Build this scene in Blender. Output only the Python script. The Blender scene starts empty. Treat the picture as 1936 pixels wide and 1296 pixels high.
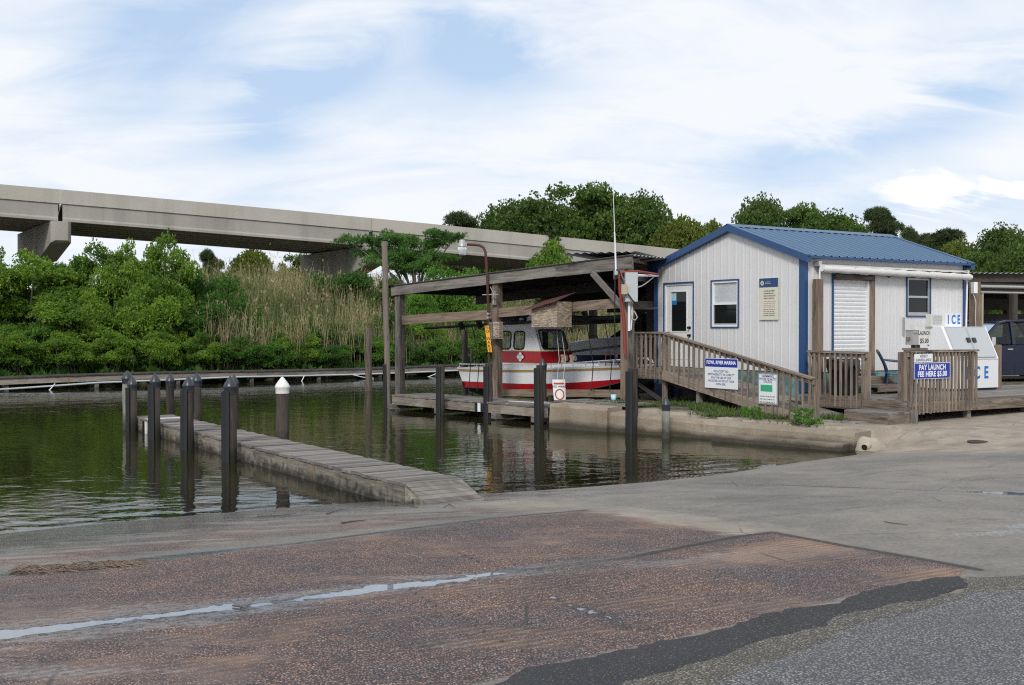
import bpy, math, random
import numpy as np
from mathutils import Vector, Matrix, noise as mnoise

random.seed(11)
rnd = random.random
def uni(a, b): return a + (b - a) * random.random()
sc = bpy.context.scene
COL = sc.collection

# ------------------------------------------------------------------ camera
F = 2069.0; CX, CY = 968.0, 648.0
PITCH = math.radians(-0.64)
EYE = Vector((0.0, 0.0, 2.02))
cam = bpy.data.cameras.new('camera'); camo = bpy.data.objects.new('camera', cam); COL.objects.link(camo)
camo.location = EYE; camo.rotation_euler = (math.pi / 2 + PITCH, 0, 0)
cam.sensor_width = 36.0; cam.lens = 36.0 * F / 1936.0
cam.clip_start = 0.1; cam.clip_end = 6000
sc.camera = camo

# ------------------------------------------------------------------ world: sky and thin high cloud
SUN_EL, SUN_AZ = math.radians(38), math.radians(192)      # azimuth from +Y clockwise: behind the camera, right
w = bpy.data.worlds.new("World"); sc.world = w; w.use_nodes = True
nt = w.node_tree; nt.nodes.clear(); N = nt.nodes; Lk = nt.links
def wn(t, **k):
    n = N.new(t)
    for a, b in k.items():
        if a == 'op': n.operation = b
        else: setattr(n, a, b)
    return n
out = wn('ShaderNodeOutputWorld'); bg = wn('ShaderNodeBackground')
sky = wn('ShaderNodeTexSky', sky_type='NISHITA', sun_disc=False)
sky.sun_elevation = SUN_EL; sky.sun_rotation = SUN_AZ; sky.air_density = 1.0; sky.dust_density = 1.5; sky.ozone_density = 1.5
tc = wn('ShaderNodeTexCoord'); sep = wn('ShaderNodeSeparateXYZ'); Lk.new(tc.outputs['Generated'], sep.inputs[0])
def wmath(op, a, b=None, clamp=False):
    n = wn('ShaderNodeMath', op=op); n.use_clamp = clamp
    for i, q in enumerate((a, b)):
        if q is None: continue
        if isinstance(q, (int, float)): n.inputs[i].default_value = q
        else: Lk.new(q, n.inputs[i])
    return n.outputs[0]
zc = wmath('ADD', wmath('MAXIMUM', sep.outputs[2], 0.0), 0.38)
px_ = wmath('DIVIDE', sep.outputs[0], zc); py_ = wmath('DIVIDE', sep.outputs[1], zc)
cmb = wn('ShaderNodeCombineXYZ'); Lk.new(px_, cmb.inputs[0]); Lk.new(py_, cmb.inputs[1])
def wnoise(vec, scale, detail, rot, stretch, off, rough=0.55, dist=0.0):
    mp = wn('ShaderNodeMapping'); Lk.new(vec, mp.inputs[0]); mp.inputs['Rotation'].default_value = (0, 0, rot)
    mp.inputs['Scale'].default_value = (stretch[0], stretch[1], 1); mp.inputs['Location'].default_value = off
    n = wn('ShaderNodeTexNoise'); Lk.new(mp.outputs[0], n.inputs['Vector'])
    n.inputs['Scale'].default_value = scale; n.inputs['Detail'].default_value = detail
    n.inputs['Roughness'].default_value = rough; n.inputs['Distortion'].default_value = dist
    return n.outputs['Fac']
n1 = wnoise(cmb.outputs[0], 2.2, 8, math.radians(35), (0.8, 1.15), (2.3, 0.4, 0), 0.58, 0.6)
n2 = wnoise(cmb.outputs[0], 5.5, 9, math.radians(-28), (0.55, 1.3), (4.2, 7.1, 0), 0.62, 0.9)
# gaps of blue and banks of cloud: soft ellipses by compass direction and height, broken up by the noise
ya = wmath('MAXIMUM', wmath('ABSOLUTE', sep.outputs[1]), 0.05); da_ = wmath('DIVIDE', sep.outputs[0], ya); db_ = wmath('DIVIDE', sep.outputs[2], ya)
da_ = wmath('ADD', da_, wmath('MULTIPLY', wmath('SUBTRACT', n1, .5), .16)); db_ = wmath('ADD', db_, wmath('MULTIPLY', wmath('SUBTRACT', n2, .5), .10))
def bank(az, el, sx, sy, rot):
    c_, s_ = math.cos(math.radians(rot)), math.sin(math.radians(rot)); x = wmath('SUBTRACT', da_, az); y = wmath('SUBTRACT', db_, el)
    a = wmath('MULTIPLY', wmath('ADD', wmath('MULTIPLY', x, c_), wmath('MULTIPLY', y, s_)), 1 / sx); b = wmath('MULTIPLY', wmath('SUBTRACT', wmath('MULTIPLY', y, c_), wmath('MULTIPLY', x, s_)), 1 / sy)
    return wmath('POWER', 2.718, wmath('MULTIPLY', wmath('ADD', wmath('MULTIPLY', a, a), wmath('MULTIPLY', b, b)), -1.0))
cov = wmath('ADD', wmath('ADD', 0.80, wmath('MULTIPLY', wmath('SUBTRACT', n1, .5), 1.5)), wmath('MULTIPLY', wmath('SUBTRACT', n2, .5), 1.5))
for az, el, sx, sy, rot, amp in ((-.19, .22, .10, .035, 25, .6), (-.05, .27, .05, .06, 40, .6), (.02, .245, .10, .03, 8, .5), (.41, .20, .10, .026, 14, .75), (.25, .155, .10, .018, 8, .6), (-.33, .27, .09, .05, 35, .45), (-.23, .18, .05, .03, 0, .5), (.36, .31, .16, .03, 10, .3),
                                 (-.85, .3, .3, .10, 20, .7), (.9, .4, .3, .12, -10, .6), (.1, .75, .5, .12, 15, .6), (-.4, 1.3, .6, .3, 30, .6)):
    cov = wmath('SUBTRACT', cov, wmath('MULTIPLY', bank(az, el, sx, sy, rot), amp))
cl = wmath('MULTIPLY', wmath('ADD', cov, 0.04), 1.02, clamp=True)
# low cumulus heads near the horizon
n3 = wnoise(tc.outputs['Generated'], 16.0, 8, 0.3, (1, 1), (0.7, 3.3, 0.0), 0.6, 0.2)
cm = wmath('ADD', wmath('MAXIMUM', bank(.37, .118, .06, .022, 0), bank(.455, .118, .045, .018, 0)), wmath('MULTIPLY', wmath('SUBTRACT', n3, .5), 1.5))
cum = wmath('MULTIPLY', wmath('SUBTRACT', cm, .38), 2.6, clamp=True)
und = bank(.40, .088, .09, .010, 2)
# haze whitening towards the horizon
hz = wmath('POWER', wmath('SUBTRACT', 1.0, wmath('MAXIMUM', sep.outputs[2], 0.0), clamp=True), 9.0)
vs = wn('ShaderNodeMixRGB'); vs.blend_type = 'MULTIPLY'; vs.inputs[0].default_value = 1.0
Lk.new(sky.outputs[0], vs.inputs[1]); vs.inputs[2].default_value = (0.55, 0.58, 0.62, 1)
sk0 = wn('ShaderNodeMixRGB'); sk0.inputs[0].default_value = 0.72      # pale summer blue seen through a thin veil
Lk.new(vs.outputs[0], sk0.inputs[1]); sk0.inputs[2].default_value = (3.9, 5.1, 6.75, 1)
mx1 = wn('ShaderNodeMixRGB'); Lk.new(wmath('MAXIMUM', wmath('MULTIPLY', cl, 0.93), wmath('MULTIPLY', hz, 0.45)), mx1.inputs[0])
Lk.new(sk0.outputs[0], mx1.inputs[1]); mx1.inputs[2].default_value = (6.2, 6.35, 6.6, 1)
mx2 = wn('ShaderNodeMixRGB'); Lk.new(wmath('MULTIPLY', cum, 0.9), mx2.inputs[0]); Lk.new(mx1.outputs[0], mx2.inputs[1]); mx2.inputs[2].default_value = (7.0, 7.0, 7.05, 1)
Lk.new(mx2.outputs[0], bg.inputs[0]); bg.inputs[1].default_value = 0.10
Lk.new(bg.outputs[0], out.inputs[0])

sun = bpy.data.lights.new('sun', 'SUN'); suno = bpy.data.objects.new('sun', sun); COL.objects.link(suno)
sun.energy = 1.5; sun.angle = math.radians(12); sun.color = (1.0, 0.95, 0.88)
sd = Vector((math.sin(SUN_AZ) * math.cos(SUN_EL), math.cos(SUN_AZ) * math.cos(SUN_EL), math.sin(SUN_EL)))
suno.rotation_euler = sd.to_track_quat('Z', 'Y').to_euler(); suno.location = (0, 0, 40)

vsn = sc.view_settings; vsn.view_transform = 'Standard'; vsn.look = 'None'; vsn.gamma = 1.0; vsn.exposure = 0.62
try:
    sc.cycles.use_denoising = False; sc.cycles.pixel_filter_type = 'BLACKMAN_HARRIS'; sc.cycles.filter_width = 1.15; sc.cycles.use_adaptive_sampling = False
    sc.cycles.max_bounces = 6; sc.cycles.transparent_max_bounces = 8; sc.cycles.caustics_reflective = False; sc.cycles.caustics_refractive = False
    sc.cycles.sample_clamp_indirect = 6
except Exception: pass

# ------------------------------------------------------------------ measuring helpers (pixel of the 1936x1296 photo -> point in the place)
_c, _s = math.cos(PITCH), math.sin(PITCH)
def ray(px, py):
    dx, dz = (px - CX) / F, (CY - py) / F
    return Vector((dx, _c - dz * _s, _s + dz * _c))
def at(px, py, z=0.0):
    r = ray(px, py); t = (z - EYE.z) / r.z
    return EYE + r * t
def atY(px, py, Y):
    r = ray(px, py); return EYE + r * (Y / r.y)
def zat(py, Y): return atY(CX, py, Y).z
TH = math.atan2(0.518, 0.855)
def D(v, u, z=0.0):                       # dock/shed frame: v along the long wall, u away from the viewer along the dock
    return Vector((-0.518 * u + 0.855 * v, 0.855 * u + 0.518 * v, z))
def uvof(p): return (-0.518 * p.x + 0.855 * p.y, 0.855 * p.x + 0.518 * p.y)
UD = Vector((-0.518, 0.855, 0)); VD = Vector((0.855, 0.518, 0)); ZD = Vector((0, 0, 1))

# ------------------------------------------------------------------ mesh builder
def V3(p): return Vector(p)
class MB:
    def __init__(s): s.v = []; s.f = []; s.uv = []; s.t = []; s.sm = []
    def add(s, vs, fs, uvs=None, tone=None, smooth=False):
        b = len(s.v); s.v.extend([tuple(x) for x in vs])
        tone = rnd() if tone is None else tone
        for i, f in enumerate(fs):
            s.f.append([b + k for k in f]); s.t.append(tone); s.sm.append(smooth)
            if uvs is None:
                pts = [Vector(vs[k]) for k in f]
                n = (pts[1] - pts[0]).cross(pts[-1] - pts[0]); ax = max(range(3), key=lambda q: abs(n[q]))
                q = [(p.y, p.z) if ax == 0 else (p.x, p.z) if ax == 1 else (p.x, p.y) for p in pts]
                s.uv.append(q)
            else: s.uv.append(uvs[i])
        return s
    def board(s, p0, p1, w, t, up=ZD, tone=None, bev=0.0):
        """timber from p0 to p1 (centre line), w across, t along up; uv runs along the grain"""
        p0, p1, up = Vector(p0), Vector(p1), Vector(up)
        d = p1 - p0; L = d.length; d.normalize(); sd_ = d.cross(up); sd_.normalize(); u2 = sd_.cross(d); u2.normalize()
        a, b = sd_ * (w / 2), u2 * (t / 2)
        vs = [p0 - a - b, p0 + a - b, p0 + a + b, p0 - a + b, p1 - a - b, p1 + a - b, p1 + a + b, p1 - a + b]
        fs = [(0, 1, 2, 3), (5, 4, 7, 6), (0, 4, 5, 1), (1, 5, 6, 2), (2, 6, 7, 3), (3, 7, 4, 0)]
        ox, oy = uni(0, 40), uni(0, 40)
        def st(k, w_): return [(ox, oy + k), (ox + L, oy + k), (ox + L, oy + k + w_), (ox, oy + k + w_)]
        uvs = [[(ox, oy), (ox + .05, oy), (ox + .05, oy + t), (ox, oy + t)]] * 2 + [st(0, w), st(.7, t), st(1.4, w), st(2.1, t)]
        return s.add(vs, fs, uvs, tone)
    def box(s, lo, hi, fr=None, tone=None):
        """box in frame fr (function (x,y,z)->world)"""
        fr = fr or (lambda x, y, z: Vector((x, y, z)))
        (x0, y0, z0), (x1, y1, z1) = lo, hi
        c = [(x0, y0, z0), (x1, y0, z0), (x1, y1, z0), (x0, y1, z0), (x0, y0, z1), (x1, y0, z1), (x1, y1, z1), (x0, y1, z1)]
        fs = [(0, 3, 2, 1), (4, 5, 6, 7), (0, 1, 5, 4), (1, 2, 6, 5), (2, 3, 7, 6), (3, 0, 4, 7)]
        uvs = []
        for f in fs:
            P = [c[k] for k in f]; r = [max(p[i] for p in P) - min(p[i] for p in P) for i in range(3)]
            ax = r.index(min(r)); uvs.append([(p[1], p[2]) if ax == 0 else (p[0], p[2]) if ax == 1 else (p[0], p[1]) for p in P])
        return s.add([fr(*q) for q in c], fs, uvs, tone)
    def cyl(s, p0, p1, r0, r1=None, n=12, caps=True, tone=None):
        r1 = r0 if r1 is None else r1
        return s.tube([p0, p1], [r0, r1], n, caps, tone)
    def tube(s, pts, r, n=8, caps=True, tone=None):
        pts = [Vector(p) for p in pts]; m = len(pts)
        rs = r if isinstance(r, (list, tuple)) else [r] * m
        tan = [(pts[min(i + 1, m - 1)] - pts[max(i - 1, 0)]).normalized() for i in range(m)]
        up = Vector((0, 0, 1)) if abs(tan[0].z) < .9 else Vector((1, 0, 0))
        a = tan[0].cross(up).normalized(); vs = []; Ls = [0]
        for i in range(m):
            a = (a - tan[i] * a.dot(tan[i])).normalized(); b = tan[i].cross(a)
            if i: Ls.append(Ls[-1] + (pts[i] - pts[i - 1]).length)
            for k in range(n):
                an = 2 * math.pi * k / n; vs.append(pts[i] + (a * math.cos(an) + b * math.sin(an)) * rs[i])
        fs = []; uvs = []; ox, oy = uni(0, 30), uni(0, 30); per = 2 * math.pi * max(rs)
        for i in range(m - 1):
            for k in range(n):
                k2 = (k + 1) % n; fs.append((i * n + k, i * n + k2, (i + 1) * n + k2, (i + 1) * n + k))
                c0, c1 = oy + per * k / n, oy + per * (k + 1) / n
                uvs.append([(ox + Ls[i], c0), (ox + Ls[i], c1), (ox + Ls[i + 1], c1), (ox + Ls[i + 1], c0)])
        tone = rnd() if tone is None else tone
        s.add(vs, fs, uvs, tone, smooth=True)
        if caps:
            for i, rev in ((0, True), (m - 1, False)):
                ring = vs[i * n:(i + 1) * n]; idx = list(range(n))
                if rev: idx.reverse()
                s.add(ring, [idx], [[(ox + .1 * math.cos(2 * math.pi * k / n), oy + .1 * math.sin(2 * math.pi * k / n)) for k in idx]], tone)
        return s
    def lathe(s, base, prof, n=16, tone=None, axis=None):
        base = Vector(base); vs = []; m = len(prof)
        for r, z in prof:
            for k in range(n):
                an = 2 * math.pi * k / n; vs.append(base + Vector((r * math.cos(an), r * math.sin(an), z)))
        fs = [(i * n + k, i * n + (k + 1) % n, (i + 1) * n + (k + 1) % n, (i + 1) * n + k) for i in range(m - 1) for k in range(n)]
        return s.add(vs, fs, None, tone, smooth=True)
    def prism(s, poly, d, tone=None):
        """closed polygon (world points) extruded by vector d"""
        poly = [Vector(p) for p in poly]; n = len(poly); d = Vector(d)
        vs = poly + [p + d for p in poly]
        fs = [list(range(n))[::-1], [n + k for k in range(n)]] + [(k, (k + 1) % n, n + (k + 1) % n, n + k) for k in range(n)]
        return s.add(vs, fs, None, tone)
    def sheet(s, grid, thick=0.0, smooth=True, tone=None):
        """grid[i][j] of points -> surface (thick: offset along the normal, closed rim)"""
        m, n = len(grid), len(grid[0]); vs = [Vector(p) for row in grid for p in row]
        fs = [(i * n + j, i * n + j + 1, (i + 1) * n + j + 1, (i + 1) * n + j) for i in range(m - 1) for j in range(n - 1)]
        if thick:
            nn = []
            for i in range(m):
                for j in range(n):
                    a = vs[min(i + 1, m - 1) * n + j] - vs[max(i - 1, 0) * n + j]; b = vs[i * n + min(j + 1, n - 1)] - vs[i * n + max(j - 1, 0)]
                    nn.append(b.cross(a).normalized())
            k = len(vs); vs = vs + [vs[q] + nn[q] * thick for q in range(k)]
            fs = fs + [tuple(k + q for q in reversed(f)) for f in fs]
            rim = [(0, j) for j in range(n)] + [(i, n - 1) for i in range(1, m)] + [(m - 1, j) for j in range(n - 2, -1, -1)] + [(i, 0) for i in range(m - 2, 0, -1)]
            rim = [i * n + j for i, j in rim]
            tone = rnd() if tone is None else tone
            for q in range(len(rim)):
                r2 = rim[(q + 1) % len(rim)]; s.add([vs[rim[q]], vs[k + rim[q]], vs[k + r2], vs[r2]], [(0, 1, 2, 3)], None, tone)
        return s.add(vs, fs, None, tone, smooth)
    def build(s, name, mat, parent=None):
        me = bpy.data.meshes.new(name)
        root = parent
        while root is not None and root.parent is not None: root = root.parent
        inv = ROOTM[root.name].inverted() if root is not None and root.name in ROOTM else None
        V = np.array(s.v, dtype=np.float64).reshape(-1, 3)
        if inv is not None:
            M = np.array(inv); V = V @ M[:3, :3].T + M[:3, 3]
        off = Vector((0, 0, 0))
        if root is None:                      # a thing of one mesh: origin at the middle of its base
            lo, hi = V.min(0), V.max(0); off = Vector(((lo[0] + hi[0]) / 2, (lo[1] + hi[1]) / 2, lo[2])); V = V - np.array(off)
        me.from_pydata(V.tolist(), [], s.f)
        uvl = me.uv_layers.new(name='UVMap'); flat = [c for f in s.uv for q in f for c in q]
        uvl.data.foreach_set('uv', flat)
        at_ = me.attributes.new('tone', 'FLOAT', 'FACE'); at_.data.foreach_set('value', s.t)
        me.polygons.foreach_set('use_smooth', s.sm)
        me.materials.append(mat); me.update()
        o = bpy.data.objects.new(name, me); COL.objects.link(o)
        if parent is not None: o.parent = parent
        else:
            o.location = off; ROOTM[o.name] = Matrix.Translation(off)
        return o
ROOTM = {}
def waterline(m, z0=.10, z1=.42, c=(.012, .013, .009)):
    """dark growth left on timber by the tide"""
    t = m.node_tree; b = t.nodes['Principled BSDF']; src = b.inputs['Base Color'].links[0].from_socket
    g_ = t.nodes.new('ShaderNodeNewGeometry'); sp = t.nodes.new('ShaderNodeSeparateXYZ'); t.links.new(g_.outputs['Position'], sp.inputs[0])
    nz = t.nodes.new('ShaderNodeTexNoise'); nz.inputs['Scale'].default_value = 9; t.links.new(g_.outputs['Position'], nz.inputs['Vector'])
    ad = t.nodes.new('ShaderNodeMath'); ad.operation = 'MULTIPLY_ADD'; t.links.new(nz.outputs['Fac'], ad.inputs[0]); ad.inputs[1].default_value = -.35; t.links.new(sp.outputs[2], ad.inputs[2])
    mr = t.nodes.new('ShaderNodeMapRange'); t.links.new(ad.outputs[0], mr.inputs[0]); mr.inputs[1].default_value = z0 - .17; mr.inputs[2].default_value = z1 - .17; mr.inputs[3].default_value = .85; mr.inputs[4].default_value = 0
    mx = t.nodes.new('ShaderNodeMixRGB'); t.links.new(mr.outputs[0], mx.inputs[0]); t.links.new(src, mx.inputs[1]); mx.inputs[2].default_value = (*c, 1); t.links.new(mx.outputs[0], b.inputs['Base Color'])
def thing(name, label, cat, loc=(0, 0, 0), rz=0.0, group=None):
    o = bpy.data.objects.new(name, None); COL.objects.link(o); o.location = loc; o.rotation_euler = (0, 0, rz); o.empty_display_size = .2
    ROOTM[o.name] = Matrix.Translation(Vector(loc)) @ Matrix.Rotation(rz, 4, 'Z')
    return tag(o, label, cat, group)
def tag(o, label=None, cat=None, group=None, kind=None):
    if label: o['label'] = label
    if cat: o['category'] = cat
    if group: o['group'] = group
    if kind: o['kind'] = kind
    return o
def struct(o, label=None): o['kind'] = 'structure'; return o
def link_copy(src, loc, rz=0, scale=1.0, label=None, sx=1.0, sy=1.0):
    r = src.copy(); COL.objects.link(r); r.location = loc; r.rotation_euler = (0, 0, rz); r.scale = (scale * sx, scale * sy, scale)
    for ch in src.children:
        c = ch.copy(); COL.objects.link(c); c.parent = r
    if label: r['label'] = label
    return r

# ------------------------------------------------------------------ materials
MATS = {}
class NT:
    def __init__(s, name):
        s.m = bpy.data.materials.new(name); s.m.use_nodes = True; s.t = s.m.node_tree; s.t.nodes.clear()
        s.out = s.n('ShaderNodeOutputMaterial'); s.b = s.n('ShaderNodeBsdfPrincipled'); s.l(s.b.outputs[0], s.out.inputs[0])
    def n(s, t, **k):
        n = s.t.nodes.new(t)
        for a, b in k.items(): setattr(n, a, b)
        return n
    def l(s, a, b): s.t.links.new(a, b)
    def math(s, op, a, b=None, clamp=False, c=None):
        n = s.n('ShaderNodeMath', operation=op); n.use_clamp = clamp
        for i, q in enumerate((a, b, c)):
            if q is None: continue
            if isinstance(q, (int, float)): n.inputs[i].default_value = q
            else: s.l(q, n.inputs[i])
        return n.outputs[0]
    def coord(s, kind='Object', scale=(1, 1, 1), rot=(0, 0, 0), loc=(0, 0, 0)):
        if kind == 'World': src = s.n('ShaderNodeNewGeometry').outputs['Position']
        else: src = s.n('ShaderNodeTexCoord').outputs[kind]
        mp = s.n('ShaderNodeMapping'); s.l(src, mp.inputs[0]); mp.inputs['Scale'].default_value = scale; mp.inputs['Rotation'].default_value = rot; mp.inputs['Location'].default_value = loc
        return mp.outputs[0]
    def noise(s, vec, scale, detail=4, rough=.55, dist=0):
        n = s.n('ShaderNodeTexNoise'); s.l(vec, n.inputs['Vector']); n.inputs['Scale'].default_value = scale
        n.inputs['Detail'].default_value = detail; n.inputs['Roughness'].default_value = rough; n.inputs['Distortion'].default_value = dist
        return n.outputs['Fac']
    def ramp(s, fac, stops):
        n = s.n('ShaderNodeValToRGB'); s.l(fac, n.inputs[0]); e = n.color_ramp.elements
        while len(e) < len(stops): e.new(0.5)
        for el, (p, c) in zip(e, stops): el.position = p; el.color = (*c, 1) if len(c) == 3 else c
        return n.outputs[0]
    def rampf(s, fac, lo, hi): # linear step
        n = s.n('ShaderNodeMapRange'); n.clamp = True; s.l(fac, n.inputs[0]); n.inputs[1].default_value = lo; n.inputs[2].default_value = hi
        return n.outputs[0]
    def mix(s, fac, a, b, mode='MIX'):
        n = s.n('ShaderNodeMixRGB', blend_type=mode)
        for i, q in enumerate((fac, a, b)):
            if isinstance(q, (int, float)): n.inputs[i].default_value = q
            elif isinstance(q, tuple): n.inputs[i].default_value = (*q, 1)
            else: s.l(q, n.inputs[i])
        return n.outputs[0]
    def attr(s, name): 
        a = s.n('ShaderNodeAttribute'); a.attribute_name = name; return a.outputs['Fac']
    def bump(s, h, strength, dist=0.01, prev=None):
        b = s.n('ShaderNodeBump'); s.l(h, b.inputs['Height']); b.inputs['Strength'].default_value = strength; b.inputs['Distance'].default_value = dist
        if prev: s.l(prev, b.inputs['Normal'])
        s.l(b.outputs[0], s.b.inputs['Normal']); return b.outputs[0]
    def base(s, c, rough=.6, metal=0, spec=None):
        if isinstance(c, tuple): s.b.inputs['Base Color'].default_value = (*c, 1)
        else: s.l(c, s.b.inputs['Base Color'])
        if isinstance(rough, (int, float)): s.b.inputs['Roughness'].default_value = rough
        else: s.l(rough, s.b.inputs['Roughness'])
        s.b.inputs['Metallic'].default_value = metal
        if spec is not None: s.b.inputs['Specular IOR Level'].default_value = spec
        return s.m

def paint(name, c, rough=.45, var=.12, dirt=.15, metal=0, scale=3.0, bump=0.0, dirtc=(.18, .16, .13)):
    k = NT(name); co = k.coord('World'); n = k.noise(co, scale, 5, .6)
    col = k.mix(k.math('MULTIPLY', n, var * 2), c, tuple(x * .7 for x in c))
    st = k.noise(k.coord('World', (6, 6, .8)), scale * 1.5, 5, .65)
    col = k.mix(k.math('MULTIPLY', k.rampf(st, .5, .8), dirt), col, dirtc)
    if bump: k.bump(k.noise(co, 40, 3), bump, .005)
    return k.base(col, k.math('ADD', k.math('MULTIPLY', n, .2), rough - .1), metal)
def wood(name, dark, light, rough=.85, grain=1.0, stain=None, bump=.5):
    k = NT(name); co = k.coord('UV', (1.2, 22, 1)); g = k.noise(co, 2.2, 6, .65, .6)
    big = k.noise(k.coord('UV', (.5, 3, 1)), 1.6, 4, .6); fine = k.noise(k.coord('UV', (3, 140, 1)), 1.5, 3, .6)
    t = k.attr('tone')
    f = k.math('ADD', k.math('MULTIPLY', g, .55 * grain), k.math('ADD', k.math('MULTIPLY', big, .35), k.math('MULTIPLY', t, .28)))
    f = k.math('ADD', f, k.math('MULTIPLY', k.math('SUBTRACT', fine, .5), .25))
    mid = tuple((a + b) / 2 for a, b in zip(dark, light))
    f = k.math('ADD', f, k.math('MULTIPLY', k.math('SUBTRACT', k.noise(k.coord('UV', (.9, 9, 1)), 1.0, 5, .6, 1.5), .5), .95))
    col = k.ramp(f, [(.34, dark), (.56, mid), (.78, light)])
    if stain:
        s_ = k.noise(k.coord('World', (1, 1, 1)), 2.3, 5, .65)
        col = k.mix(k.rampf(s_, .52, .72), col, stain)
    kn = k.n('ShaderNodeTexVoronoi'); k.l(k.coord('UV', (1.1, 5, 1)), kn.inputs['Vector']); kn.inputs['Scale'].default_value = 1.2
    kd = k.math('SUBTRACT', 1.0, k.rampf(kn.outputs['Distance'], .05, .12))
    col = k.mix(k.math('MULTIPLY', kd, .6), col, tuple(x * .45 for x in dark))
    k.bump(k.math('ADD', g, k.math('MULTIPLY', fine, .6)), bump, .006)
    return k.base(col, rough)

M = {}
def waterline(m, z0=.10, z1=.42, c=(.012, .013, .009)):
    """dark growth left on timber by the tide"""
    t = m.node_tree; b = t.nodes['Principled BSDF']; src = b.inputs['Base Color'].links[0].from_socket
    g_ = t.nodes.new('ShaderNodeNewGeometry'); sp = t.nodes.new('ShaderNodeSeparateXYZ'); t.links.new(g_.outputs['Position'], sp.inputs[0])
    nz = t.nodes.new('ShaderNodeTexNoise'); nz.inputs['Scale'].default_value = 9; t.links.new(g_.outputs['Position'], nz.inputs['Vector'])
    ad = t.nodes.new('ShaderNodeMath'); ad.operation = 'MULTIPLY_ADD'; t.links.new(nz.outputs['Fac'], ad.inputs[0]); ad.inputs[1].default_value = -.35; t.links.new(sp.outputs[2], ad.inputs[2])
    mr = t.nodes.new('ShaderNodeMapRange'); t.links.new(ad.outputs[0], mr.inputs[0]); mr.inputs[1].default_value = z0 - .17; mr.inputs[2].default_value = z1 - .17; mr.inputs[3].default_value = .85; mr.inputs[4].default_value = 0
    mx = t.nodes.new('ShaderNodeMixRGB'); t.links.new(mr.outputs[0], mx.inputs[0]); t.links.new(src, mx.inputs[1]); mx.inputs[2].default_value = (*c, 1); t.links.new(mx.outputs[0], b.inputs['Base Color'])
M['wood_grey'] = wood('weathered grey timber', (.050, .044, .040), (.25, .225, .20))
M['wood_deck'] = wood('weathered deck plank', (.085, .077, .070), (.235, .215, .195))
M['wood_side'] = wood('weathered side board', (.105, .093, .078), (.33, .295, .245), stain=(.25, .18, .125))
M['wood_brown'] = wood('brown weathered timber', (.065, .045, .034), (.27, .20, .15))
M['wood_rail'] = wood('railing timber', (.065, .050, .040), (.30, .24, .19))
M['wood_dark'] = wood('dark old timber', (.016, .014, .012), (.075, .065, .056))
M['wood_shadow'] = wood('shaded roof timber', (.012, .010, .009), (.05, .042, .036))  # darker timber copy: shade under roofs and indoors put into its colour
M['pile'] = wood('round piling timber', (.014, .012, .010), (.085, .068, .056), stain=(.03, .024, .019), bump=.8)
M['pile_pale'] = wood('pale treated piling', (.12, .13, .10), (.34, .35, .28), bump=.7)
M['bark'] = wood('bark', (.05, .04, .03), (.20, .17, .14), bump=.9)
k = NT('plywood grain'); _v = k.noise(k.coord('World', (2.2, 2.2, 11)), 1.6, 6, .7, 2.6)
M['osb'] = k.base(k.ramp(_v, [(.36, (.10, .07, .045)), (.5, (.30, .235, .17)), (.62, (.52, .45, .36))]), .8); k.bump(_v, .3)
M['osb_plain'] = wood('plywood', (.08, .055, .036), (.46, .38, .29), grain=2.6, bump=.3)
for k_ in ('pile', 'pile_pale', 'wood_side'): waterline(M[k_], *((.02, .14) if k_ == 'wood_side' else (.10, .42)))
M['black_rub'] = paint('black rubber strip', (.009, .010, .013), .6, .3, .1, dirtc=(.04, .04, .04))
M['cap_blue'] = paint('dark piling cap', (.028, .034, .045), .35, .2, .25, dirtc=(.12, .12, .12))
M['white_cap'] = paint('white painted cap', (.75, .75, .73), .4, .1, .5)
M['white'] = paint('white paint', (.80, .81, .82), .35, .05, .10)
M['white_gloss'] = paint('white gelcoat', (.80, .81, .83), .22, .04, .10)
M['red'] = paint('red gelcoat', (.36, .006, .012), .25, .15, .08)
M['gold'] = paint('gold stripe', (.42, .28, .08), .4, .1, .1)
M['navy'] = paint('navy hull', (.012, .028, .10), .3, .2, .15)
M['antifoul'] = paint('black antifouling', (.010, .011, .014), .7, .3, .3, dirtc=(.05, .045, .03))
M['blue_trim'] = paint('blue metal trim', (.020, .070, .19), .4, .12, .10)
M['black'] = paint('black plastic', (.010, .010, .011), .35, .2, .15)
M['bin'] = paint('dark bin plastic', (.022, .025, .033), .45, .25, .2)
M['chair'] = paint('dark blue green plastic', (.012, .050, .095), .38, .15, .1)
M['grey_box'] = paint('grey enamel', (.46, .49, .51), .4, .08, .15)
M['alu'] = paint('aluminium', (.55, .56, .58), .35, .1, .2, metal=.7)
M['galv'] = paint('galvanised metal', (.42, .42, .41), .5, .15, .35, metal=.4)
M['rust'] = paint('rusty steel', (.085, .030, .018), .75, .5, .6, dirtc=(.05, .02, .012), scale=8)
M['rust_roof'] = paint('rust brown roofing', (.085, .028, .024), .65, .4, .5, dirtc=(.04, .02, .015), scale=6)
M['red_pipe'] = paint('red pipe', (.27, .035, .028), .5, .2, .3)
M['sign_blue'] = paint('sign blue', (.006, .030, .33), .35, .04, .05)
M['sign_white'] = paint('sign white', (.76, .78, .80), .4, .03, .06)
M['sign_offwhite'] = paint('sign off white', (.66, .66, .62), .5, .03, .2)
M['sign_cream'] = paint('sign cream', (.66, .64, .52), .5, .03, .06)
M['sign_navy'] = paint('sign navy', (.02, .06, .17), .5, .05, .1)
M['sign_green'] = paint('sign green', (.03, .37, .20), .5, .05, .15)
M['yellow'] = paint('sign yellow', (.85, .38, .01), .45, .1, .1)
M['ink'] = paint('black ink', (.02, .02, .025), .6, .05, 0)
M['ink_blue'] = paint('blue ink', (.05, .06, .22), .6, .05, 0)
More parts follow.
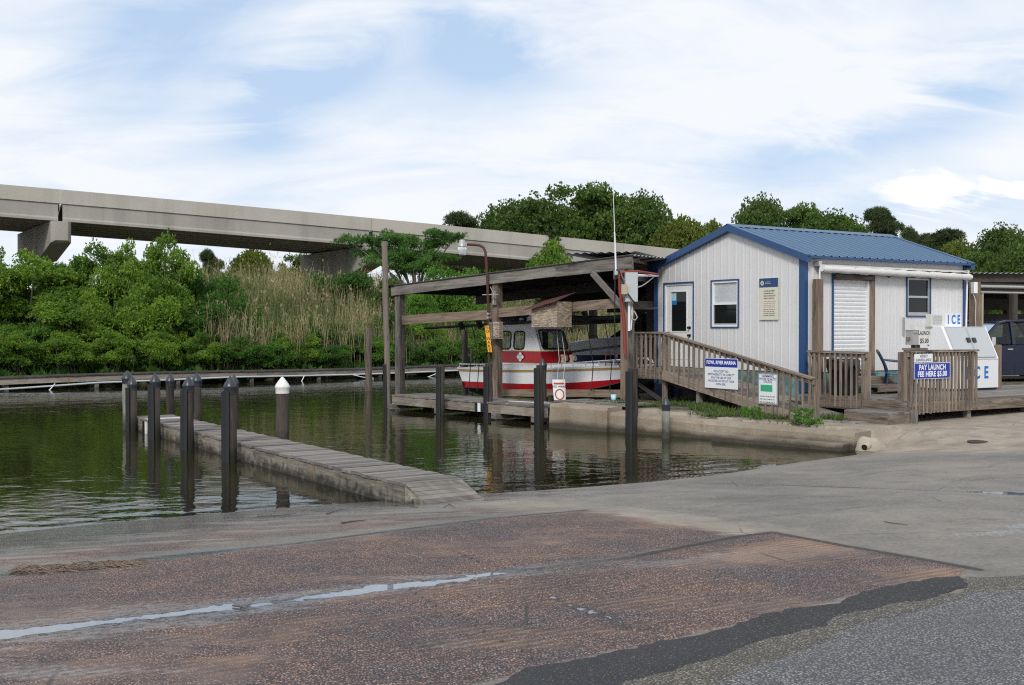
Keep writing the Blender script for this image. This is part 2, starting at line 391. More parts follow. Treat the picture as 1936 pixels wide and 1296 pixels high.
M['ink_red'] = paint('red ink', (.50, .07, .03), .6, .2, .1)
M['letter_blue'] = paint('letter blue', (.01, .16, .58), .45, .05, .05)
M['letter_white'] = paint('letter white', (.85, .86, .88), .45, .03, 0)
M['cup'] = paint('pale cyan plastic', (.38, .66, .74), .4, .05, .1)
M['cord'] = paint('cord', (.55, .52, .46), .6, .1, .2)
M['canvas'] = paint('awning canvas', (.66, .65, .62), .8, .15, .45, dirtc=(.36, .34, .31), bump=.3)
M['blind'] = paint('window blind', (.62, .64, .66), .6, .03, .05)
M['truck'] = paint('dark blue car paint', (.003, .009, .036), .12, .05, .08)
M['truck'].node_tree.nodes['Principled BSDF'].inputs['Coat Weight'].default_value = .4
M['tyre'] = paint('tyre rubber', (.018, .018, .018), .8, .2, .3)
M['chrome'] = paint('bright metal', (.75, .75, .76), .15, .05, .05, metal=.9)
M['tan_trim'] = paint('tan trim', (.42, .36, .26), .5, .1, .3)
k = NT('dark glass'); M['glass'] = k.base((.010, .012, .013), .06, 0, .35)
k = NT('clear boat glass')
M['clear'] = k.base((.55, .62, .62), .03); k.b.inputs['Transmission Weight'].default_value = 0
_tr = k.n('ShaderNodeBsdfTransparent'); _tr.inputs[0].default_value = (.62, .68, .66, 1); _gl = k.n('ShaderNodeBsdfGlossy'); _gl.inputs['Roughness'].default_value = .03
_fr = k.n('ShaderNodeFresnel'); _fr.inputs[0].default_value = 1.5; _mx = k.n('ShaderNodeMixShader'); k.l(_fr.outputs[0], _mx.inputs[0]); k.l(_tr.outputs[0], _mx.inputs[1]); k.l(_gl.outputs[0], _mx.inputs[2]); k.l(_mx.outputs[0], k.out.inputs[0])
k = NT('lamp lens'); M['lens'] = k.base((.75, .77, .78), .15); k.b.inputs['Transmission Weight'].default_value = .35

def concrete(name, c1, c2, pits=.5, rust=False, scale=1.0, streak=.25, mossz=None):
    k = NT(name); co = k.coord('World'); n = k.noise(co, 1.1 * scale, 6, .6); f = k.noise(co, 30 * scale, 4, .7)
    vv = k.n('ShaderNodeTexVoronoi'); k.l(co, vv.inputs['Vector']); vv.inputs['Scale'].default_value = 45 * scale
    col = k.ramp(k.math('ADD', k.math('MULTIPLY', n, .65), k.math('MULTIPLY', f, .35)), [(.3, c1), (.7, c2)])
    st = k.noise(k.coord('World', (2.5, 2.5, .15)), 1.3 * scale, 4, .6)
    col = k.mix(k.math('MULTIPLY', k.rampf(st, .48, .75), streak), col, tuple(x * .35 for x in c1))
    if rust: col = k.mix(k.math('MULTIPLY', k.rampf(k.noise(co, 3.0, 5, .7), .53, .68), .6), col, (.30, .17, .10))
    if mossz is not None:
        sp = k.n('ShaderNodeSeparateXYZ'); k.l(co, sp.inputs[0])
        zz = k.math('ADD', sp.outputs[2], k.math('MULTIPLY', k.math('SUBTRACT', n, .5), .25))
        col = k.mix(k.math('SUBTRACT', 1.0, k.rampf(zz, mossz * .4, mossz)), col, (.035, .032, .022))
    pit = k.rampf(vv.outputs['Distance'], 0.0, .5)
    col = k.mix(k.math('MULTIPLY', pit, pits * .4), col, tuple(x * .5 for x in c1))
    k.bump(k.math('ADD', f, k.math('MULTIPLY', pit, -pits)), .5, .012 / scale)
    return k.base(col, .88)
M['bridge'] = concrete('bridge concrete', (.27, .255, .23), (.38, .36, .325), .1, scale=.25, streak=.3)
M['bridge_rail'] = concrete('bridge parapet concrete', (.36, .34, .30), (.46, .435, .39), .1, scale=.25, streak=.2)
M['pier'] = concrete('bridge pier concrete', (.24, .23, .20), (.38, .36, .32), .1, scale=.25, streak=.6)
M['seawall'] = concrete('seawall concrete', (.24, .20, .15), (.46, .40, .31), .9, rust=True, mossz=.17)
M['seawall_cap'] = concrete('seawall cap concrete', (.33, .29, .23), (.52, .47, .39), .5)

def siding(name, base_, rib=0.229, axis='uv', pw=1.0):
    """corrugated sheet colour; ribs are real geometry, this adds faint dirt"""
    return paint(name, base_, .42, .06, .22, bump=.05, dirtc=(.30, .28, .25))
M['siding'] = siding('pale metal siding', (.67, .67, .672))
M['roof_blue'] = paint('blue roof sheet', (.060, .130, .225), .42, .15, .25, metal=0)
M['rollup'] = paint('roll-up door', (.74, .75, .76), .4, .04, .15)
k = NT('teal skirting panel'); co = k.coord('World'); 
M['teal'] = k.base(k.ramp(k.noise(co, 3.2, 6, .7, .5), [(.3, (.03, .09, .105)), (.5, (.09, .21, .22)), (.62, (.18, .30, .30)), (.75, (.10, .22, .34))]), .6)
k = NT('corrugated roof underside'); M['tin_dark'] = k.base(k.ramp(k.noise(k.coord('World'), 2, 5), [(.3, (.015, .014, .013)), (.7, (.06, .05, .045))]), .8)
M['tin_top'] = paint('galvanised roof sheet', (.36, .36, .36), .55, .25, .5, metal=.2, dirtc=(.16, .08, .05))

def leafmat(name, dark, mid, light, trans=.42, rough=.5):
    k = NT(name); t = k.attr('tone'); n = k.noise(k.coord('World'), .55, 3, .6)
    f = k.math('ADD', k.math('MULTIPLY', t, .85), k.math('MULTIPLY', n, .35))
    col = k.ramp(f, [(.22, dark), (.52, mid), (.92, light)])
    k.base(col, rough, 0, .35)
    tr = k.n('ShaderNodeBsdfTranslucent'); k.l(k.mix(1.0, col, (1.2, 1.3, .6), 'MULTIPLY'), tr.inputs[0])
    mx = k.n('ShaderNodeMixShader'); mx.inputs[0].default_value = trans; k.l(k.b.outputs[0], mx.inputs[1]); k.l(tr.outputs[0], mx.inputs[2]); k.l(mx.outputs[0], k.out.inputs[0])
    return k.m
M['leaf_shrub'] = leafmat('shrub leaves', (.026, .064, .012), (.105, .205, .028), (.30, .43, .06))
M['leaf_shrub2'] = leafmat('darker shrub leaves', (.014, .044, .014), (.048, .125, .022), (.12, .24, .035))
M['leaf_oak'] = leafmat('broadleaf tree leaves', (.020, .045, .011), (.062, .120, .026), (.16, .24, .05), .35)
M['leaf_yel'] = leafmat('yellow green tree leaves', (.035, .055, .010), (.11, .145, .025), (.22, .26, .05), .35)
M['leaf_pine'] = leafmat('pine needles', (.016, .030, .012), (.045, .075, .025), (.10, .14, .045), .2)
M['leaf_bright'] = leafmat('bright young leaves', (.03, .085, .012), (.085, .20, .03), (.19, .34, .06), .4)
M['leaf_mimosa'] = leafmat('feathery leaves', (.02, .06, .014), (.06, .15, .03), (.13, .26, .05), .4)
M['reed'] = leafmat('dry and green reeds', (.055, .10, .026), (.175, .185, .075), (.42, .34, .22), .3, .7)
M['grass'] = leafmat('grass blades', (.035, .06, .018), (.075, .13, .03), (.17, .20, .08), .3)
# ================================================================== ground
def sstep(a, b, x): t = np.clip((x - a) / (b - a), 0, 1); return t * t * (3 - 2 * t)
LAND = [(6.25, 18.35), (6.02, 18.65), (4.42, 20.2), (3.28, 21.15), (1.10, 22.95), (1.75, 23.8), (3.0, 25.2), (3.3, 30), (5.4, 38), (8, 46), (10, 60), (60, 60), (60, 10)]
def inpoly(X, Y, poly):
    r = np.zeros(np.shape(X), bool); n = len(poly)
    for i in range(n):
        (x0, y0), (x1, y1) = poly[i], poly[(i + 1) % n]
        c = ((y0 > Y) != (y1 > Y)); r ^= c & (X < (x1 - x0) * (Y - y0) / ((y1 - y0) if y1 != y0 else 1e-9) + x0)
    return r
def segdist(X, Y, pl):
    d = np.full(np.shape(X), 1e9)
    for (x0, y0), (x1, y1) in zip(pl[:-1], pl[1:]):
        dx, dy = x1 - x0, y1 - y0; L2 = max(dx * dx + dy * dy, 1e-9)
        t = np.clip(((X - x0) * dx + (Y - y0) * dy) / L2, 0, 1); d = np.minimum(d, np.hypot(X - x0 - t * dx, Y - y0 - t * dy))
    return d
BL0 = (-17.2, 36.8); BD = (.747, .665); BN = (-.665, .747)
def height(X, Y):
    X = np.asarray(X, float); Y = np.asarray(Y, float)
    v = .855 * X + .518 * Y; u = -.518 * X + .855 * Y
    uw = 11.75 + .25 * np.sin(v * .5) * sstep(14, 9, v)
    s = (uw - u) * .085
    r = np.where(s > 0, .48 * np.tanh(s / .48), np.maximum(s * 1.3, -1.2))
    r = r + np.clip(v - 10.5, 0, 4.5) * .016 * (u < 14) + .0
    land = .33 + .02 * np.clip(v - 17, 0, 8) + .10 * sstep(14.5, 17.5, u) + .03 * np.clip(14 - u, 0, 1) * 0
    wgt = sstep(14.25, 16.3, v + .35 * (u - 12.7))
    wgt = np.where(u > 12.9, np.where(inpoly(X, Y, LAND), 1.0, np.where((v > 14.2) & (u < 13.6), wgt, 0.0)), wgt)
    g = r * (1 - wgt) + land * wgt
    d = (X - BL0[0]) * BN[0] + (Y - BL0[1]) * BN[1]
    bank = -1.2 + 1.1 * sstep(-1.6, 0.3, d) + .5 * sstep(0, 1.6, d) + 2.7 * sstep(1.5, 13, d) - 1.6 * sstep(18, 60, d)
    far = (Y > 29) | (X < -9)
    g = np.where(d > -1.6, np.maximum(np.where(far, bank, g), np.where((wgt > .5), g, -5)), g)
    return g
def hz_(x, y): return float(height(np.array([x]), np.array([y]))[0])
def gat(px, py, it=12):
    z = .2; 
    for _ in range(it):
        p = at(px, py, z); z = .5 * z + .5 * hz_(p.x, p.y)
    return at(px, py, z)

def axis(lo, hi, fine, flo, fhi, grow=1.18):
    a = list(np.arange(flo, fhi, fine)); st = fine; x = a[-1]
    while x < hi: st *= grow; x += st; a.append(x)
    st = fine; x = a[0]
    while x > lo: st *= grow; x -= st; a.insert(0, x)
    return np.array(a)
def grid_mesh(name, xs, ys, zf, mat, attrs):
    X, Y = np.meshgrid(xs, ys); Z = zf(X, Y); m, n = X.shape
    V = np.stack([X, Y, Z], -1).reshape(-1, 3)
    i = np.arange(m - 1)[:, None] * n + np.arange(n - 1)[None, :]; i = i.reshape(-1)
    Fc = np.stack([i, i + 1, i + n + 1, i + n], -1)
    me = np_mesh(name, V, Fc, mat, smooth=True)
    for k, fn in attrs.items():
        a = me.attributes.new(k, 'FLOAT', 'POINT'); a.data.foreach_set('value', np.asarray(fn(X, Y), dtype=np.float32).reshape(-1))
    o = bpy.data.objects.new(name, me); COL.objects.link(o); return o
def np_mesh(name, V, Fc, mat, tone=None, smooth=False):
    me = bpy.data.meshes.new(name); k = Fc.shape[1]; nf = len(Fc)
    me.vertices.add(len(V)); me.vertices.foreach_set('co', np.ascontiguousarray(V, dtype=np.float32).reshape(-1))
    me.loops.add(nf * k); me.polygons.add(nf)
    me.loops.foreach_set('vertex_index', np.ascontiguousarray(Fc, dtype=np.int32).reshape(-1))
    me.polygons.foreach_set('loop_start', np.arange(0, nf * k, k, dtype=np.int32))
    if tone is not None:
        a = me.attributes.new('tone', 'FLOAT', 'FACE'); a.data.foreach_set('value', np.asarray(tone, dtype=np.float32))
    me.polygons.foreach_set('use_smooth', np.full(nf, smooth))
    me.materials.append(mat); me.update(calc_edges=True); me.validate(); return me

def P2(l): return [tuple(gat(*q).xy) for q in l]
crack1 = P2([(-260, 1235), (0, 1203), (430, 1152), (600, 1125), (980, 1080), (1180, 1056), (1400, 1014), (1460, 1007)])
crack2 = P2([(-260, 1112), (0, 1088), (280, 1056), (560, 1028), (900, 984), (1000, 974), (1108, 965)])
edgeR = P2([(1460, 1007), (1600, 1033), (1830, 1073), (1850, 1078)])
crackA = P2([(770, 1112), (830, 1150), (870, 1163), (930, 1205), (975, 1223), (1040, 1270)]); crackB = P2([(840, 1036), (880, 1050), (905, 1064), (985, 1080)])
joint3 = P2([(1350, 914), (1600, 922), (1800, 930), (2050, 942)])
patch_top = [(900, 1310), (1000, 1268), (1150, 1236), (1300, 1203), (1500, 1153), (1700, 1106), (1760, 1096), (1815, 1091)]
patch_bot = [(1822, 1108), (1770, 1131), (1640, 1156), (1540, 1189), (1440, 1217), (1380, 1240), (1250, 1275), (1150, 1312)]
slab1 = crack1 + P2([(1600, 1033), (1830, 1073), (1815, 1091), (1700, 1106), (1500, 1153), (1300, 1203), (1000, 1268), (700, 1340), (400, 1500)]) + [(-3.2, 2.0), (-8.0, 4.0)]
slab2 = crack2 + P2([(1250, 990), (1400, 1014)]) + crack1[::-1][2:]
def wetfn(X, Y):
    v = .855 * X + .518 * Y; u = -.518 * X + .855 * Y
    sh = sstep(2.8, .1, 11.75 - u) * sstep(11, 5.0, v) * .85
    near = sstep(.45, .0, segdist(X, Y, crack1[:6])) * .5 + sstep(.4, .0, segdist(X, Y, crack2)) * .45
    j = sstep(.22, .0, segdist(X, Y, joint3)) * .6
    left = sstep(4.0, -1.0, v) * .5
    band = sstep(1.2, .1, np.abs(u - 6.6)) * sstep(2.5, 6, v) * sstep(12, 8, v) * .0
    w = sh + near + j + left + band
    for px, py, ax_, by_, am in WETB:
        c = WETC[(px, py)]; w = w + am * np.exp(-(((v - c[0]) / ax_) ** 2 + ((u - c[1]) / by_) ** 2))
    return np.clip(w, 0, 1.2)
WETB = [(180, 1028, 3.2, .6, .9), (560, 1075, 1.6, .30, .55), (200, 1130, 1.6, .3, .7), (60, 1160, 1.0, .3, .6), (80, 1270, 1.3, .5, .9), (420, 1245, 1.2, .3, .7), (1120, 1110, .5, .30, .55), (1210, 1165, .35, .25, .6), (1620, 1064, 1.0, .14, .55), (1000, 978, 1.4, .20, .7), (700, 1010, 2.0, .2, .55), (1500, 1180, 1.0, .12, .3), (640, 1270, .6, .2, .5)]
WETC = {(px, py): uvof(gat(px, py)) for px, py, *_ in WETB}
slab3 = P2([(-260, 1020), (0, 1010), (200, 988), (400, 972), (600, 955), (780, 960), (930, 952), (1108, 965)]) + crack2[::-1]
def aggfn(X, Y): return np.maximum(sdmask(X, Y, slab3, .5) * .50, np.maximum(sdmask(X, Y, slab1), sdmask(X, Y, slab2, .3) * .9))
def crackfn(X, Y):
    d = np.minimum(np.minimum(segdist(X, Y, crack1), segdist(X, Y, crack2)), np.minimum(segdist(X, Y, edgeR), segdist(X, Y, joint3) * 1.6))
    d = np.minimum(d, np.minimum(segdist(X, Y, crackA), segdist(X, Y, crackB)) * 3.2)
    return np.clip(1 - d / .2, 0, 1)
def soilfn(X, Y):
    v = .855 * X + .518 * Y; u = -.518 * X + .855 * Y
    d = (X - BL0[0]) * BN[0] + (Y - BL0[1]) * BN[1]
    yard = (u > 14.3) & (v > 13.35) & (v < 30) & (u < 60) & inpoly(X, Y, LAND)
    wall = segdist(X, Y, LAND[:5]) < .42
    return np.where((yard & ~wall) | (d > -2.0) & (Y > 25), 1.0, 0.0)
def sdmask(X, Y, poly, w=.10):
    d = segdist(X, Y, poly + [poly[0]]); return np.clip(.5 + np.where(inpoly(X, Y, poly), d, -d) / (2 * w), 0, 1)
PUD = [[(-120, 1214, 8), (20, 1199, 8), (90, 1190, 7), (200, 1176, 4.5), (330, 1160, 3.2), (400, 1152, 4.5), (430, 1149, 5)],
    [(484, 1145, 2), (560, 1134, 2.6), (640, 1124, 4.8), (720, 1112, 6.2), (800, 1103, 4.4), (870, 1097, 2.5), (900, 1089, 2.5), (960, 1082, 3.2), (1010, 1078, 1)],
    [(285, 1056, 1.2), (330, 1053, 2.4), (390, 1046, 2.2), (428, 1042, 1)], [(1040, 1128, .3), (1100, 1153, 1.3), (1150, 1168, 1.4), (1215, 1192, .3)], [(1830, 930, .8), (1870, 931, 1.8), (1915, 934, 2.4), (2000, 938, 2.6)]]
def pudfn(X, Y):
    best = np.full(X.shape, -9.0)
    for pl in PUD:
        for (a, b) in zip(pl[:-1], pl[1:]):
            p, q = gat(a[0], a[1]), gat(b[0], b[1]); wa = (gat(a[0], a[1] - a[2]) - p).length; wb = (gat(b[0], b[1] - b[2]) - q).length
            dx, dy = q.x - p.x, q.y - p.y; t = np.clip(((X - p.x) * dx + (Y - p.y) * dy) / (dx * dx + dy * dy), 0, 1)
            best = np.maximum(best, (wa + (wb - wa) * t) - np.hypot(X - p.x - t * dx, Y - p.y - t * dy))
    return np.clip(best / .3 + .5, 0, 1)
def tanfn(X, Y):
    v = .855 * X + .518 * Y; u = -.518 * X + .855 * Y; w = 0 * X
    for px, py, ax_, by_, am in TANB:
        c = uvof(gat(px, py)); w = w + am * np.exp(-(((v - c[0]) / ax_) ** 2 + ((u - c[1]) / by_) ** 2))
    return np.clip(w, 0, 1)
TANB = [(1230, 1000, 1.5, .45, 1.0), (1420, 1032, 1.2, .30, 1.0), (1000, 990, .8, .3, .7), (330, 1128, 1.0, .3, .8), (230, 1228, .5, .18, .9), (130, 1052, 1.6, .25, .9), (620, 1095, .9, .35, .6), (1000, 1035, .9, .35, .5), (1300, 1190, .8, .12, .7), (980, 1225, .5, .25, .5), (560, 1040, 1.4, .2, .5)]
def panfn(X, Y):   # sun-bleached tan concrete near the seawall and walkway
    v = .855 * X + .518 * Y; u = -.518 * X + .855 * Y
    return sstep(12.6, 14.8, v + .35 * (u - 12.7)) * .9 + sstep(.9, .0, np.abs(segdist(X, Y, P2([(960, 948), (1110, 968), (1380, 1005), (1480, 1022)])))) * .75 + sstep(1.0, .2, segdist(X, Y, P2([(60, 1050), (330, 1022)]))) * .5

g = NT('ramp and ground')
co = g.coord('World'); cr = g.coord('World', rot=(0, 0, -TH))
big = g.noise(co, .55, 5, .6, .3); med = g.noise(co, 2.6, 5, .6, .2); fine = g.noise(co, 26, 4, .7); tiny = g.noise(co, 110, 3, .7)
streak = g.noise(g.coord('World', (.6, 3.0, 1), rot=(0, 0, -TH)), 1.5, 5, .6, .4)
A = {k_: g.attr(k_) for k_ in ('agg', 'wet', 'crack', 'soil', 'pan', 'pud', 'tan')}
vo = g.n('ShaderNodeTexVoronoi'); g.l(co, vo.inputs['Vector']); vo.inputs['Scale'].default_value = 84
sepc = g.n('ShaderNodeSeparateColor'); g.l(vo.outputs['Color'], sepc.inputs[0])
stone = g.ramp(sepc.outputs[0], [(.0, (.13, .10, .10)), (.25, (.29, .175, .135)), (.5, (.42, .28, .215)), (.70, (.16, .140, .15)), (.88, (.44, .35, .28)), (1.0, (.60, .54, .46))])
gap = g.rampf(vo.outputs['Distance'], .30, .62)
stone = g.mix(gap, stone, (.050, .042, .042))
smooth_c = g.ramp(g.math('ADD', g.math('MULTIPLY', big, .5), g.math('ADD', g.math('MULTIPLY', med, .22), g.math('MULTIPLY', fine, .42))), [(.40, (.100, .092, .083)), (.53, (.155, .143, .128)), (.68, (.240, .218, .188))])
speck = g.rampf(tiny, .62, .72)
smooth_c = g.mix(g.math('MULTIPLY', speck, .35), smooth_c, (.36, .33, .29))
pan_c = g.ramp(med, [(.3, (.23, .185, .14)), (.7, (.37, .32, .255))])
smooth_c = g.mix(g.math('MULTIPLY', g.rampf(g.math('ADD', A['pan'], g.math('MULTIPLY', g.math('SUBTRACT', med, .5), .8)), .15, .95), .85), smooth_c, pan_c)
# exposed aggregate where the paste has worn off
worn = g.rampf(g.math('ADD', A['agg'], g.math('MULTIPLY', g.math('SUBTRACT', g.math('ADD', g.math('MULTIPLY', streak, .6), g.math('MULTIPLY', med, .4)), .5), 1.6)), .38, .60)
paste = g.mix(g.rampf(med, .35, .65), (.20, .150, .115), (.38, .285, .21))
mud = g.math('MULTIPLY', g.rampf(g.math('ADD', g.math('MULTIPLY', big, .6), g.math('MULTIPLY', streak, .4)), .50, .60), .62)
stone2 = g.mix(mud, stone, paste)
stone2 = g.mix(g.math('MULTIPLY', g.rampf(g.math('ADD', A['tan'], g.math('MULTIPLY', g.math('SUBTRACT', med, .5), .9)), .25, .8), .62), stone2, (.36, .265, .195))
tn_ = g.mix(g.rampf(g.math('ADD', g.math('MULTIPLY', g.noise(co, 1.5, 4, .6, .4), .65), g.math('MULTIPLY', streak, .35)), .42, .60), (.72, .73, .83), (1.20, 1.02, .92))
stone2 = g.mix(1.0, stone2, tn_, 'MULTIPLY')
col = g.mix(worn, smooth_c, stone2)
# dark crack and joint lines
cw = g.math('ADD', A['crack'], g.math('MULTIPLY', g.math('SUBTRACT', fine, .5), .22))
ck = g.rampf(cw, .76, .86)
col = g.mix(g.math('MULTIPLY', ck, .85), col, (.018, .017, .016))
col = g.mix(g.math('MULTIPLY', g.rampf(cw, .35, 1.0), .3), col, (.05, .045, .04))
cv = g.n('ShaderNodeTexVoronoi'); cv.feature = 'DISTANCE_TO_EDGE'; g.l(g.mix(.25, co, g.n('ShaderNodeTexNoise').outputs['Color'], 'ADD'), cv.inputs['Vector']); cv.inputs['Scale'].default_value = .42
hair = g.math('MULTIPLY', g.math('SUBTRACT', 1.0, g.rampf(cv.outputs[0], .0015, .005)), g.rampf(med, .48, .56))
col = g.mix(g.math('MULTIPLY', hair, .6), col, (.03, .028, .026))
stn = g.rampf(g.noise(co, 1.1, 6, .7, 1.2), .57, .70)
col = g.mix(g.math('MULTIPLY', stn, .5), col, (.055, .052, .052))
# algae just above the waterline
spz = g.n('ShaderNodeSeparateXYZ'); g.l(co, spz.inputs[0])
# wet
wet = g.rampf(g.math('ADD', A['wet'], g.math('MULTIPLY', g.math('SUBTRACT', g.math('ADD', g.math('MULTIPLY', streak, .55), g.math('MULTIPLY', med, .45)), .5), 1.8)), .30, .75)
film = g.rampf(g.math('ADD', A['wet'], g.math('MULTIPLY', g.math('SUBTRACT', g.math('ADD', g.math('MULTIPLY', streak, .6), g.math('MULTIPLY', fine, .4)), .5), 2.6)), .34, .66)
col = g.mix(g.math('MULTIPLY', wet, .60), col, g.mix(.55, col, (.028, .032, .042)))
sc_ = g.ramp(g.noise(co, 3.5, 6, .7), [(.3, (.030, .034, .016)), (.55, (.085, .08, .045)), (.75, (.20, .175, .13))])
col = g.mix(A['soil'], col, sc_)
uws = g.math('SUBTRACT', 1.0, g.rampf(spz.outputs[2], -.25, .02))
col = g.mix(g.math('MULTIPLY', uws, .8), col, (.05, .045, .028))
rgh = g.math('SUBTRACT', .85, g.math('MULTIPLY', g.math('MULTIPLY', wet, g.math('SUBTRACT', 1.0, A['soil'])), .42))
rgh = g.math('SUBTRACT', rgh, g.math('MULTIPLY', film, .32))
# grooves running along the ramp, across the slope
wv = g.n('ShaderNodeTexWave', bands_direction='Y', wave_profile='SIN'); g.l(g.mix(.02, cr, med, 'ADD'), wv.inputs['Vector']); wv.inputs['Scale'].default_value = 4.2; wv.inputs['Distortion'].default_value = .8; wv.inputs['Detail'].default_value = 2
wvm = g.math('MULTIPLY', g.math('MULTIPLY', wv.outputs['Fac'], g.rampf(streak, .42, .60)), A['agg'])
h = g.math('ADD', g.math('MULTIPLY', g.math('MULTIPLY', g.math('SUBTRACT', 1.0, gap), worn), .7), g.math('MULTIPLY', fine, .5))
h = g.math('ADD', h, g.math('MULTIPLY', tiny, .18)); h = g.math('ADD', h, g.math('MULTIPLY', wvm, 1.3)); h = g.math('SUBTRACT', h, g.math('MULTIPLY', ck, 1.6))
pn = g.math('ADD', A['pud'], g.math('MULTIPLY', g.math('SUBTRACT', g.noise(cr, 8.0, 5, .65), .5), .75))
fl_ = g.math('ADD', g.math('MULTIPLY', A['wet'], .17), g.noise(g.coord('World', (2.2, 9, 1), rot=(0, 0, -TH)), 2.4, 6, .72, .5))
fl_ = g.math('MULTIPLY', g.rampf(fl_, .665, .695), g.rampf(A['wet'], .12, .3))
pud = g.rampf(pn, .50, .53)
h = g.math('MULTIPLY', h, g.math('SUBTRACT', 1.0, pud))
hb = g.bump(h, .75, .012)
gcol = g.mix(g.math('MULTIPLY', g.math('MULTIPLY', g.math('SUBTRACT', 1.0, wv.outputs['Fac']), g.rampf(streak, .42, .60)), g.math('MULTIPLY', A['agg'], .55)), col, (.03, .028, .03))
gcol = g.mix(g.math('MULTIPLY', g.rampf(pn, .36, .50), .6), gcol, (.02, .019, .018))
gcol = g.mix(pud, gcol, (.10, .125, .16))
ctw = g.math('MULTIPLY', g.math('MULTIPLY', film, g.rampf(fine, .36, .56)), g.math('SUBTRACT', 1.0, A['soil']))
g.l(g.math('MULTIPLY', ctw, .9), g.b.inputs['Coat Weight']); g.b.inputs['Coat Roughness'].default_value = .20; g.b.inputs['Coat IOR'].default_value = 1.36
rgh = g.math('MULTIPLY', rgh, g.math('SUBTRACT', 1.0, g.math('MAXIMUM', g.math('MULTIPLY', pud, .95), g.math('MULTIPLY', fl_, .72))))
M['ground'] = g.base(gcol, rgh, 0, .5)

xs = axis(-1500, 1500, .050, -6.5, 9.5); ys = axis(-30, 2500, .050, 4.0, 19.0)
ground = grid_mesh('ground', xs, ys, height, M['ground'], dict(agg=aggfn, wet=wetfn, crack=crackfn, soil=soilfn, pan=panfn, pud=pudfn, tan=tanfn)); struct(ground)

# ---- sheets lying 4 mm above the slab: dark asphalt repair and the coarse asphalt lot
def zone_sheet(name, poly, mat, step, dz, jag=.03):
    from mathutils import noise as mn
    xs_ = [p[0] for p in poly]; ys_ = [p[1] for p in poly]
    X, Y = np.meshgrid(np.arange(min(xs_) - step, max(xs_) + step, step), np.arange(min(ys_) - step, max(ys_) + step, step))
    # resample the outline with a ragged edge
    pl = []
    for (x0, y0), (x1, y1) in zip(poly, poly[1:] + poly[:1]):
        L = math.hypot(x1 - x0, y1 - y0); n = max(1, int(L / .05))
        for i in range(n):
            t = i / n; x, y = x0 + (x1 - x0) * t, y0 + (y1 - y0) * t
            q = mn.noise(Vector((x * 3, y * 3, 7))) * jag * 2 + mn.noise(Vector((x * 14, y * 14, 3))) * jag
            pl.append((x - (y1 - y0) / max(L, 1e-6) * q, y + (x1 - x0) / max(L, 1e-6) * q))
    ins = inpoly(X + step / 2, Y + step / 2, pl)
    m, n = X.shape; used = np.zeros((m, n), bool); c = np.argwhere(ins[:-1, :-1])
    for a, b in ((0, 0), (0, 1), (1, 0), (1, 1)): used[c[:, 0] + a, c[:, 1] + b] = True
    idx = -np.ones((m, n), int); idx[used] = np.arange(used.sum())
    PX = X[used].copy(); PY = Y[used].copy()
    cnt = np.zeros((m, n), int)
    for a, b in ((0, 0), (0, 1), (1, 0), (1, 1)): cnt[c[:, 0] + a, c[:, 1] + b] += 1
    bd = (cnt[used] < 4)
    A_ = np.array(pl); B_ = np.roll(A_, -1, 0)
    for k_ in np.where(bd)[0]:
        d = B_ - A_; t = np.clip(((PX[k_] - A_[:, 0]) * d[:, 0] + (PY[k_] - A_[:, 1]) * d[:, 1]) / np.maximum((d ** 2).sum(1), 1e-9), 0, 1)
        q = A_ + d * t[:, None]; e = np.hypot(q[:, 0] - PX[k_], q[:, 1] - PY[k_]); j = e.argmin(); PX[k_], PY[k_] = q[j]
    Z = height(PX, PY) + dz
    Z[bd] -= dz * .5
    Fc = np.stack([idx[c[:, 0], c[:, 1]], idx[c[:, 0], c[:, 1] + 1], idx[c[:, 0] + 1, c[:, 1] + 1], idx[c[:, 0] + 1, c[:, 1]]], -1)
    me = np_mesh(name, np.stack([PX, PY, Z], -1), Fc, mat, smooth=True)
    o = bpy.data.objects.new(name, me); COL.objects.link(o); return struct(o)
def asphalt(name, dark, light, sc1, wetk, stone_c, bumpk=.8):
    a = NT(name); co = a.coord('World'); v_ = a.n('ShaderNodeTexVoronoi'); a.l(co, v_.inputs['Vector']); v_.inputs['Scale'].default_value = sc1
    sp = a.n('ShaderNodeSeparateColor'); a.l(v_.outputs['Color'], sp.inputs[0]); n = a.noise(co, 1.3, 6, .65, .3); f = a.noise(co, 60, 4, .7)
    gp = a.rampf(v_.outputs['Distance'], .35, .65)
    c_ = a.mix(sp.outputs[0], dark, light); c_ = a.mix(a.rampf(sp.outputs[1], .86, .95), c_, stone_c)
    c_ = a.mix(gp, c_, tuple(x * .5 for x in dark)); c_ = a.mix(a.rampf(n, .45, .7), c_, a.mix(.45, c_, tuple(x * .55 for x in dark)))
    a.bump(a.math('SUBTRACT', a.math('MULTIPLY', f, .8), gp), bumpk, .010)
    return a.base(c_, a.math('SUBTRACT', .8, a.math('MULTIPLY', a.rampf(n, .35, .65), wetk)), 0, .5)
M['patch'] = asphalt('dark asphalt repair', (.020, .021, .024), (.050, .052, .058), 110, .22, (.17, .15, .12), .6)
M['lot'] = asphalt('coarse asphalt lot', (.12, .122, .13), (.32, .318, .315), 75, .12, (.36, .34, .31))
M['oldconc'] = asphalt('old crumbling concrete', (.11, .10, .085), (.27, .245, .20), 75, .0, (.36, .32, .27))
zone_sheet('asphalt_patch', P2(patch_top + patch_bot), M['patch'], .04, .010, .045)
zone_sheet('concrete_strip', P2([(1818, 1093), (2100, 1084), (2100, 1109), (1800, 1124), (1765, 1122), (1635, 1148), (1530, 1181), (1430, 1207), (1370, 1230), (1240, 1265), (1090, 1305), (1300, 1322), (1470, 1250), (1560, 1215), (1640, 1178), (1770, 1148), (1830, 1130), (1830, 1112)]), M['oldconc'], .05, .006, .02)
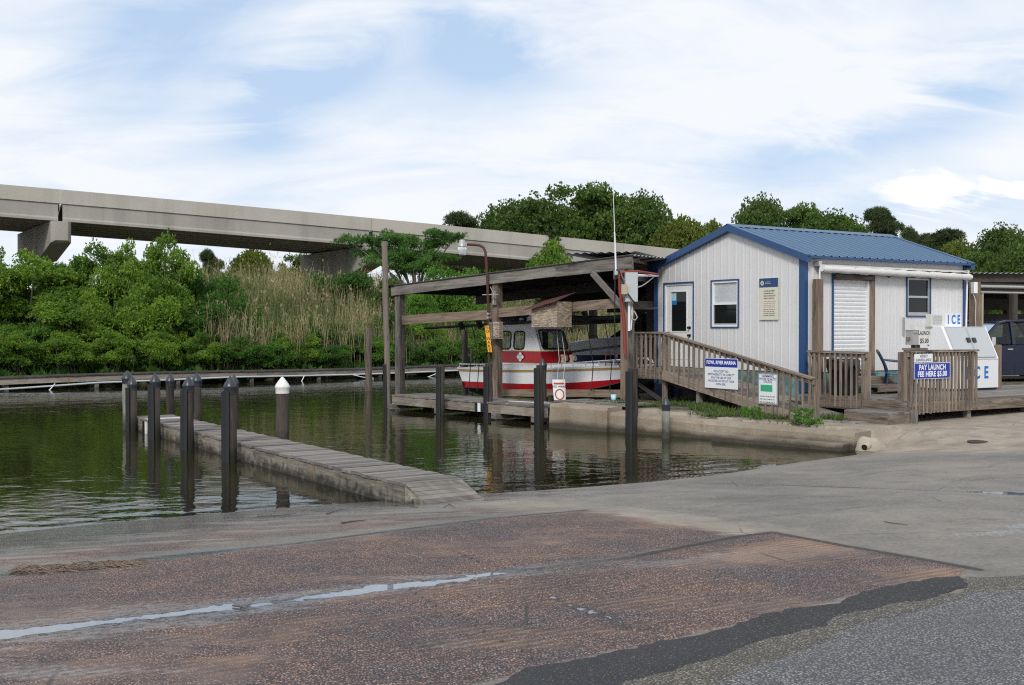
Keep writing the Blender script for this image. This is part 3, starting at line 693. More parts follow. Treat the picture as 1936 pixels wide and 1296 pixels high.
lot = P2([(1835, 1116), (2100, 1108)]) + [(7.5, 4), (7.5, 2), (.2, 2)] + P2([(1230, 1310), (1400, 1262), (1470, 1245), (1560, 1212), (1640, 1175), (1770, 1145)])
zone_sheet('asphalt_lot', lot, M['lot'], .07, .004, .05)

# ================================================================== water
k = NT('river water')
co = k.coord('World'); gr = k.n('ShaderNodeNewGeometry')
n1_ = k.noise(k.coord('World', (1.0, 1.0, 1), rot=(0, 0, .3)), .9, 2, .5, .3)
n2_ = k.noise(k.coord('World', (1.0, 1.5, 1), rot=(0, 0, -.2)), 3.4, 3, .5, .4)
n3_ = k.noise(k.coord('World', (1.3, 3.5, 1)), 2.2, 2, .5, .2)
shore = k.attr('shore')
# rings spreading in the corner of the slip
sv = k.n('ShaderNodeVectorMath', operation='SUBTRACT'); k.l(co, sv.inputs[0]); sv.inputs[1].default_value = (2.2, 17.6, 0)
ln = k.n('ShaderNodeVectorMath', operation='LENGTH'); k.l(sv.outputs[0], ln.inputs[0])
rings = k.math('MULTIPLY', k.math('SINE', k.math('MULTIPLY', k.math('ADD', ln.outputs['Value'], k.math('MULTIPLY', n1_, .35)), 21.0)), k.math('SUBTRACT', 1.0, k.rampf(ln.outputs['Value'], .3, 4.8)))
hh = k.math('ADD', k.math('MULTIPLY', n1_, 1.3), k.math('ADD', k.math('MULTIPLY', n2_, .42), k.math('MULTIPLY', n3_, .16)))
hh = k.math('ADD', hh, k.math('MULTIPLY', rings, .050))
sw = k.math('MULTIPLY', k.math('SINE', k.math('ADD', k.math('MULTIPLY', shore, 14.0), k.math('MULTIPLY', n1_, 7.0))), k.math('MULTIPLY', k.math('SUBTRACT', 1.0, k.rampf(k.math('ABSOLUTE', shore), .0, 1.3)), .16))
hh = k.math('ADD', hh, sw)
bmp = k.n('ShaderNodeBump'); k.l(hh, bmp.inputs['Height']); bmp.inputs['Strength'].default_value = 1.0; bmp.inputs['Distance'].default_value = .009
df = k.n('ShaderNodeBsdfDiffuse'); df.inputs[0].default_value = (.020, .019, .008, 1)
tp = k.n('ShaderNodeBsdfTransparent'); tp.inputs[0].default_value = (.80, .76, .62, 1)
gl = k.n('ShaderNodeBsdfGlossy'); gl.inputs['Roughness'].default_value = .015; gl.inputs[0].default_value = (.93, .95, .93, 1); k.l(bmp.outputs[0], gl.inputs['Normal'])
fr = k.n('ShaderNodeFresnel'); fr.inputs[0].default_value = 1.34; k.l(bmp.outputs[0], fr.inputs['Normal'])
deep = k.rampf(k.attr('deep'), .0, .30)
m1 = k.n('ShaderNodeMixShader'); k.l(k.math('POWER', deep, .5), m1.inputs[0]); k.l(tp.outputs[0], m1.inputs[1]); k.l(df.outputs[0], m1.inputs[2])
m2 = k.n('ShaderNodeMixShader'); k.l(fr.outputs[0], m2.inputs[0]); k.l(m1.outputs[0], m2.inputs[1]); k.l(gl.outputs[0], m2.inputs[2]); k.l(m2.outputs[0], k.out.inputs[0])
M['water'] = k.m
xw = axis(-500, 60, .25, -12, 8.5, 1.3); yw = axis(6, 200, .25, 9, 26, 1.3)
water = grid_mesh('water', xw, yw, lambda X, Y: X * 0.0, M['water'], dict(
    deep=lambda X, Y: np.clip(-height(X, Y), 0, 2), shore=lambda X, Y: (-.518 * X + .855 * Y) - 11.75)); struct(water)

# ================================================================== foliage generators
RG = np.random.default_rng(5)
def unit(n):
    a = RG.normal(size=(n, 3)); return a / np.linalg.norm(a, axis=1)[:, None]
def leaves(C, Nrm, size, k, spread=.8, width=.42, tone=None, upb=.15, jit=.35):
    """k leaf faces fanned out at each cluster centre C, leaning towards Nrm"""
    n = len(C); C = np.repeat(C, k, 0); Nr = np.repeat(Nrm, k, 0); d = Nr * (1 - spread * .5) + unit(n * k) * spread + np.array([0, 0, upb])
    d /= np.linalg.norm(d, axis=1)[:, None]; s = np.cross(d, unit(n * k)); s /= np.linalg.norm(s, axis=1)[:, None]
    L = size * (1 + jit * RG.uniform(-1, 1, (n * k, 1))); nn = np.cross(d, s)
    p0 = C; p1 = C + d * L * .55 + s * L * width * .5 + nn * L * .06; p2 = C + d * L; p3 = C + d * L * .55 - s * L * width * .5 + nn * L * .06
    V = np.stack([p0, p1, p2, p3], 1).reshape(-1, 3); Fc = np.arange(n * k * 4).reshape(-1, 4)
    T = np.repeat(tone, k) + RG.uniform(-.08, .08, n * k)
    return V, Fc, T
def crown_pts(lobes, n, inner=.25, up=.35, rough=.18):
    """points over the surface of the lobes (c, r); lobes: list of (x,y,z,rx,ry,rz)"""
    lb = np.array(lobes, float); wgt = lb[:, 3] * lb[:, 5]; wgt /= wgt.sum(); pick = RG.choice(len(lb), n, p=wgt)
    d = unit(n); d[:, 2] = np.where(d[:, 2] < -.3, -d[:, 2] * .6, d[:, 2]); d[:, 2] += up * RG.uniform(0, 1, n) * .5; d /= np.linalg.norm(d, axis=1)[:, None]
    rr = np.where(RG.uniform(0, 1, n) < inner, RG.uniform(.35, .85, n), RG.uniform(.86, 1.0 + rough, n))
    P = lb[pick, :3] + d * lb[pick, 3:6] * rr[:, None]
    lt = RG.uniform(-.16, .16, len(lb)); tone = .5 + lt[pick] + RG.uniform(-.2, .2, n)
    return P, d, tone
def sub_lobes(c, R, n, r0, r1, flat=1.0, zmin=-.5):
    """n small lobes over a big ellipsoid"""
    out = []
    for _ in range(n):
        d = unit(1)[0]; d[2] = max(d[2], zmin) if d[2] < 0 else d[2]; f = RG.uniform(.45, .95); r = RG.uniform(r0, r1)
        out.append((c[0] + d[0] * R[0] * f, c[1] + d[1] * R[1] * f, c[2] + d[2] * R[2] * f, r, r, r * flat))
    return out
def plant(name, label, cat, lobes, n, size, k, mat, stems, partname='crown', stemname='trunk', spread=.9, width=.45, inner=.25, bark='bark', group=None, rough=.18, up=.35):
    root = thing(name, label, cat, group=group)
    P, d, tone = crown_pts(lobes, n, inner, up, rough)
    V, Fc, T = leaves(P, d, size, k, spread, width, tone)
    me = np_mesh(partname, V, Fc, M[mat], T); o = bpy.data.objects.new(partname, me); COL.objects.link(o); o.parent = root
    mb = MB()
    for pts, rs in stems: mb.tube(pts, rs, 7, True)
    mb.build(stemname, M[bark], root)
    return root
def limb_set(h, trunk_r, lobes, n=7, base=.25):
    """trunk to height h and limbs reaching into lobes"""
    st = [([(0, 0, -.3), (uni(-.05, .05) * h * .3, uni(-.05, .05) * h * .3, h * .35), (uni(-.06, .06) * h * .4, 0, h * .7), (0, 0, h)], [trunk_r * 1.2, trunk_r, trunk_r * .65, trunk_r * .2])]
    for q in random.sample(lobes, min(n, len(lobes))):
        z0 = max(.1, min(q[2] * .55, h * .85)) ; e = Vector(q[:3])
        a = Vector((0, 0, z0)); m = a.lerp(e, .5) + Vector((uni(-.1, .1), uni(-.1, .1), -.06 * (e - a).length)); st.append(([a, m, e], [trunk_r * .5, trunk_r * .32, trunk_r * .1]))
    return st
class Kind:
    def __init__(s, root): s.root = root; s.used = False
    def put(s, loc, rz, scale, label, sx=1.0, sy=1.0):
        if not s.used:
            s.used = True; r = s.root; r.location = loc; r.rotation_euler = (0, 0, rz); r.scale = (scale * sx, scale * sy, scale); r['label'] = label
        else: r = link_copy(s.root, loc, rz, scale, label, sx, sy)
        return r

# shrubs of the far bank: about 3 m wide, 3 m tall at scale 1
def mk_shrub(mat, n, size, seed, rx=1.5, h=3.0, name='shrub', k=6):
    global RG; RG = np.random.default_rng(seed); random.seed(seed)
    lobes = sub_lobes((0, 0, h * .52), (rx, rx, h * .48), 60, .22, .42, 1.0)
    stems = []
    for i in range(9):
        a = uni(0, 6.28); r = uni(.3, .9) * rx; stems.append(([(uni(-.2, .2), uni(-.2, .2), -.2), (math.cos(a) * r * .4, math.sin(a) * r * .4, h * .35), (math.cos(a) * r, math.sin(a) * r, h * uni(.5, .85))], [.05, .035, .012]))
    return Kind(plant(name, 'shrub', 'shrub', lobes, n, size, k, mat, stems, 'foliage', 'stem', group='shrubs along the far bank', rough=.38, inner=.3, spread=1.15, width=.5))
SH = [mk_shrub('leaf_shrub', 7000, .085, 21), mk_shrub('leaf_shrub', 7000, .085, 22, 1.35, 3.4), mk_shrub('leaf_shrub2', 7500, .075, 23, 1.7, 2.6), mk_shrub('leaf_bright', 6500, .09, 24, 1.5, 2.9)]
def bankpt(px, d):
    """point on the far bank d metres behind its waterline, in the direction of photo column px"""
    r = ray(px, 640); ox, oy = BL0[0] + BN[0] * d, BL0[1] + BN[1] * d
    # solve t*r = o + s*BD
    det = -r.x * BD[1] + r.y * BD[0]; t = (-ox * BD[1] + oy * BD[0]) / det
    x, y = r.x * t, r.y * t; return Vector((x, y, hz_(x, y)))
def put_bank(K, px, d, top, wpx, label, H, W):
    """shrub at column px, d metres behind the waterline, crown top at photo row top, wpx wide"""
    p = bankpt(px, d); zt = zat(top, p.y); s = max(.5, (zt - p.z) / H); wid = wpx / F * p.y / W
    if wid / s > 1.25:
        for sg, nm in ((-1, 'left'), (1, 'right')): put_bank(K, px + sg * wpx * .24, d, top + (8 if sg > 0 else 0) + uni(-6, 6), wpx * .60, label + ', ' + nm + ' one of two', H, W)
        return
    return K.put((p.x, p.y, p.z - .1), uni(0, 6.28), s, label, wid / s, wid / s)
rows = [  # kind, column, distance behind waterline, top row, width px, label
    (0, -60, 6.5, 452, 210, 'tall green shrub at the left edge of the photo in front of the bridge pier'),
    (1, 55, 6.0, 466, 190, 'dense green shrub standing below the near end of the bridge pier cap'),
    (2, 130, 7.5, 474, 130, 'dark green shrub just right of the bridge pier below the girder'),
    (0, 180, 6.0, 470, 150, 'bushy shrub with upright shoots under the bridge right of the left pier'),
    (1, 242, 5.5, 446, 120, 'tallest light green shrub reaching up under the bridge span'),
    (0, 318, 5.5, 456, 130, 'leafy shrub with a rounded top right of the tallest shrub'),
    (2, 400, 5.5, 500, 150, 'dark leafy shrub beside the tall reeds under the bridge'),
    (3, 30, 3.0, 590, 190, 'yellow green low shrub over the catwalk at the left edge'),
    (0, 120, 3.4, 560, 190, 'thick green shrub over the left part of the catwalk'),
    (1, 215, 3.2, 540, 180, 'thick green shrub behind the first dock pilings'),
    (0, 300, 3.4, 530, 170, 'broad green shrub behind the middle dock pilings'),
    (2, 385, 3.2, 560, 170, 'green shrub at the edge where the shrubs meet the reeds'),
    (1, 70, 1.4, 640, 170, 'low green shrub hanging over the water walkway at the far left'),
    (0, 170, 1.4, 632, 150, 'low shrub at the waterside behind the leftmost piling'),
    (1, 255, 1.4, 636, 150, 'low shrub at the waterside behind the second row of pilings'),
    (0, 345, 1.4, 628, 150, 'low spreading shrub at the waterside left of the blue capped piling'),
    (2, 430, 1.6, 620, 130, 'dark low shrub at the foot of the reeds behind the blue capped piling'),
    (2, 505, 2.0, 640, 120, 'dark green low shrub behind the white capped piling'),
    (2, 590, 3.0, 600, 140, 'rounded dark shrub in the middle of the reeds'),
    (2, 655, 2.4, 622, 110, 'small rounded shrub left of the short grey post'),
    (3, 520, 1.0, 672, 80, 'small bright plant above the walkway behind the white capped piling'),
    (3, 715, 1.2, 650, 90, 'small bright shrub behind the short grey post'),
    (2, 770, 1.8, 636, 90, 'small shrub between the tall pole and the shelter post'),
    (1, 826, 5.5, 548, 130, 'green shrub filling the gap between the two shelter beams'),
    (0, 800, 2.6, 600, 110, 'green shrub below the lower shelter beam'),
    (3, 850, 1.2, 650, 110, 'bright green shrub above the stern of the fire boat'),
    (0, 900, 1.8, 625, 90, 'green shrub left of the fire boat wheelhouse'),
    (3, 905, 4.0, 566, 110, 'pale green shrub behind the post with the yellow sign'),
    (2, 700, 9.0, 505, 170, 'grey green shrub on top of the bank below the second bridge pier'),
    (2, 620, 10.0, 510, 120, 'low scrub on the bank crest left of the second bridge pier'),
    (0, -170, 3.0, 500, 260, 'large green shrub beyond the left edge of the catwalk'),
    (1, -40, 1.6, 600, 150, 'green shrub at the waterside at the left edge of the photo'),
    (2, 480, 1.2, 655, 90, 'tiny dark shrub at the waterside right of the blue capped piling'),
    (0, 560, 1.4, 640, 110, 'low green shrub at the waterside below the middle of the reeds'),
    (2, 620, 1.2, 650, 100, 'low dark shrub at the waterside left of the short grey post'),
    (2, 545, 4.5, 585, 120, 'dusky shrub half way up the reed slope'),
    (3, 680, 3.0, 640, 90, 'bright low shrub just left of the short grey post'),
    (2, 745, 4.0, 580, 100, 'dusky shrub behind the tall leaning pole'),
    (2, 980, 4.0, 600, 90, 'shrub in the reeds behind the fire boat wheelhouse'),
    (2, 460, 4.5, 560, 130, 'dark shrub standing among the left part of the reeds'),
]
HH = [3.0, 3.4, 2.6, 2.9]; WW = [3.5, 3.2, 3.9, 3.5]
for kk, px, d, top, wpx, lab in rows: put_bank(SH[kk], px, d, top, wpx, lab, HH[kk] * 1.02, WW[kk])

# reeds: nobody could count them
def reeds():
    global RG; RG = np.random.default_rng(77)
    Vs, Fs, Ts = [], [], []; base = 0
    n = 24000; S = RG.uniform(4.0, 46, n); Dd = RG.uniform(1.2, 14.5, n) ** 1.0
    X = BL0[0] + BD[0] * S + BN[0] * Dd; Y = BL0[1] + BD[1] * S + BN[1] * Dd
    colpx = CX + F * X / Y
    keep = (colpx > 380 - Dd * 4) & (colpx < 1290); S, Dd, X, Y, colpx = [a[keep] for a in (S, Dd, X, Y, colpx)]
    n = len(X); Z = height(X, Y)
    patchn = np.array([mnoise.noise(Vector((x * .35, y * .35, 0))) for x, y in zip(X, Y)])
    H = RG.uniform(1.2, 2.5, n) * (1 + .35 * patchn) * np.where(colpx > 760, .75, 1.0)
    H = np.where(RG.uniform(0, 1, n) < .05, H * 1.3, H)
    tone = np.clip(.44 + patchn * .8 + RG.uniform(-.36, .38, n), 0, 1)
    ln = RG.uniform(-.16, .16, (n, 2)); wdt = RG.uniform(.006, .013, n)
    ang = RG.uniform(-.9, .9, n); sx, sy = np.cos(ang), np.sin(ang)
    prev = None
    ks = [0, .4, .75, 1.0]; ws = [1, .9, .6, .15]
    ring = []
    for t, w_ in zip(ks, ws):
        cx = X + ln[:, 0] * H * t * t; cy = Y + ln[:, 1] * H * t * t; cz = Z + H * t * (1 - .06 * t)
        ring.append((np.stack([cx - sx * wdt * w_, cy - sy * wdt * w_, cz], -1), np.stack([cx + sx * wdt * w_, cy + sy * wdt * w_, cz], -1)))
    V = np.concatenate([a for r in ring for a in r], 0)
    idx = np.arange(n)
    for j in range(3): Fs.append(np.stack([idx + (2 * j) * n, idx + (2 * j + 1) * n, idx + (2 * j + 3) * n, idx + (2 * j + 2) * n], -1)); Ts.append(tone)
    base = len(V); Vs.append(V)
    # leaf blades off the stems
    m = n * 2; pick = RG.integers(0, n, m); t = RG.uniform(.25, .9, m); L = RG.uniform(.3, .6, m); a = RG.uniform(0, 6.28, m)
    cx = X[pick] + ln[pick, 0] * H[pick] * t * t; cy = Y[pick] + ln[pick, 1] * H[pick] * t * t; cz = Z[pick] + H[pick] * t * .97
    dx, dy = np.cos(a), np.sin(a); p0 = np.stack([cx, cy, cz], -1); up = RG.uniform(.2, .9, m)
    p1 = p0 + np.stack([dx * L * .4, dy * L * .4, L * up], -1); p2 = p0 + np.stack([dx * L * .9, dy * L * .9, L * up * .7], -1); wv_ = np.stack([-dy, dx, dx * 0], -1) * .014
    V = np.concatenate([p0, p1 + wv_, p2, p1 - wv_], 0); i2 = np.arange(m); Fs.append(np.stack([i2, i2 + m, i2 + 2 * m, i2 + 3 * m], -1) + base); Ts.append(np.clip(tone[pick] - .22, 0, 1)); base += len(V); Vs.append(V)
    # plumes
    pl = np.where(RG.uniform(0, 1, n) < .12)[0]; C = np.stack([X[pl] + ln[pl, 0] * H[pl], Y[pl] + ln[pl, 1] * H[pl], Z[pl] + H[pl] * .95], -1)
    V, Fc, T = leaves(C, np.tile([0, 0, 1.0], (len(C), 1)), .15, 4, .35, .3, np.full(len(C), .72)); Fs.append(Fc + base); Ts.append(T); Vs.append(V)
    me = np_mesh('reeds', np.concatenate(Vs), np.concatenate(Fs), M['reed'], np.concatenate(Ts)); o = bpy.data.objects.new('reeds', me); COL.objects.link(o)
    tag(o, 'tall dry and green reeds covering the far bank slope', None, None, 'stuff'); return o
reeds()
# low ground cover on the bank and yard
def tufts(name, label, X, Y, size, k, mat, tone0=.5, kind='stuff', jig=.25):
    Z = height(X, Y); C = np.stack([X, Y, Z - .01], -1)
    V, Fc, T = leaves(C, np.tile([0, 0, 1.0], (len(C), 1)), size, k, .9, .12 if mat == 'grass' else .5, np.full(len(C), tone0) + RG.uniform(-jig, jig, len(C)), .4)
    me = np_mesh(name, V, Fc, M[mat], T); o = bpy.data.objects.new(name, me); COL.objects.link(o); return tag(o, label, None, None, kind)
n = 9000; S = RG.uniform(-14, 46, n); Dd = RG.uniform(.3, 15, n)
tufts('bank_undergrowth', 'low leafy undergrowth on the far bank', BL0[0] + BD[0] * S + BN[0] * Dd, BL0[1] + BD[1] * S + BN[1] * Dd, .38, 5, 'leaf_shrub2', .45)
n = 5200; vv_, uu_ = RG.uniform(13.5, 16.4, n), RG.uniform(14.1, 19.6, n)
wgn = np.array([mnoise.noise(Vector((a * .9, b * .9, 4))) for a, b in zip(vv_, uu_)]); kp = (wgn > .02) & (vv_ > 14.1 - (uu_ - 14) * .22 + .25) & (uu_ < 19.3)
vv_, uu_ = vv_[kp], uu_[kp]
tufts('grass', 'short green grass between the seawall and the wooden ramp', -.518 * uu_ + .855 * vv_, .855 * uu_ + .518 * vv_, .11, 5, 'grass', .45)

# ================================================================== distant and mid-distance trees
def mk_tree(name, mat, n, size, seed, R=3.2, h=9.0, cz=.62, rz=.37, nl=85, l0=.35, l1=.85, flat=.75, trunk=.22, k=5, label='tree', cat='tree', group=None, inner=.2, bark='bark', spread=1.0, width=.6):
    global RG; RG = np.random.default_rng(seed); random.seed(seed)
    c3 = [(uni(-.25, .25) * R, uni(-.25, .25) * R, h * (cz + uni(-.5, .35) * rz), R * uni(.5, .72), R * uni(.5, .72), h * rz * uni(.45, .6)) for _ in range(4)]
    lobes = sub_lobes((0, 0, h * cz), (R, R, h * rz), nl, l0, l1, flat) + c3
    return Kind(plant(name, label, cat, lobes, n, size, k, mat, limb_set(h * .8, trunk, lobes[:nl], 10), group=group, inner=.35, rough=.55, bark=bark, spread=spread, width=width))
OAK = [mk_tree('broadleaf_tree', 'leaf_oak', 15000, .20, 31, 3.7, 10, group='trees beyond the bridge'), mk_tree('broadleaf_tree', 'leaf_oak', 15000, .20, 32, 3.4, 10.5, .60, .38, 85, .35, .8, group='trees beyond the bridge'),
       mk_tree('broadleaf_tree', 'leaf_yel', 14000, .20, 33, 3.8, 9, group='trees beyond the bridge')]
def mk_pine(seed, n=5500):
    global RG; RG = np.random.default_rng(seed); random.seed(seed)
    h = 11.0; lobes = []
    for i in range(17):
        t = uni(.52, 1.0); a = uni(0, 6.28); r = uni(.4, 2.9) * (1.15 - t * .75); lobes.append((math.cos(a) * r, math.sin(a) * r, h * t, uni(.45, 1.0), uni(.45, 1.0), uni(.3, .7)))
    st = [([(0, 0, -.3), (.15, .1, h * .5), (-.1, 0, h)], [.26, .19, .05])]
    for q in lobes: st.append(([(0, 0, q[2] - .7), (q[0] * .6, q[1] * .6, q[2] - .25), q[:3]], [.07, .05, .02]))
    return Kind(plant('pine_tree', 'pine', 'pine tree', lobes, n, .34, 6, 'leaf_pine', st, rough=.55, spread=1.3, width=.16, group='pines beyond the sheds'))
PINE = [mk_pine(41), mk_pine(42), mk_pine(43)]
def put_tree(K, px, top, wpx, Y, label, H, W, z0=.6, rz=None):
    p = atY(px, 600, Y); zt = zat(top, Y); s = (zt - z0) / H; wid = 1.30 * wpx / F * Y / W / s
    return K.put((p.x, Y, z0), uni(0, 6.28) if rz is None else rz, s, label, wid, wid)
TR = [ # kind, px, top, width, Y, label
    ('o', 0, 1085, 352, 150, 150, 'tallest broadleaf tree beyond the bridge left of the white antenna'), ('o', 1, 1010, 376, 130, 148, 'broadleaf tree beyond the bridge left of the tallest one'),
    ('o', 1, 948, 388, 90, 150, 'broadleaf tree beyond the bridge near the left end of the treeline'), ('p', 0, 878, 398, 90, 150, 'dark pine at the left end of the treeline above the street lamp'),
    ('o', 0, 1150, 372, 120, 152, 'broadleaf tree behind the white antenna'), ('o', 1, 1212, 368, 100, 146, 'upright broadleaf tree right of the white antenna'),
    ('o', 2, 1290, 420, 100, 140, 'yellow green tree beyond the left slope of the blue roof'), ('o', 2, 1345, 428, 80, 150, 'smaller yellowish tree beyond the blue roof ridge'),
    ('o', 1, 1255, 432, 80, 150, 'dark tree between the antenna and the yellow green tree'),
    ('o', 1, 1438, 374, 84, 125, 'tall dark tree rising behind the ridge of the blue roof'), ('o', 0, 1495, 393, 110, 125, 'broad dark tree behind the blue roof right of the tall one'),
    ('o', 1, 1565, 404, 110, 122, 'broadleaf tree behind the middle of the blue roof'), ('o', 0, 1625, 424, 90, 120, 'lower rounded tree left of the flat topped pine'),
    ('p', 1, 1672, 406, 66, 112, 'flat topped pine behind the far end of the blue roof'), ('p', 2, 1716, 440, 50, 118, 'small pine right of the flat topped pine'),
    ('p', 0, 1782, 430, 88, 105, 'dark pine with an open crown beyond the end of the roof'), ('p', 1, 1752, 452, 50, 112, 'short dark pine beside the open crowned pine'),
    ('o', 2, 1812, 462, 80, 92, 'light green tree in front of the dark pines'), ('o', 1, 1898, 430, 86, 84, 'tall tree behind the right hand shelter'),
    ('o', 0, 1850, 478, 90, 78, 'tree directly above the right hand shelter roof'), ('o', 0, 1975, 440, 130, 80, 'large tree at the right edge of the photo'), ('o', 1, 1940, 462, 80, 70, 'dark tree low behind the right hand shelter'),
    ('o', 1, 1700, 468, 140, 100, 'broad dark tree low behind the end of the blue roof'), ('o', 2, 1765, 490, 110, 80, 'low yellow green tree beside the end of the shed'),
    ('p', 2, 395, 480, 50, 190, 'small far pine seen under the bridge among the reed plumes'), ('o', 2, 478, 477, 70, 190, 'round far tree seen under the bridge span'), ('o', 0, 556, 482, 60, 190, 'dark far tree seen beneath the bridge beside the second pier'),
]
for t_, i_, px, top, wpx, Y, lab in TR:
    if t_ == 'o': put_tree(OAK[i_], px, top, wpx, Y, lab, (10, 10.5, 9)[i_] * .985, (7.6, 6.8, 8.0)[i_])
    else: put_tree(PINE[i_], px, top, wpx, Y, lab, 11.3, 5.6)
# a far wood closing the view at the horizon
def far_wood():
    global RG; RG = np.random.default_rng(9)
    lobes = []
    for i in range(240):
        x = -170 + 420 * i / 240 + uni(-2, 2); y = 235 + uni(-14, 14) + abs(x) * .05; r = uni(2.5, 5); lobes.append((x, y, uni(1.5, 6.0), r, r, r * 1.05))
    P, d, tone = crown_pts(lobes, 26000, .05); V, Fc, T = leaves(P, d, 1.0, 4, 1.0, .7, tone)
    me = np_mesh('far_wood', V, Fc, M['leaf_oak'], T); o = bpy.data.objects.new('far_wood', me); COL.objects.link(o); tag(o, 'low far off woods along the horizon', None, None, 'stuff')
far_wood()

# mimosa in front of the second pier: flat layered crown on leaning stems
def mimosa():
    global RG; RG = np.random.default_rng(61); random.seed(61)
    Yd = 62.0; spots = [(665, 457, 26), (700, 458, 26), (735, 452, 30), (770, 459, 30), (800, 462, 30), (838, 452, 36), (858, 448, 22), (745, 480, 30), (780, 490, 34), (812, 478, 30), (760, 510, 34), (725, 500, 34), (800, 505, 34), (700, 482, 28), (750, 495, 40), (835, 488, 28), (785, 515, 36)]
    b = atY(788, 600, Yd); z0 = hz_(b.x, b.y); lobes = []; extra = []
    for x, y, w_ in spots:
        p = atY(x, y, Yd + uni(-1.2, 1.2)); r = w_ / F * Yd; q0 = (p.x - b.x, p.y - b.y, p.z - z0); lobes.append((*q0, r * .55, r * .55, r * .22))
        for _ in range(6): a_ = uni(0, 6.28); extra.append((q0[0] + math.cos(a_) * r * uni(.5, 1.1), q0[1] + math.sin(a_) * r * uni(.4, 1), q0[2] + uni(-.35, .30) * r, r * uni(.2, .5), r * uni(.2, .5), r * uni(.16, .34)))
    st = []
    for i, (x, y, w_) in enumerate(spots):
        q = lobes[i]; a = Vector((0, 0, .1)); e = Vector(q[:3]) - Vector((0, 0, .1)); mdl = Vector((q[0] * .45, q[1] * .5, q[2] * .62)); st.append(([a, mdl, e], [.09, .06, .02]))
    r = plant('mimosa_tree', 'flat topped feathery tree in front of the second bridge pier', 'tree', lobes + extra, 7500, .13, 6, 'leaf_mimosa', st, spread=1.3, width=.3, inner=.35, rough=.5)
    r.location = (b.x, b.y, z0)
mimosa()
mt = mk_tree('young_tree', 'leaf_bright', 6000, .15, 71, 2.3, 5.0, .62, .36, 16, .45, .8, .8, .09, label='x'); mt.root['group'] = 'young trees by the boat shelter'
for px, top, wpx, d, lab in ((846, 501, 120, 6.0, 'light green young tree just above the shelter roof beam'), (800, 545, 90, 4.5, 'light green young tree left of the lamp pole below the beam')):
    p = bankpt(px, d); zt = zat(top, p.y); s = (zt - p.z) / 5.0; wd = wpx / F * p.y / 5.4 / s; mt.put((p.x, p.y, p.z), uni(0, 6), s, lab, wd, wd)
b2 = mk_tree('young_tree', 'leaf_shrub', 6000, .15, 72, 2.3, 5.0, .6, .4, 18, .45, .8, .9, .09); b2.root['group'] = 'young trees by the boat shelter'
p = atY(1052, 600, 58); zt = zat(466, 58); s = (zt - .8) / 5.05; b2.put((p.x, 58, .8), 1.0, s, 'round green young tree above the middle of the shelter roof', 112 / F * 58 / 5.4 / s, 112 / F * 58 / 5.4 / s)
def cone_tree():
    global RG; RG = np.random.default_rng(73)
    lobes = []
    for i in range(26):
        t = i / 25; r = (1 - t) * 1.7 + .1; a = i * 2.4; lobes.append((math.cos(a) * r * .6, math.sin(a) * r * .6, 1.2 + t * 6.2, r * .5 + .12, r * .5 + .12, .38))
    r = plant('young_pine', 'slender young pine tip rising behind the shelter roof', 'tree', lobes, 1900, .34, 6, 'leaf_pine', [([(0, 0, 0), (0, 0, 7.6)], [.1, .02])], spread=.8, width=.14, up=1.0)
    p = atY(1047, 600, 61); zt = zat(440, 61); s = (zt - .8) / 7.8; r.location = (p.x, 61, .8); r.scale = (s, s, s)
cone_tree()

# ================================================================== bridge
random.seed(3)
BD_ = Vector((.916, .402, 0)); BNn = Vector((-.402, .916, 0)); B0 = Vector((-38.4, 82.0, 0))
def btop(s_): return 12.96 - .042 * s_ - .000172 * s_ * abs(s_) * (1 if s_ > 0 else 0)
def bp(s_, off, dz): p = B0 + BD_ * s_ + BNn * off; p.z = btop(s_) + dz; return p
bridge = thing('road_bridge', 'long concrete road bridge sloping down behind the river bank', 'bridge', B0)
joints = [-69.6, -45.0, -20.4, 4.25, 28.8, 53.4, 78.0, 102.6]; W_ = 13.4
deckm, girm, railm = MB(), MB(), MB()
def sweep(mb, prof, s0, s1, n, cap=True):
    """closed profile [(off, dz)] swept along the bridge"""
    m = len(prof); vs = []; 
    for i in range(n + 1):
        s_ = s0 + (s1 - s0) * i / n; vs += [bp(s_, o_, z_) for o_, z_ in prof]
    fs = [(i * m + k, (i + 1) * m + k, (i + 1) * m + (k + 1) % m, i * m + (k + 1) % m) for i in range(n) for k in range(m)]
    fs += [list(range(m)), [n * m + k for k in range(m)][::-1]]; mb.add(vs, fs)
par = [(0, -1.07), (0, 0), (.25, 0), (.32, -.35), (.48, -.82), (.48, -1.07)]
par2 = [(W_ - o, z) for o, z in reversed(par)]
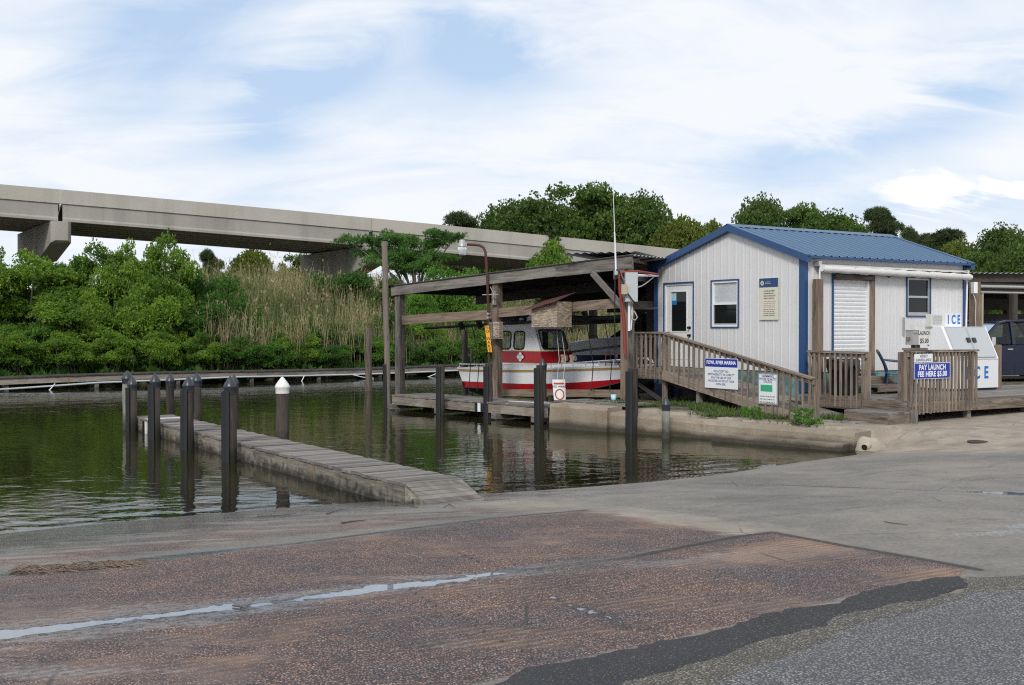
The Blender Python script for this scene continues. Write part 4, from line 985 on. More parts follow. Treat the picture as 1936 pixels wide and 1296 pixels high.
for i, (a, b) in enumerate(zip(joints[:-1], joints[1:])):
    for pr, lab in ((par, 'near parapet'), (par2, 'far parapet')):
        mb = MB(); sweep(mb, pr, a + .012, b - .012, 6); mb.build('parapet', M['bridge_rail'], bridge)
    sweep(deckm, [(.50, -1.30), (.50, -1.08), (W_ - .06, -1.08), (W_ - .06, -1.30)], a + .03, b - .03, 6)
    for j in range(7):
        o0 = .95 + j * (W_ - 1.9) / 6 - (.62 if j == 0 else 0); mb = MB()
        fw = .42
        prof = [(o0 - .30, -2.42), (o0 - .30, -2.20), (o0 - .09, -2.02), (o0 - .09, -1.62), (o0 - fw, -1.48), (o0 - fw, -1.302), (o0 + fw, -1.302), (o0 + fw, -1.48), (o0 + .09, -1.62), (o0 + .09, -2.02), (o0 + .30, -2.20), (o0 + .30, -2.42)]
        if j == 0: prof = [(o0 - .36, -2.42), (o0 - .36, -2.24), (o0 - .22, -2.10), (o0 - .22, -1.50), (o0 - .22, -1.44), (o0 - .22, -1.074), (o0 + .15, -1.074), (o0 + .09, -1.62), (o0 + .09, -2.02), (o0 + .30, -2.20), (o0 + .30, -2.42)]
        sweep(mb, prof, a + .16, b - .16, 6); mb.build('girder', M['bridge'], bridge)
deckm.build('deck', M['bridge'], bridge)
capd = Vector((-.56, .83, 0)).normalized()
for sj in joints[:-1]:
    pb = B0 + BD_ * sj; zt = btop(sj) - 2.46; pr = thing('bridge_pier', 'x', 'bridge pier', (pb.x, pb.y, 0), 0, 'hammerhead piers carrying the bridge') if False else None
    mb = MB(); L = 14.2; w2 = .72
    s0 = pb + capd * (-.45) ; ring = []
    def q(t, z, side, tap=1.0): p = s0 + capd * t + BD_ * side * tap; p.z = z; return p
    # cap: end face with chamfered edges, underside rising towards both ends
    prof = [(0, zt - 1.45), (0, zt), (L, zt), (L, zt - 1.45), (L * .62, zt - 2.75), (L * .38, zt - 2.75)]
    poly = [q(t, z, -w2 if 0 < t < L else -w2 * .72) for t, z in prof]
    A0 = [q(t, z, -w2) for t, z in [(.28, zt - 1.62), (.28, zt), (L - .28, zt), (L - .28, zt - 1.62), (L * .62, zt - 2.75), (L * .38, zt - 2.75)]]
    mb.prism(A0, BD_ * w2 * 2)
    mb.prism([q(0, zt - 1.45, -w2 * .62), q(0, zt - .001, -w2 * .62), q(0, zt - .001, w2 * .62), q(0, zt - 1.45, w2 * .62)], capd * .02)
    vs = [q(0, zt - 1.45, -w2 * .62), q(0, zt - .002, -w2 * .62), q(0, zt - .002, w2 * .62), q(0, zt - 1.45, w2 * .62), q(.28, zt - 1.62, -w2), q(.28, zt - .002, -w2), q(.28, zt - .002, w2), q(.28, zt - 1.62, w2)]
    mb.add(vs, [(0, 1, 5, 4), (1, 2, 6, 5), (2, 3, 7, 6), (3, 0, 4, 7)])
    mb.build('pier_cap', M['pier'], bridge)
    mb = MB(); c0 = s0 + capd * (L / 2); zb = hz_(c0.x, c0.y) - 1
    pts = [c0 + capd * (2.0 * math.cos(a)) * 1 + BD_ * (.62 * math.sin(a)) for a in [2 * math.pi * i / 20 for i in range(20)]]
    pts = [Vector((p.x, p.y, zb)) for p in pts]; mb.prism(pts, (0, 0, zt - 2.75 - zb)); mb.build('pier_column', M['pier'], bridge)
    for j in range(7):
        o0 = .95 + j * (W_ - 1.9) / 6 - (.62 if j == 0 else 0); mb = MB()
        for sg in (-.42, .42):
            c = B0 + BD_ * (sj + sg) + BNn * o0; c.z = btop(sj) - 2.44; mb.box((c.x - .22, c.y - .22, c.z - .02), (c.x + .22, c.y + .22, c.z + .02))
        mb.build('bearing_pad', M['black_rub'], bridge)

# ================================================================== catwalk along the far bank
random.seed(8)
cw = thing('catwalk', 'low grey timber catwalk along the far bank with hanging pipe', 'walkway', (BL0[0], BL0[1], .2))
def cwp(s_, d_, z_): return Vector((BL0[0] + BD[0] * s_ + BN[0] * d_, BL0[1] + BD[1] * s_ + BN[1] * d_, z_))
mb = MB(); s_ = -16.0
while s_ < 22.5:
    zz = .43 + .03 * math.sin(s_ * .35) + uni(-.006, .006); mb.board(cwp(s_ + .07, -.75, zz), cwp(s_ + .07, .55, zz), .135, .04); s_ += .15
mb.build('deck', M['wood_dark'], cw)
mb = MB(); s_ = -16.0
while s_ < 22.4:
    e = min(s_ + 3.6, 22.5); z0_, z1_ = .31 + .03 * math.sin(s_ * .35), .31 + .03 * math.sin(e * .35); mb.board(cwp(s_ + .01, -.70, z0_), cwp(e - .01, -.70, z1_), .04, .18)
    mb.board(cwp(s_ + .01, .48, z0_), cwp(e - .01, .48, z1_), .04, .18); s_ += 3.6
mb.build('side_board', M['wood_side'], cw)
for i in range(13):
    mb = MB(); s_ = -15 + i * 3.0; mb.board(cwp(s_, -.58, -.9), cwp(s_, -.58, .26), .14, .14, UD); mb.board(cwp(s_, .4, -.9), cwp(s_, .4, .26), .14, .14, UD); mb.build('post', M['wood_grey'], cw)
pts = [cwp(-16 + i * .5, -.80, .24 - .05 * abs(math.sin(i * .13)) + (-.16 * max(0, 1 - abs((i - 30) / 8)) )) for i in range(77)]
mb = MB(); mb.tube(pts, .035, 8); mb.build('pipe', M['grey_box'], cw)
mb = MB()
for a, b in (((1.5, .20), (1.1, -.12)), ((13.5, .18), (14.4, .02)), ((18.2, .22), (16.6, -.15)), ((11.2, .2), (10.9, -.1))): mb.tube([cwp(a[0], -.82, a[1]), cwp((a[0] + b[0]) / 2, -.9, (a[1] + b[1]) / 2 - .03), cwp(b[0], -1.0, b[1])], .018, 6)
mb.build('pipe_branch', M['white'], cw)
# ================================================================== seawall
random.seed(4)
sw_ = thing('seawall', 'weathered concrete seawall with a ledge along the boat slip', 'seawall', (4.15, 19.95, 0))
WALLP = [(5.76, 18.38), (4.15, 19.90), (3.03, 20.85), (1.75, 21.95), (.86, 22.72)]
WALLZ = [.29, .31, .345, .40, .42]
def resamp(P, Z, n):
    L = [0]
    for a, b in zip(P[:-1], P[1:]): L.append(L[-1] + math.hypot(b[0] - a[0], b[1] - a[1]))
    t = np.linspace(0, L[-1], n); return np.interp(t, L, [p[0] for p in P]), np.interp(t, L, [p[1] for p in P]), np.interp(t, L, Z)
def wall_mesh(P, Z, n, cap_w, batter=.03, seed=0, bulge=.02, zb=-.9):
    x, y, z = resamp(P, Z, n); tx, ty = np.gradient(x), np.gradient(y); L = np.hypot(tx, ty); nx, ny = ty / L, -tx / L   # towards land
    # make n point to land (+x side)
    sg = 1 if nx[n // 2] > 0 else -1; nx, ny = nx * sg, ny * sg
    rows = []
    for i in range(n):
        q = mnoise.noise(Vector((x[i] * 2.5, y[i] * 2.5, seed))) ; q2 = mnoise.noise(Vector((x[i] * 9, y[i] * 9, seed + 5)))
        w0 = bulge * q; r = []
        for off, dz in ((-batter + w0, zb), (-batter * .6 + w0, .0), (-.01 + w0 * .6 + .012 * q2, None), (.02 + .015 * q2, -1), (cap_w, -2), (cap_w + .02, zb)):
            zz = z[i] - .06 + .01 * q2 if dz is None else z[i] + .006 * q2 + .012 * q if dz == -1 else z[i] + .004 if dz == -2 else dz
            r.append((x[i] + nx[i] * off, y[i] + ny[i] * off, zz))
        rows.append(r)
    mb = MB(); mb.sheet(rows, smooth=False)
    for e in (rows[0], rows[-1]): mb.add(e, [list(range(len(e)))])
    return mb
wall_mesh(WALLP, WALLZ, 120, .62).build('wall', M['seawall'], sw_)
LP_ = [(5.62, 18.36), (4.15, 19.74), (3.75, 20.10)]
wall_mesh([(p[0] - .10, p[1] - .12) for p in LP_], [.115, .125, .13], 60, .30, .02, 9).build('ledge', M['seawall'], sw_)
mb = MB(); a, b = (1.95, 21.78), (.84, 22.76)
wall_mesh([(a[0] - .06, a[1] - .07), (b[0] - .05, b[1] - .07)], [.475, .50], 34, .50, .05, 3, .03).build('block', M['seawall'], sw_)
# rough concrete apron lump with the drain pipe
dp = thing('drain_pipe', 'broken white drain pipe poking out where the seawall meets the ramp', 'pipe', at(1632, 846, .1))
mb = MB(); p0 = at(1634, 847, .10); dirp = Vector((-.55, -.83, -.10)).normalized(); side = Vector((.8, -.5, 0)).normalized()
n = 16; vs = []
for rr, dd in ((.062, 0), (.062, .22), (.050, .0), (.050, .22)):
    for k_ in range(n):
        an = 2 * math.pi * k_ / n; vs.append(p0 - dirp * dd + side * rr * math.cos(an) + side.cross(dirp) * rr * math.sin(an))
fs = []
for k_ in range(n):
    j = (k_ + 1) % n; fs += [(k_, j, n + j, n + k_), (2 * n + j, 2 * n + k_, 3 * n + k_, 3 * n + j), (j, k_, 2 * n + k_, 2 * n + j)]
mb.add(vs, fs, smooth=True); mb.build('tube', M['tan_trim'], dp)
mb = MB(); mb.cyl(p0 - dirp * .02, p0 - dirp * .03, .052, n=14); mb.build('bore_shade', M['black'], dp)  # black disc standing in for the shade inside the pipe
def rock(mb, c, r, seed, fl=.7):
    n = 10; vs = []; 
    for i in range(n + 1):
        th = math.pi * i / n
        for j in range(2 * n):
            ph = math.pi * j / n; d = Vector((math.sin(th) * math.cos(ph), math.sin(th) * math.sin(ph), math.cos(th))); q = r * (1 + .28 * mnoise.noise(d * 1.4 + Vector((seed, 0, 0))) + .1 * mnoise.noise(d * 5 + Vector((seed, 3, 0))))
            vs.append(Vector(c) + Vector((d.x * q, d.y * q, d.z * q * fl)))
    fs = [(i * 2 * n + j, i * 2 * n + (j + 1) % (2 * n), (i + 1) * 2 * n + (j + 1) % (2 * n), (i + 1) * 2 * n + j) for i in range(n) for j in range(2 * n)]
    mb.add(vs, fs, smooth=True)
lump = MB(); c = at(1648, 850, .02); rock(lump, (c.x - .02, c.y + .13, -.01), .27, 2.0, .95); o = lump.build('concrete_lump', M['seawall_cap']); tag(o, 'rough pale concrete lump around the drain pipe at the seawall end', 'concrete lump')

# ================================================================== docks
def ywob(i): return .006 * math.sin(i * 1.7) + uni(-.003, .003)
dock = thing('boat_dock', 'long grey timber boarding dock with a sloped end resting on the ramp', 'dock', at(800, 955, .0))
ZT = .275
A_, B_ = at(766, 915, ZT), at(254, 788, ZT)             # near edge of the top, viewer end and far end
C_, D_ = at(873, 906.5, ZT), at(303, 783.5, ZT)
ax = (B_ - A_).normalized(); Ld = (B_ - A_).length; bx = Vector((ax.y, -ax.x, 0)); wd_ = .76
def dk(s, t, z): return A_ + ax * s + bx * t + Vector((0, 0, z - ZT))
T0, T1 = at(815, 961.5, .035), at(921, 949.5, .035)
mb = MB(); s = .0; i = 0
while s < Ld - .02:
    wv_ = ywob(i); mb.board(dk(s + .07, -.015 + uni(-.008, .008), ZT + wv_ - .018), dk(s + .07, wd_ + .015 + uni(-.008, .008), ZT + wv_ - .018), .134, .036); s += .140; i += 1
nb = 6
for j in range(nb):
    f0, f1 = j / nb + .01, (j + 1) / nb - .012; q = [A_.lerp(T0, f0), C_.lerp(T1, f0), C_.lerp(T1, f1), A_.lerp(T0, f1)]
    mb.prism(q, (0, 0, -.03))
mb.build('deck', M['wood_deck'], dock)
mb = MB()
for t0 in (0.0, wd_ - .045):
    # side joist with sloped toe: long boards butted end to end
    segs = [0, Ld * .22, Ld * .42, Ld * .66, Ld * .86, Ld - .01]
    for a, b in zip(segs[:-1], segs[1:]): mb.board(dk(a + .004, t0 + .022, ZT - .17), dk(b - .004, t0 + .022, ZT - .17), .045, .262)
    a0, b0 = (A_, T0) if t0 == 0 else (C_ - bx * .045, T1 - bx * .045); pl = [a0 - Vector((0, 0, .30)), a0 - Vector((0, 0, .032)), b0 - Vector((0, 0, .032)), b0 - Vector((0, 0, .06))]
    mb.prism(pl, bx * .045)
mb.board(dk(Ld - .02, 0.05, ZT - .17), dk(Ld - .02, wd_ - .05, ZT - .17), .04, .26)
mb.build('side_board', M['wood_side'], dock)
for s in np.arange(.6, Ld, 1.9):
    mb = MB(); mb.board(dk(s, .1, .02), dk(s, wd_ - .1, .02), .09, .16); mb.board(dk(s, .12, -.7), dk(s, .12, .12), .09, .09, UD); mb.board(dk(s, wd_ - .12, -.7), dk(s, wd_ - .12, .12), .09, .09, UD); mb.build('crossbeam', M['wood_dark'], dock)
for (s, wdt, mt_) in ((Ld - .95, .10, 'white'), (Ld - .74, .07, 'black')):
    mb = MB(); mb.box((s, -.022, ZT - .30), (s + wdt, -.0005, ZT - .04), lambda x, y, z: dk(x, y, z)); mb.build('painted_mark', M[mt_], dock)
mb = MB(); mb.box((Ld - .95, .0, ZT + .006), (Ld - .80, wd_, ZT + .012), lambda x, y, z: dk(x, y, z)); mb.build('painted_mark', M['white'], dock)
mb = MB()
for (sx_, zz) in ((-.16, .13), (-.16, .04)):
    c = dk(sx_, -.001, zz); mb.cyl(c, c - bx * .012, .018, n=10)
mb.build('bolt', M['galv'], dock)

# pilings ------------------------------------------------------------
PCNT = [0]
def piling(px, base, top, wpx, label, group, cap=None, rub=None, z0=0.0, Y=None, mat='pile', lean=0.0, wood_top=True, capmat='cap_blue', cap_py=None, rub_py=None, botY=None):
    b = at(px, base, z0) if Y is None else atY(px, 600, Y)
    if Y is not None: b.z = 0
    Yd = b.y; r = wpx / F * Yd / 2; zt = zat(top, Yd)
    if not lean: lean = uni(-.010, .010)
    t = thing('piling', label, 'piling', (b.x, b.y, 0), 0, group)
    zc = zt - (.0 if cap is None else .0)
    mb = MB(); pts = []; rs = []; ztop = zt if cap is None else zt - .17
    for i in range(9):
        f_ = i / 8; z = -1.4 + (ztop + 1.4) * f_; pts.append((b.x + lean * z + .008 * math.sin(i * 2.1 + px), b.y, z)); rs.append(r * (1.06 - .10 * f_ + .02 * math.sin(i * 3.3 + px)))
    mb.tube(pts, rs, 18); mb.build('post', M[mat], t)
    if cap:
        mb = MB(); bx_, rc = b.x + lean * ztop, r * .93
        mb.lathe((bx_, b.y, 0), [(rc * 1.10, ztop - .10), (rc * 1.12, ztop - .02), (rc * 1.24, ztop), (rc * 1.22, ztop + .018), (rc * .98, ztop + .06), (rc * .55, ztop + .12), (.012, ztop + .17), (0.0, ztop + .171)], 20); mb.build('cap', M[capmat], t)
    if rub is not None:    # rubber rubbing strip bolted to the dock-facing (left) side
        a0 = rub; mb = MB(); zr = ztop - .06 if rub_py is None else zat(rub_py, Yd); n = 7; ring = []
        for i in range(n):
            an = math.radians(a0 - 62 + 124 * i / (n - 1)); ring.append((math.cos(an), math.sin(an)))
        rows = [[(b.x + lean * z + c_ * r * 1.16, b.y + s_ * r * 1.16, z) for c_, s_ in ring] for z in (-.9, zr)]
        mb.sheet(rows, .03, smooth=False); mb.build('rubbing_strip', M['black_rub'], t)
        mb = MB()
        for z in np.arange(.25, zr, .42):
            an = math.radians(a0); c = Vector((b.x + math.cos(an) * r * 1.16, b.y + math.sin(an) * r * 1.16, z)); mb.cyl(c, c + Vector((math.cos(an), math.sin(an), 0)) * .01, .014, n=8)
        mb.build('bolt', M['galv'], t)
    return t
G1 = 'capped pilings beside the boarding dock'
piling(241.5, 812, 701, 19, 'pale green capped piling at the far end of the boarding dock', G1, True, None, mat='pile_pale')
piling(251, 816, 712, 17, 'short dark capped piling touching the far end of the boarding dock', G1, True, 200)
piling(294.5, 831, 706, 18.5, 'capped piling second from the far end on the near side of the dock', G1, True, 215)
piling(356.5, 850, 711.5, 20.5, 'capped piling third from the far end on the near side of the dock', G1, True, 215)
piling(436, 874, 711.5, 23, 'largest blue capped piling with a black strip on the near side of the dock', G1, True, 215)
def dock_far(px, off=.16):
    o_ = dk(0, wd_ + off, 0); r = ray(px, 640); det = -r.x * ax.y + r.y * ax.x; t = (-o_.x * ax.y + o_.y * ax.x) / det; return r.y * t
for px, top, wpx, lab, capm in ((321.5, 706.5, 15.5, 'slim capped piling behind the far end of the boarding dock', 'cap_blue'), (371.5, 705, 17.5, 'capped piling behind the boarding dock right of the slim one', 'cap_blue'),
                          (443, 709, 17, 'capped piling hidden behind the largest blue capped one', 'cap_blue'), (534, 713, 25, 'piling with a white painted cap behind the boarding dock', 'white_cap')):
    Yf = dock_far(px); piling(px, 0, top, wpx, lab, G1, True, None, Y=Yf, capmat=capm)
G2 = 'black striped pilings along the second dock'
piling(734, 771, 457, 11.5, 'tall leaning grey pole standing in the water at the left end of the second dock', 'poles by the shelter', None, 200, lean=-.022, mat='bark', rub_py=689)
piling(834, 787, 689, 13.2, 'left black striped piling on the front of the second dock', G2, None, 205)
piling(924.5, 791.5, 688.5, 14, 'middle black striped piling below the yellow sign', G2, None, 205)
piling(1021, 805, 691, 15, 'right black striped piling in front of the fire boat', G2, None, 205)
piling(1196.5, 820, 697, 19.5, 'thick black striped piling in front of the seawall', G2, None, 200)
piling(1027, 0, 678, 13.5, 'blue capped piling between the second dock and the fire boat', G2, True, None, Y=25.4)
piling(1259, 829, 749.5, 15.5, 'short pale capped piling standing against the seawall', G2, True, None, mat='pile_pale')
piling(697, 739, 620, 12.6, 'short weathered post standing alone in the water left of the shelter', 'poles by the shelter', None, None, mat='bark')
piling(879.5, 738, 624, 12, 'grey piling behind the stern of the fire boat', 'poles by the shelter', None, None, mat='bark', Y=34.0)
piling(891.5, 738, 661, 6, 'thin galvanised post with a round top behind the stern of the fire boat', 'poles by the shelter', None, None, mat='bark', Y=35.0)

# second dock ---------------------------------------------------------
dk2 = thing('boat_dock', 'shorter timber dock with a black and white mark in front of the boat shelter', 'dock', (-1, 26, 0))
E0, E1 = at(741, 747, .38), at(1034, 767.5, .40)
ax2 = (E1 - E0); ax2.z = 0; L2 = ax2.length; ax2.normalize(); bx2 = Vector((-ax2.y, ax2.x, 0)); wd2 = 1.15
def d2(s, t, z): return E0 + ax2 * s + bx2 * t + Vector((0, 0, z - E0.z))
mb = MB(); s = 0; i = 0
while s < L2 + 1.9:
    wv_ = ywob(i); tl = 0 if s < L2 - .1 else .30
    mb.board(d2(s + .07, -.02 + tl + uni(-.01, .01), .385 + wv_ - .018 + (.12 if tl else 0)), d2(s + .07, wd2 + uni(-.02, .02), .385 + wv_ - .018 + (.12 if tl else 0)), .134, .036); s += .141; i += 1
mb.build('deck', M['wood_deck'], dk2)
mb = MB()
for a, b in ((0, 1.9), (1.9, 4.2), (4.2, L2)):
    mb.board(d2(a + .005, .02, .245), d2(b - .005, .02, .245), .045, .205); mb.board(d2(a + .005, wd2 - .04, .245), d2(b - .005, wd2 - .04, .245), .045, .205)
mb.board(d2(.02, .05, .245), d2(.02, wd2 - .07, .245), .04, .2)
mb.build('side_board', M['wood_side'], dk2)
for s in (.1, 2.0, 4.1, L2 - .3): mb = MB(); mb.board(d2(s, -.12, .09), d2(s, wd2 + .1, .09), .16, .12); mb.build('crossbeam', M['wood_grey'], dk2)
for s in (.1, 2.0, 4.1): mb = MB(); mb.board(d2(s, wd2 - .1, -1), d2(s, wd2 - .1, .05), .16, .16, ax2); mb.build('post', M['wood_dark'], dk2)
def px_s(px): # distance along the dock edge for a photo column
    r = ray(px, 640); o_ = E0; det = -r.x * ax2.y + r.y * ax2.x; t = (-o_.x * ax2.y + o_.y * ax2.x) / det; p = Vector((r.x * t, r.y * t, 0)); return (p - Vector((E0.x, E0.y, 0))).dot(ax2)
for a, b, mt_ in ((898, 903.5, 'black'), (903.5, 909, 'white'), (909, 916, 'black')):
    mb = MB(); sa, sb = px_s(a), px_s(b); mb.box((sa, -.012, .145), (sb, -.0035, .35), lambda x, y, z: d2(x, y, z)); mb.build('painted_mark', M[mt_], dk2)
mb = MB(); mb.board(d2(px_s(930), .5, .392), d2(px_s(950) + .9, .62, .40), .05, .012); mb.build('white_pole', M['white'], dk2)

# old timber stub on the seawall
mb = MB(); p = at(1174, 770, .42); mb.board(p + Vector((0, -.1, -.5)), p + Vector((0, -.1, .12)), .12, .10, UD); mb.board(p + Vector((-.1, -.06, -.5)), p + Vector((-.1, -.06, -.02)), .06, .10, UD); o = mb.build('timber_stub', M['wood_dark']); tag(o, 'dark rotten timber stub at the joint in the seawall', 'post')
mb = MB(); p = at(1160, 762, .43); mb.lathe(p, [(0, 0), (.055, 0), (.062, .18), (.056, .18), (.05, .01), (0, .01)], 16); o = mb.build('plastic_cup', M['cup']); tag(o, 'pale cyan plastic cup standing on the second dock', 'cup')

# board sign with a ring, hanging by the fire boat -----------------------
from math import pi
def text_mesh(s, size, mat, name, parent, fr, x, z, align='CENTER', bold=.0, sx=1.0, off=.004):
    """flat lettering in the plane y=0 of frame fr(x, y, z), y towards the viewer is negative"""
    cu = bpy.data.curves.new('t', 'FONT'); cu.body = s; cu.size = size; cu.align_x = align; cu.align_y = 'CENTER'; cu.offset = bold * size; cu.extrude = 0.0; cu.resolution_u = 3; cu.space_character = 1.05
    ob = bpy.data.objects.new('t', cu); COL.objects.link(ob); dg = bpy.context.evaluated_depsgraph_get(); me = bpy.data.meshes.new_from_object(ob.evaluated_get(dg)); bpy.data.objects.remove(ob); bpy.data.curves.remove(cu)
    mb = MB(); vs = [fr(x + v.co.x * sx, -off, z + v.co.y) for v in me.vertices]
    mb.add(vs, [list(p.vertices) for p in me.polygons]); bpy.data.meshes.remove(me)
    return mb.build(name, mat, parent)
def frame3(o_, xd, yd=None):
    """x to the right along the face, y into the face, z up"""
    xd = Vector(xd).normalized(); yd = Vector((-xd.y, xd.x, 0)).normalized() if yd is None else Vector(yd); zd = xd.cross(yd)
    o_ = Vector(o_); return lambda x, y, z: o_ + xd * x + yd * y + zd * z
t = thing('hanging_sign', 'curved white board with a red ring and no wake lettering hanging over the dock', 'sign', atY(1059, 757, 24.6))
fr = frame3(atY(1059, 757, 24.6), (.97, .05, 0)); H_ = (757 - 718) / F * 24.6; W2 = .145
mb = MB(); rows = []
for i in range(9):
    a = -1 + 2 * i / 8; rows.append([fr(a * W2 * (.92 + .06 * 0), .05 * a * a, 0), fr(a * W2 * 1.02 - .03, .05 * a * a, H_)])
mb.sheet(rows, .004, smooth=True); mb.build('board', M['white'], t)
fr2 = lambda x, y, z: fr(x - .03 * z / H_, .05 * (x / W2) ** 2 + y, z)
mb = MB(); vs = []; fs = []
for i in range(33):
    a = 2 * pi * i / 32; vs += [fr2(.108 * math.cos(a), -.005, .13 + .125 * math.sin(a)), fr2(.082 * math.cos(a), -.005, .13 + .098 * math.sin(a))]
fs = [(2 * i, 2 * i + 1, 2 * i + 3, 2 * i + 2) for i in range(32)]; mb.add(vs, fs); mb.build('ring', M['ink_red'], t)
mb = MB()
for i in range(8): 
    x0 = -.12 + i * .03; mb.add([fr2(x0, -.005, .355), fr2(x0 + .03, -.005, .355), fr2(x0 + .03, -.005, .395), fr2(x0, -.005, .395)], [(0, 1, 2, 3)])
mb.build('red_band', M['ink_red'], t)
text_mesh('NO WAKE', .062, M['ink'], 'lettering', t, fr2, .0, .305, bold=.02, off=.006)
mb = MB()
for xx in (-.04, .10): mb.tube([fr2(xx, .0, H_), atY(1059 + (xx + .02) * 84, 680, 25.2), atY(1055 + xx * 60, 624, 26.2)], .006, 5)
mb.build('string', M['cord'], t)
# ================================================================== shed (frame: v along the long wall, u away; gable wall at v=V0, long wall at u=U0)
random.seed(12)
V0, U0, VL, UL = 16.64, 15.98, 5.10, 4.80
ZB, ZE = 1.16, 3.54                      # bottom of siding, eave
c0 = D(V0, U0)
shed = thing('marina_shed', 'small white metal sided shed with a blue gable roof', 'shed', (c0.x, c0.y, .3), TH)
def S_(v, u, z): return D(V0 + v, U0 + u, z)
def rib_profile(L, pitch=.229, dep=.006):
    pts = [0.0]; out = []
    x = 0; prof = [(0, 0)]
    n = int(L / pitch)
    for i in range(n + 1):
        b = i * pitch
        for dx, dy in ((.0, 0), (.015, dep), (.045, dep), (.060, 0), (.115, 0), (.12, dep * .25), (.135, dep * .25), (.14, 0)):
            if b + dx < L - .01: prof.append((b + dx + .001, dy))
    prof.append((L, 0)); return prof
def siding_wall(fn, L, z0, ztop, name, cutouts=()):
    """ribbed wall; fn(a, out, z): a along, out towards outside; ztop(a); cutouts (a0,a1,z0,z1)"""
    prof = rib_profile(L); ed = sorted(set([p[0] for p in prof] + [c for q in cutouts for c in q[:2]]))
    P = dict(prof); xs_ = [p[0] for p in prof]; ys_ = [p[1] for p in prof]
    mb = MB()
    for a, b in zip(ed[:-1], ed[1:]):
        if b - a < 1e-5: continue
        ya, yb = np.interp(a, xs_, ys_), np.interp(b, xs_, ys_); mid = (a + b) / 2; iv = [(z0, None)]
        cs = sorted([q for q in cutouts if q[0] < mid < q[1]], key=lambda q: q[2]); cur = z0; spans = []
        for q in cs: spans.append((cur, q[2])); cur = q[3]
        spans.append((cur, None))
        for s0, s1 in spans:
            za = s1 if s1 is not None else ztop(a); zb_ = s1 if s1 is not None else ztop(b)
            if (za - s0) < .002: continue
            mb.add([fn(a, ya, s0), fn(b, yb, s0), fn(b, yb, zb_), fn(a, ya, za)], [(0, 1, 2, 3)], tone=.5)
    return mb.build(name, M['siding'], shed)
ZR = ZE + .74; UR = 2.16             # ridge
def gt_(a): return ZE + (ZR - ZE) * (a / UR if a < UR else (UL - a) / (UL - UR)) - .02
DOOR = (3.42, 4.46, ZB, 3.12); GWIN = (1.93, 2.78, 2.10, 3.12)        # on the gable wall, a = u from the near corner
LDR = (.83, 2.02, ZB, 3.16); LWIN = (3.12, 3.87, 2.34, 3.17)             # on the long wall, a = v from the near corner
siding_wall(lambda a, o_, z: S_(-o_, UL - a, z), UL, ZB, lambda a: gt_(UL - a), 'wall', [(UL - DOOR[1], UL - DOOR[0], DOOR[2], DOOR[3]), (UL - GWIN[1], UL - GWIN[0], GWIN[2], GWIN[3])])
siding_wall(lambda a, o_, z: S_(a, -o_, z), VL, ZB, lambda a: ZE - .02, 'wall', [LDR, LWIN])
siding_wall(lambda a, o_, z: S_(VL + o_, a, z), UL, ZB, gt_, 'wall')
siding_wall(lambda a, o_, z: S_(VL - a, UL + o_, z), VL, ZB, lambda a: ZE - .02, 'wall')
# floor, and inner lining with indoor shade in its colour so openings read dark
mb = MB(); mb.box((.08, .08, ZB - .10), (VL - .08, UL - .08, ZB - .02), S_); mb.build('floor', M['wood_dark'], shed)
mb = MB(); mb.box((.5, .9, ZB), (VL - .3, 1.0, ZE - .3), S_); mb.build('shade_lining', M['wood_shadow'], shed)
# roof sheets with ribs
def roof_side(sgn):
    mb = MB(); ov, oe = .10, .16; rows = []
    prof = [(0, 0)]; b = 0; L = VL + 2 * ov
    while b < L - .05:
        for dx, dy in ((.0, 0), (.018, .022), (.042, .022), (.06, 0)): prof.append((b + dx + .001, dy))
        b += .229
    prof.append((L, 0)); run = UR if sgn < 0 else UL - UR; sl = (ZR - ZE) / run
    for x, y in prof:
        r = []
        for f_ in (0, 1):
            u_ = UR + sgn * (run + oe) * f_; zz = ZR + .05 - (run + oe) * f_ * sl + y
            r.append(S_(x - ov, u_, zz))
        rows.append(r)
    mb.sheet(rows, .006 if sgn > 0 else -.006, smooth=False); mb.build('roof', M['roof_blue'], shed)
roof_side(-1); roof_side(1)
sl = (ZR - ZE) / UR
mb = MB(); rr = [[S_(x, UR - .20, ZR + .075 - .2 * sl), S_(x, UR, ZR + .085), S_(x, UR + .20, ZR + .075 - .2 * sl)] for x in (-.13, VL + .13)]; mb.sheet(rr, .004, smooth=False); mb.build('ridge_cap', M['roof_blue'], shed)
def trim(name, pl, d): mb = MB(); mb.prism(pl, d); return mb.build(name, M['blue_trim'], shed)
for vv, dv in ((-.12, -1), (VL + .12, 1)):        # gable rake trim
    for sg in (-1, 1):
        rn = UR if sg < 0 else UL - UR
        def q(f_, dz): return S_(vv, UR + sg * (rn + .17) * f_, ZR + .07 - (rn + .17) * f_ * (ZR - ZE) / rn + dz)
        pl = [q(0, .0), q(1, .0), q(1, -.15), q(0, -.15)]
        trim('rake_trim', pl, VD * (.125 if dv < 0 else -.125))
for uu, sg in ((-.17, 1), (UL + .17, -1)):
    mb = MB(); mb.box((-.10, min(uu, uu + sg * .13), ZE - .055), (VL + .10, max(uu, uu + sg * .13), ZE - .012), S_); mb.build('eave_trim', M['blue_trim'], shed)
for (v, u) in ((0, 0), (0, UL), (VL, 0), (VL, UL)):
    mb = MB(); e = .030; w_ = .075
    v0_, v1_ = (v - e, v + w_) if v == 0 else (v - w_, v + e); u0_, u1_ = (u - e, u + w_ + .045) if u == 0 else (u - w_ - .02, u + e)
    mb.box((v0_, u0_, .76), (v1_, u1_, ZE - (.06 if u in (0, UL) else 0)), S_); mb.build('corner_trim', M['blue_trim'], shed)
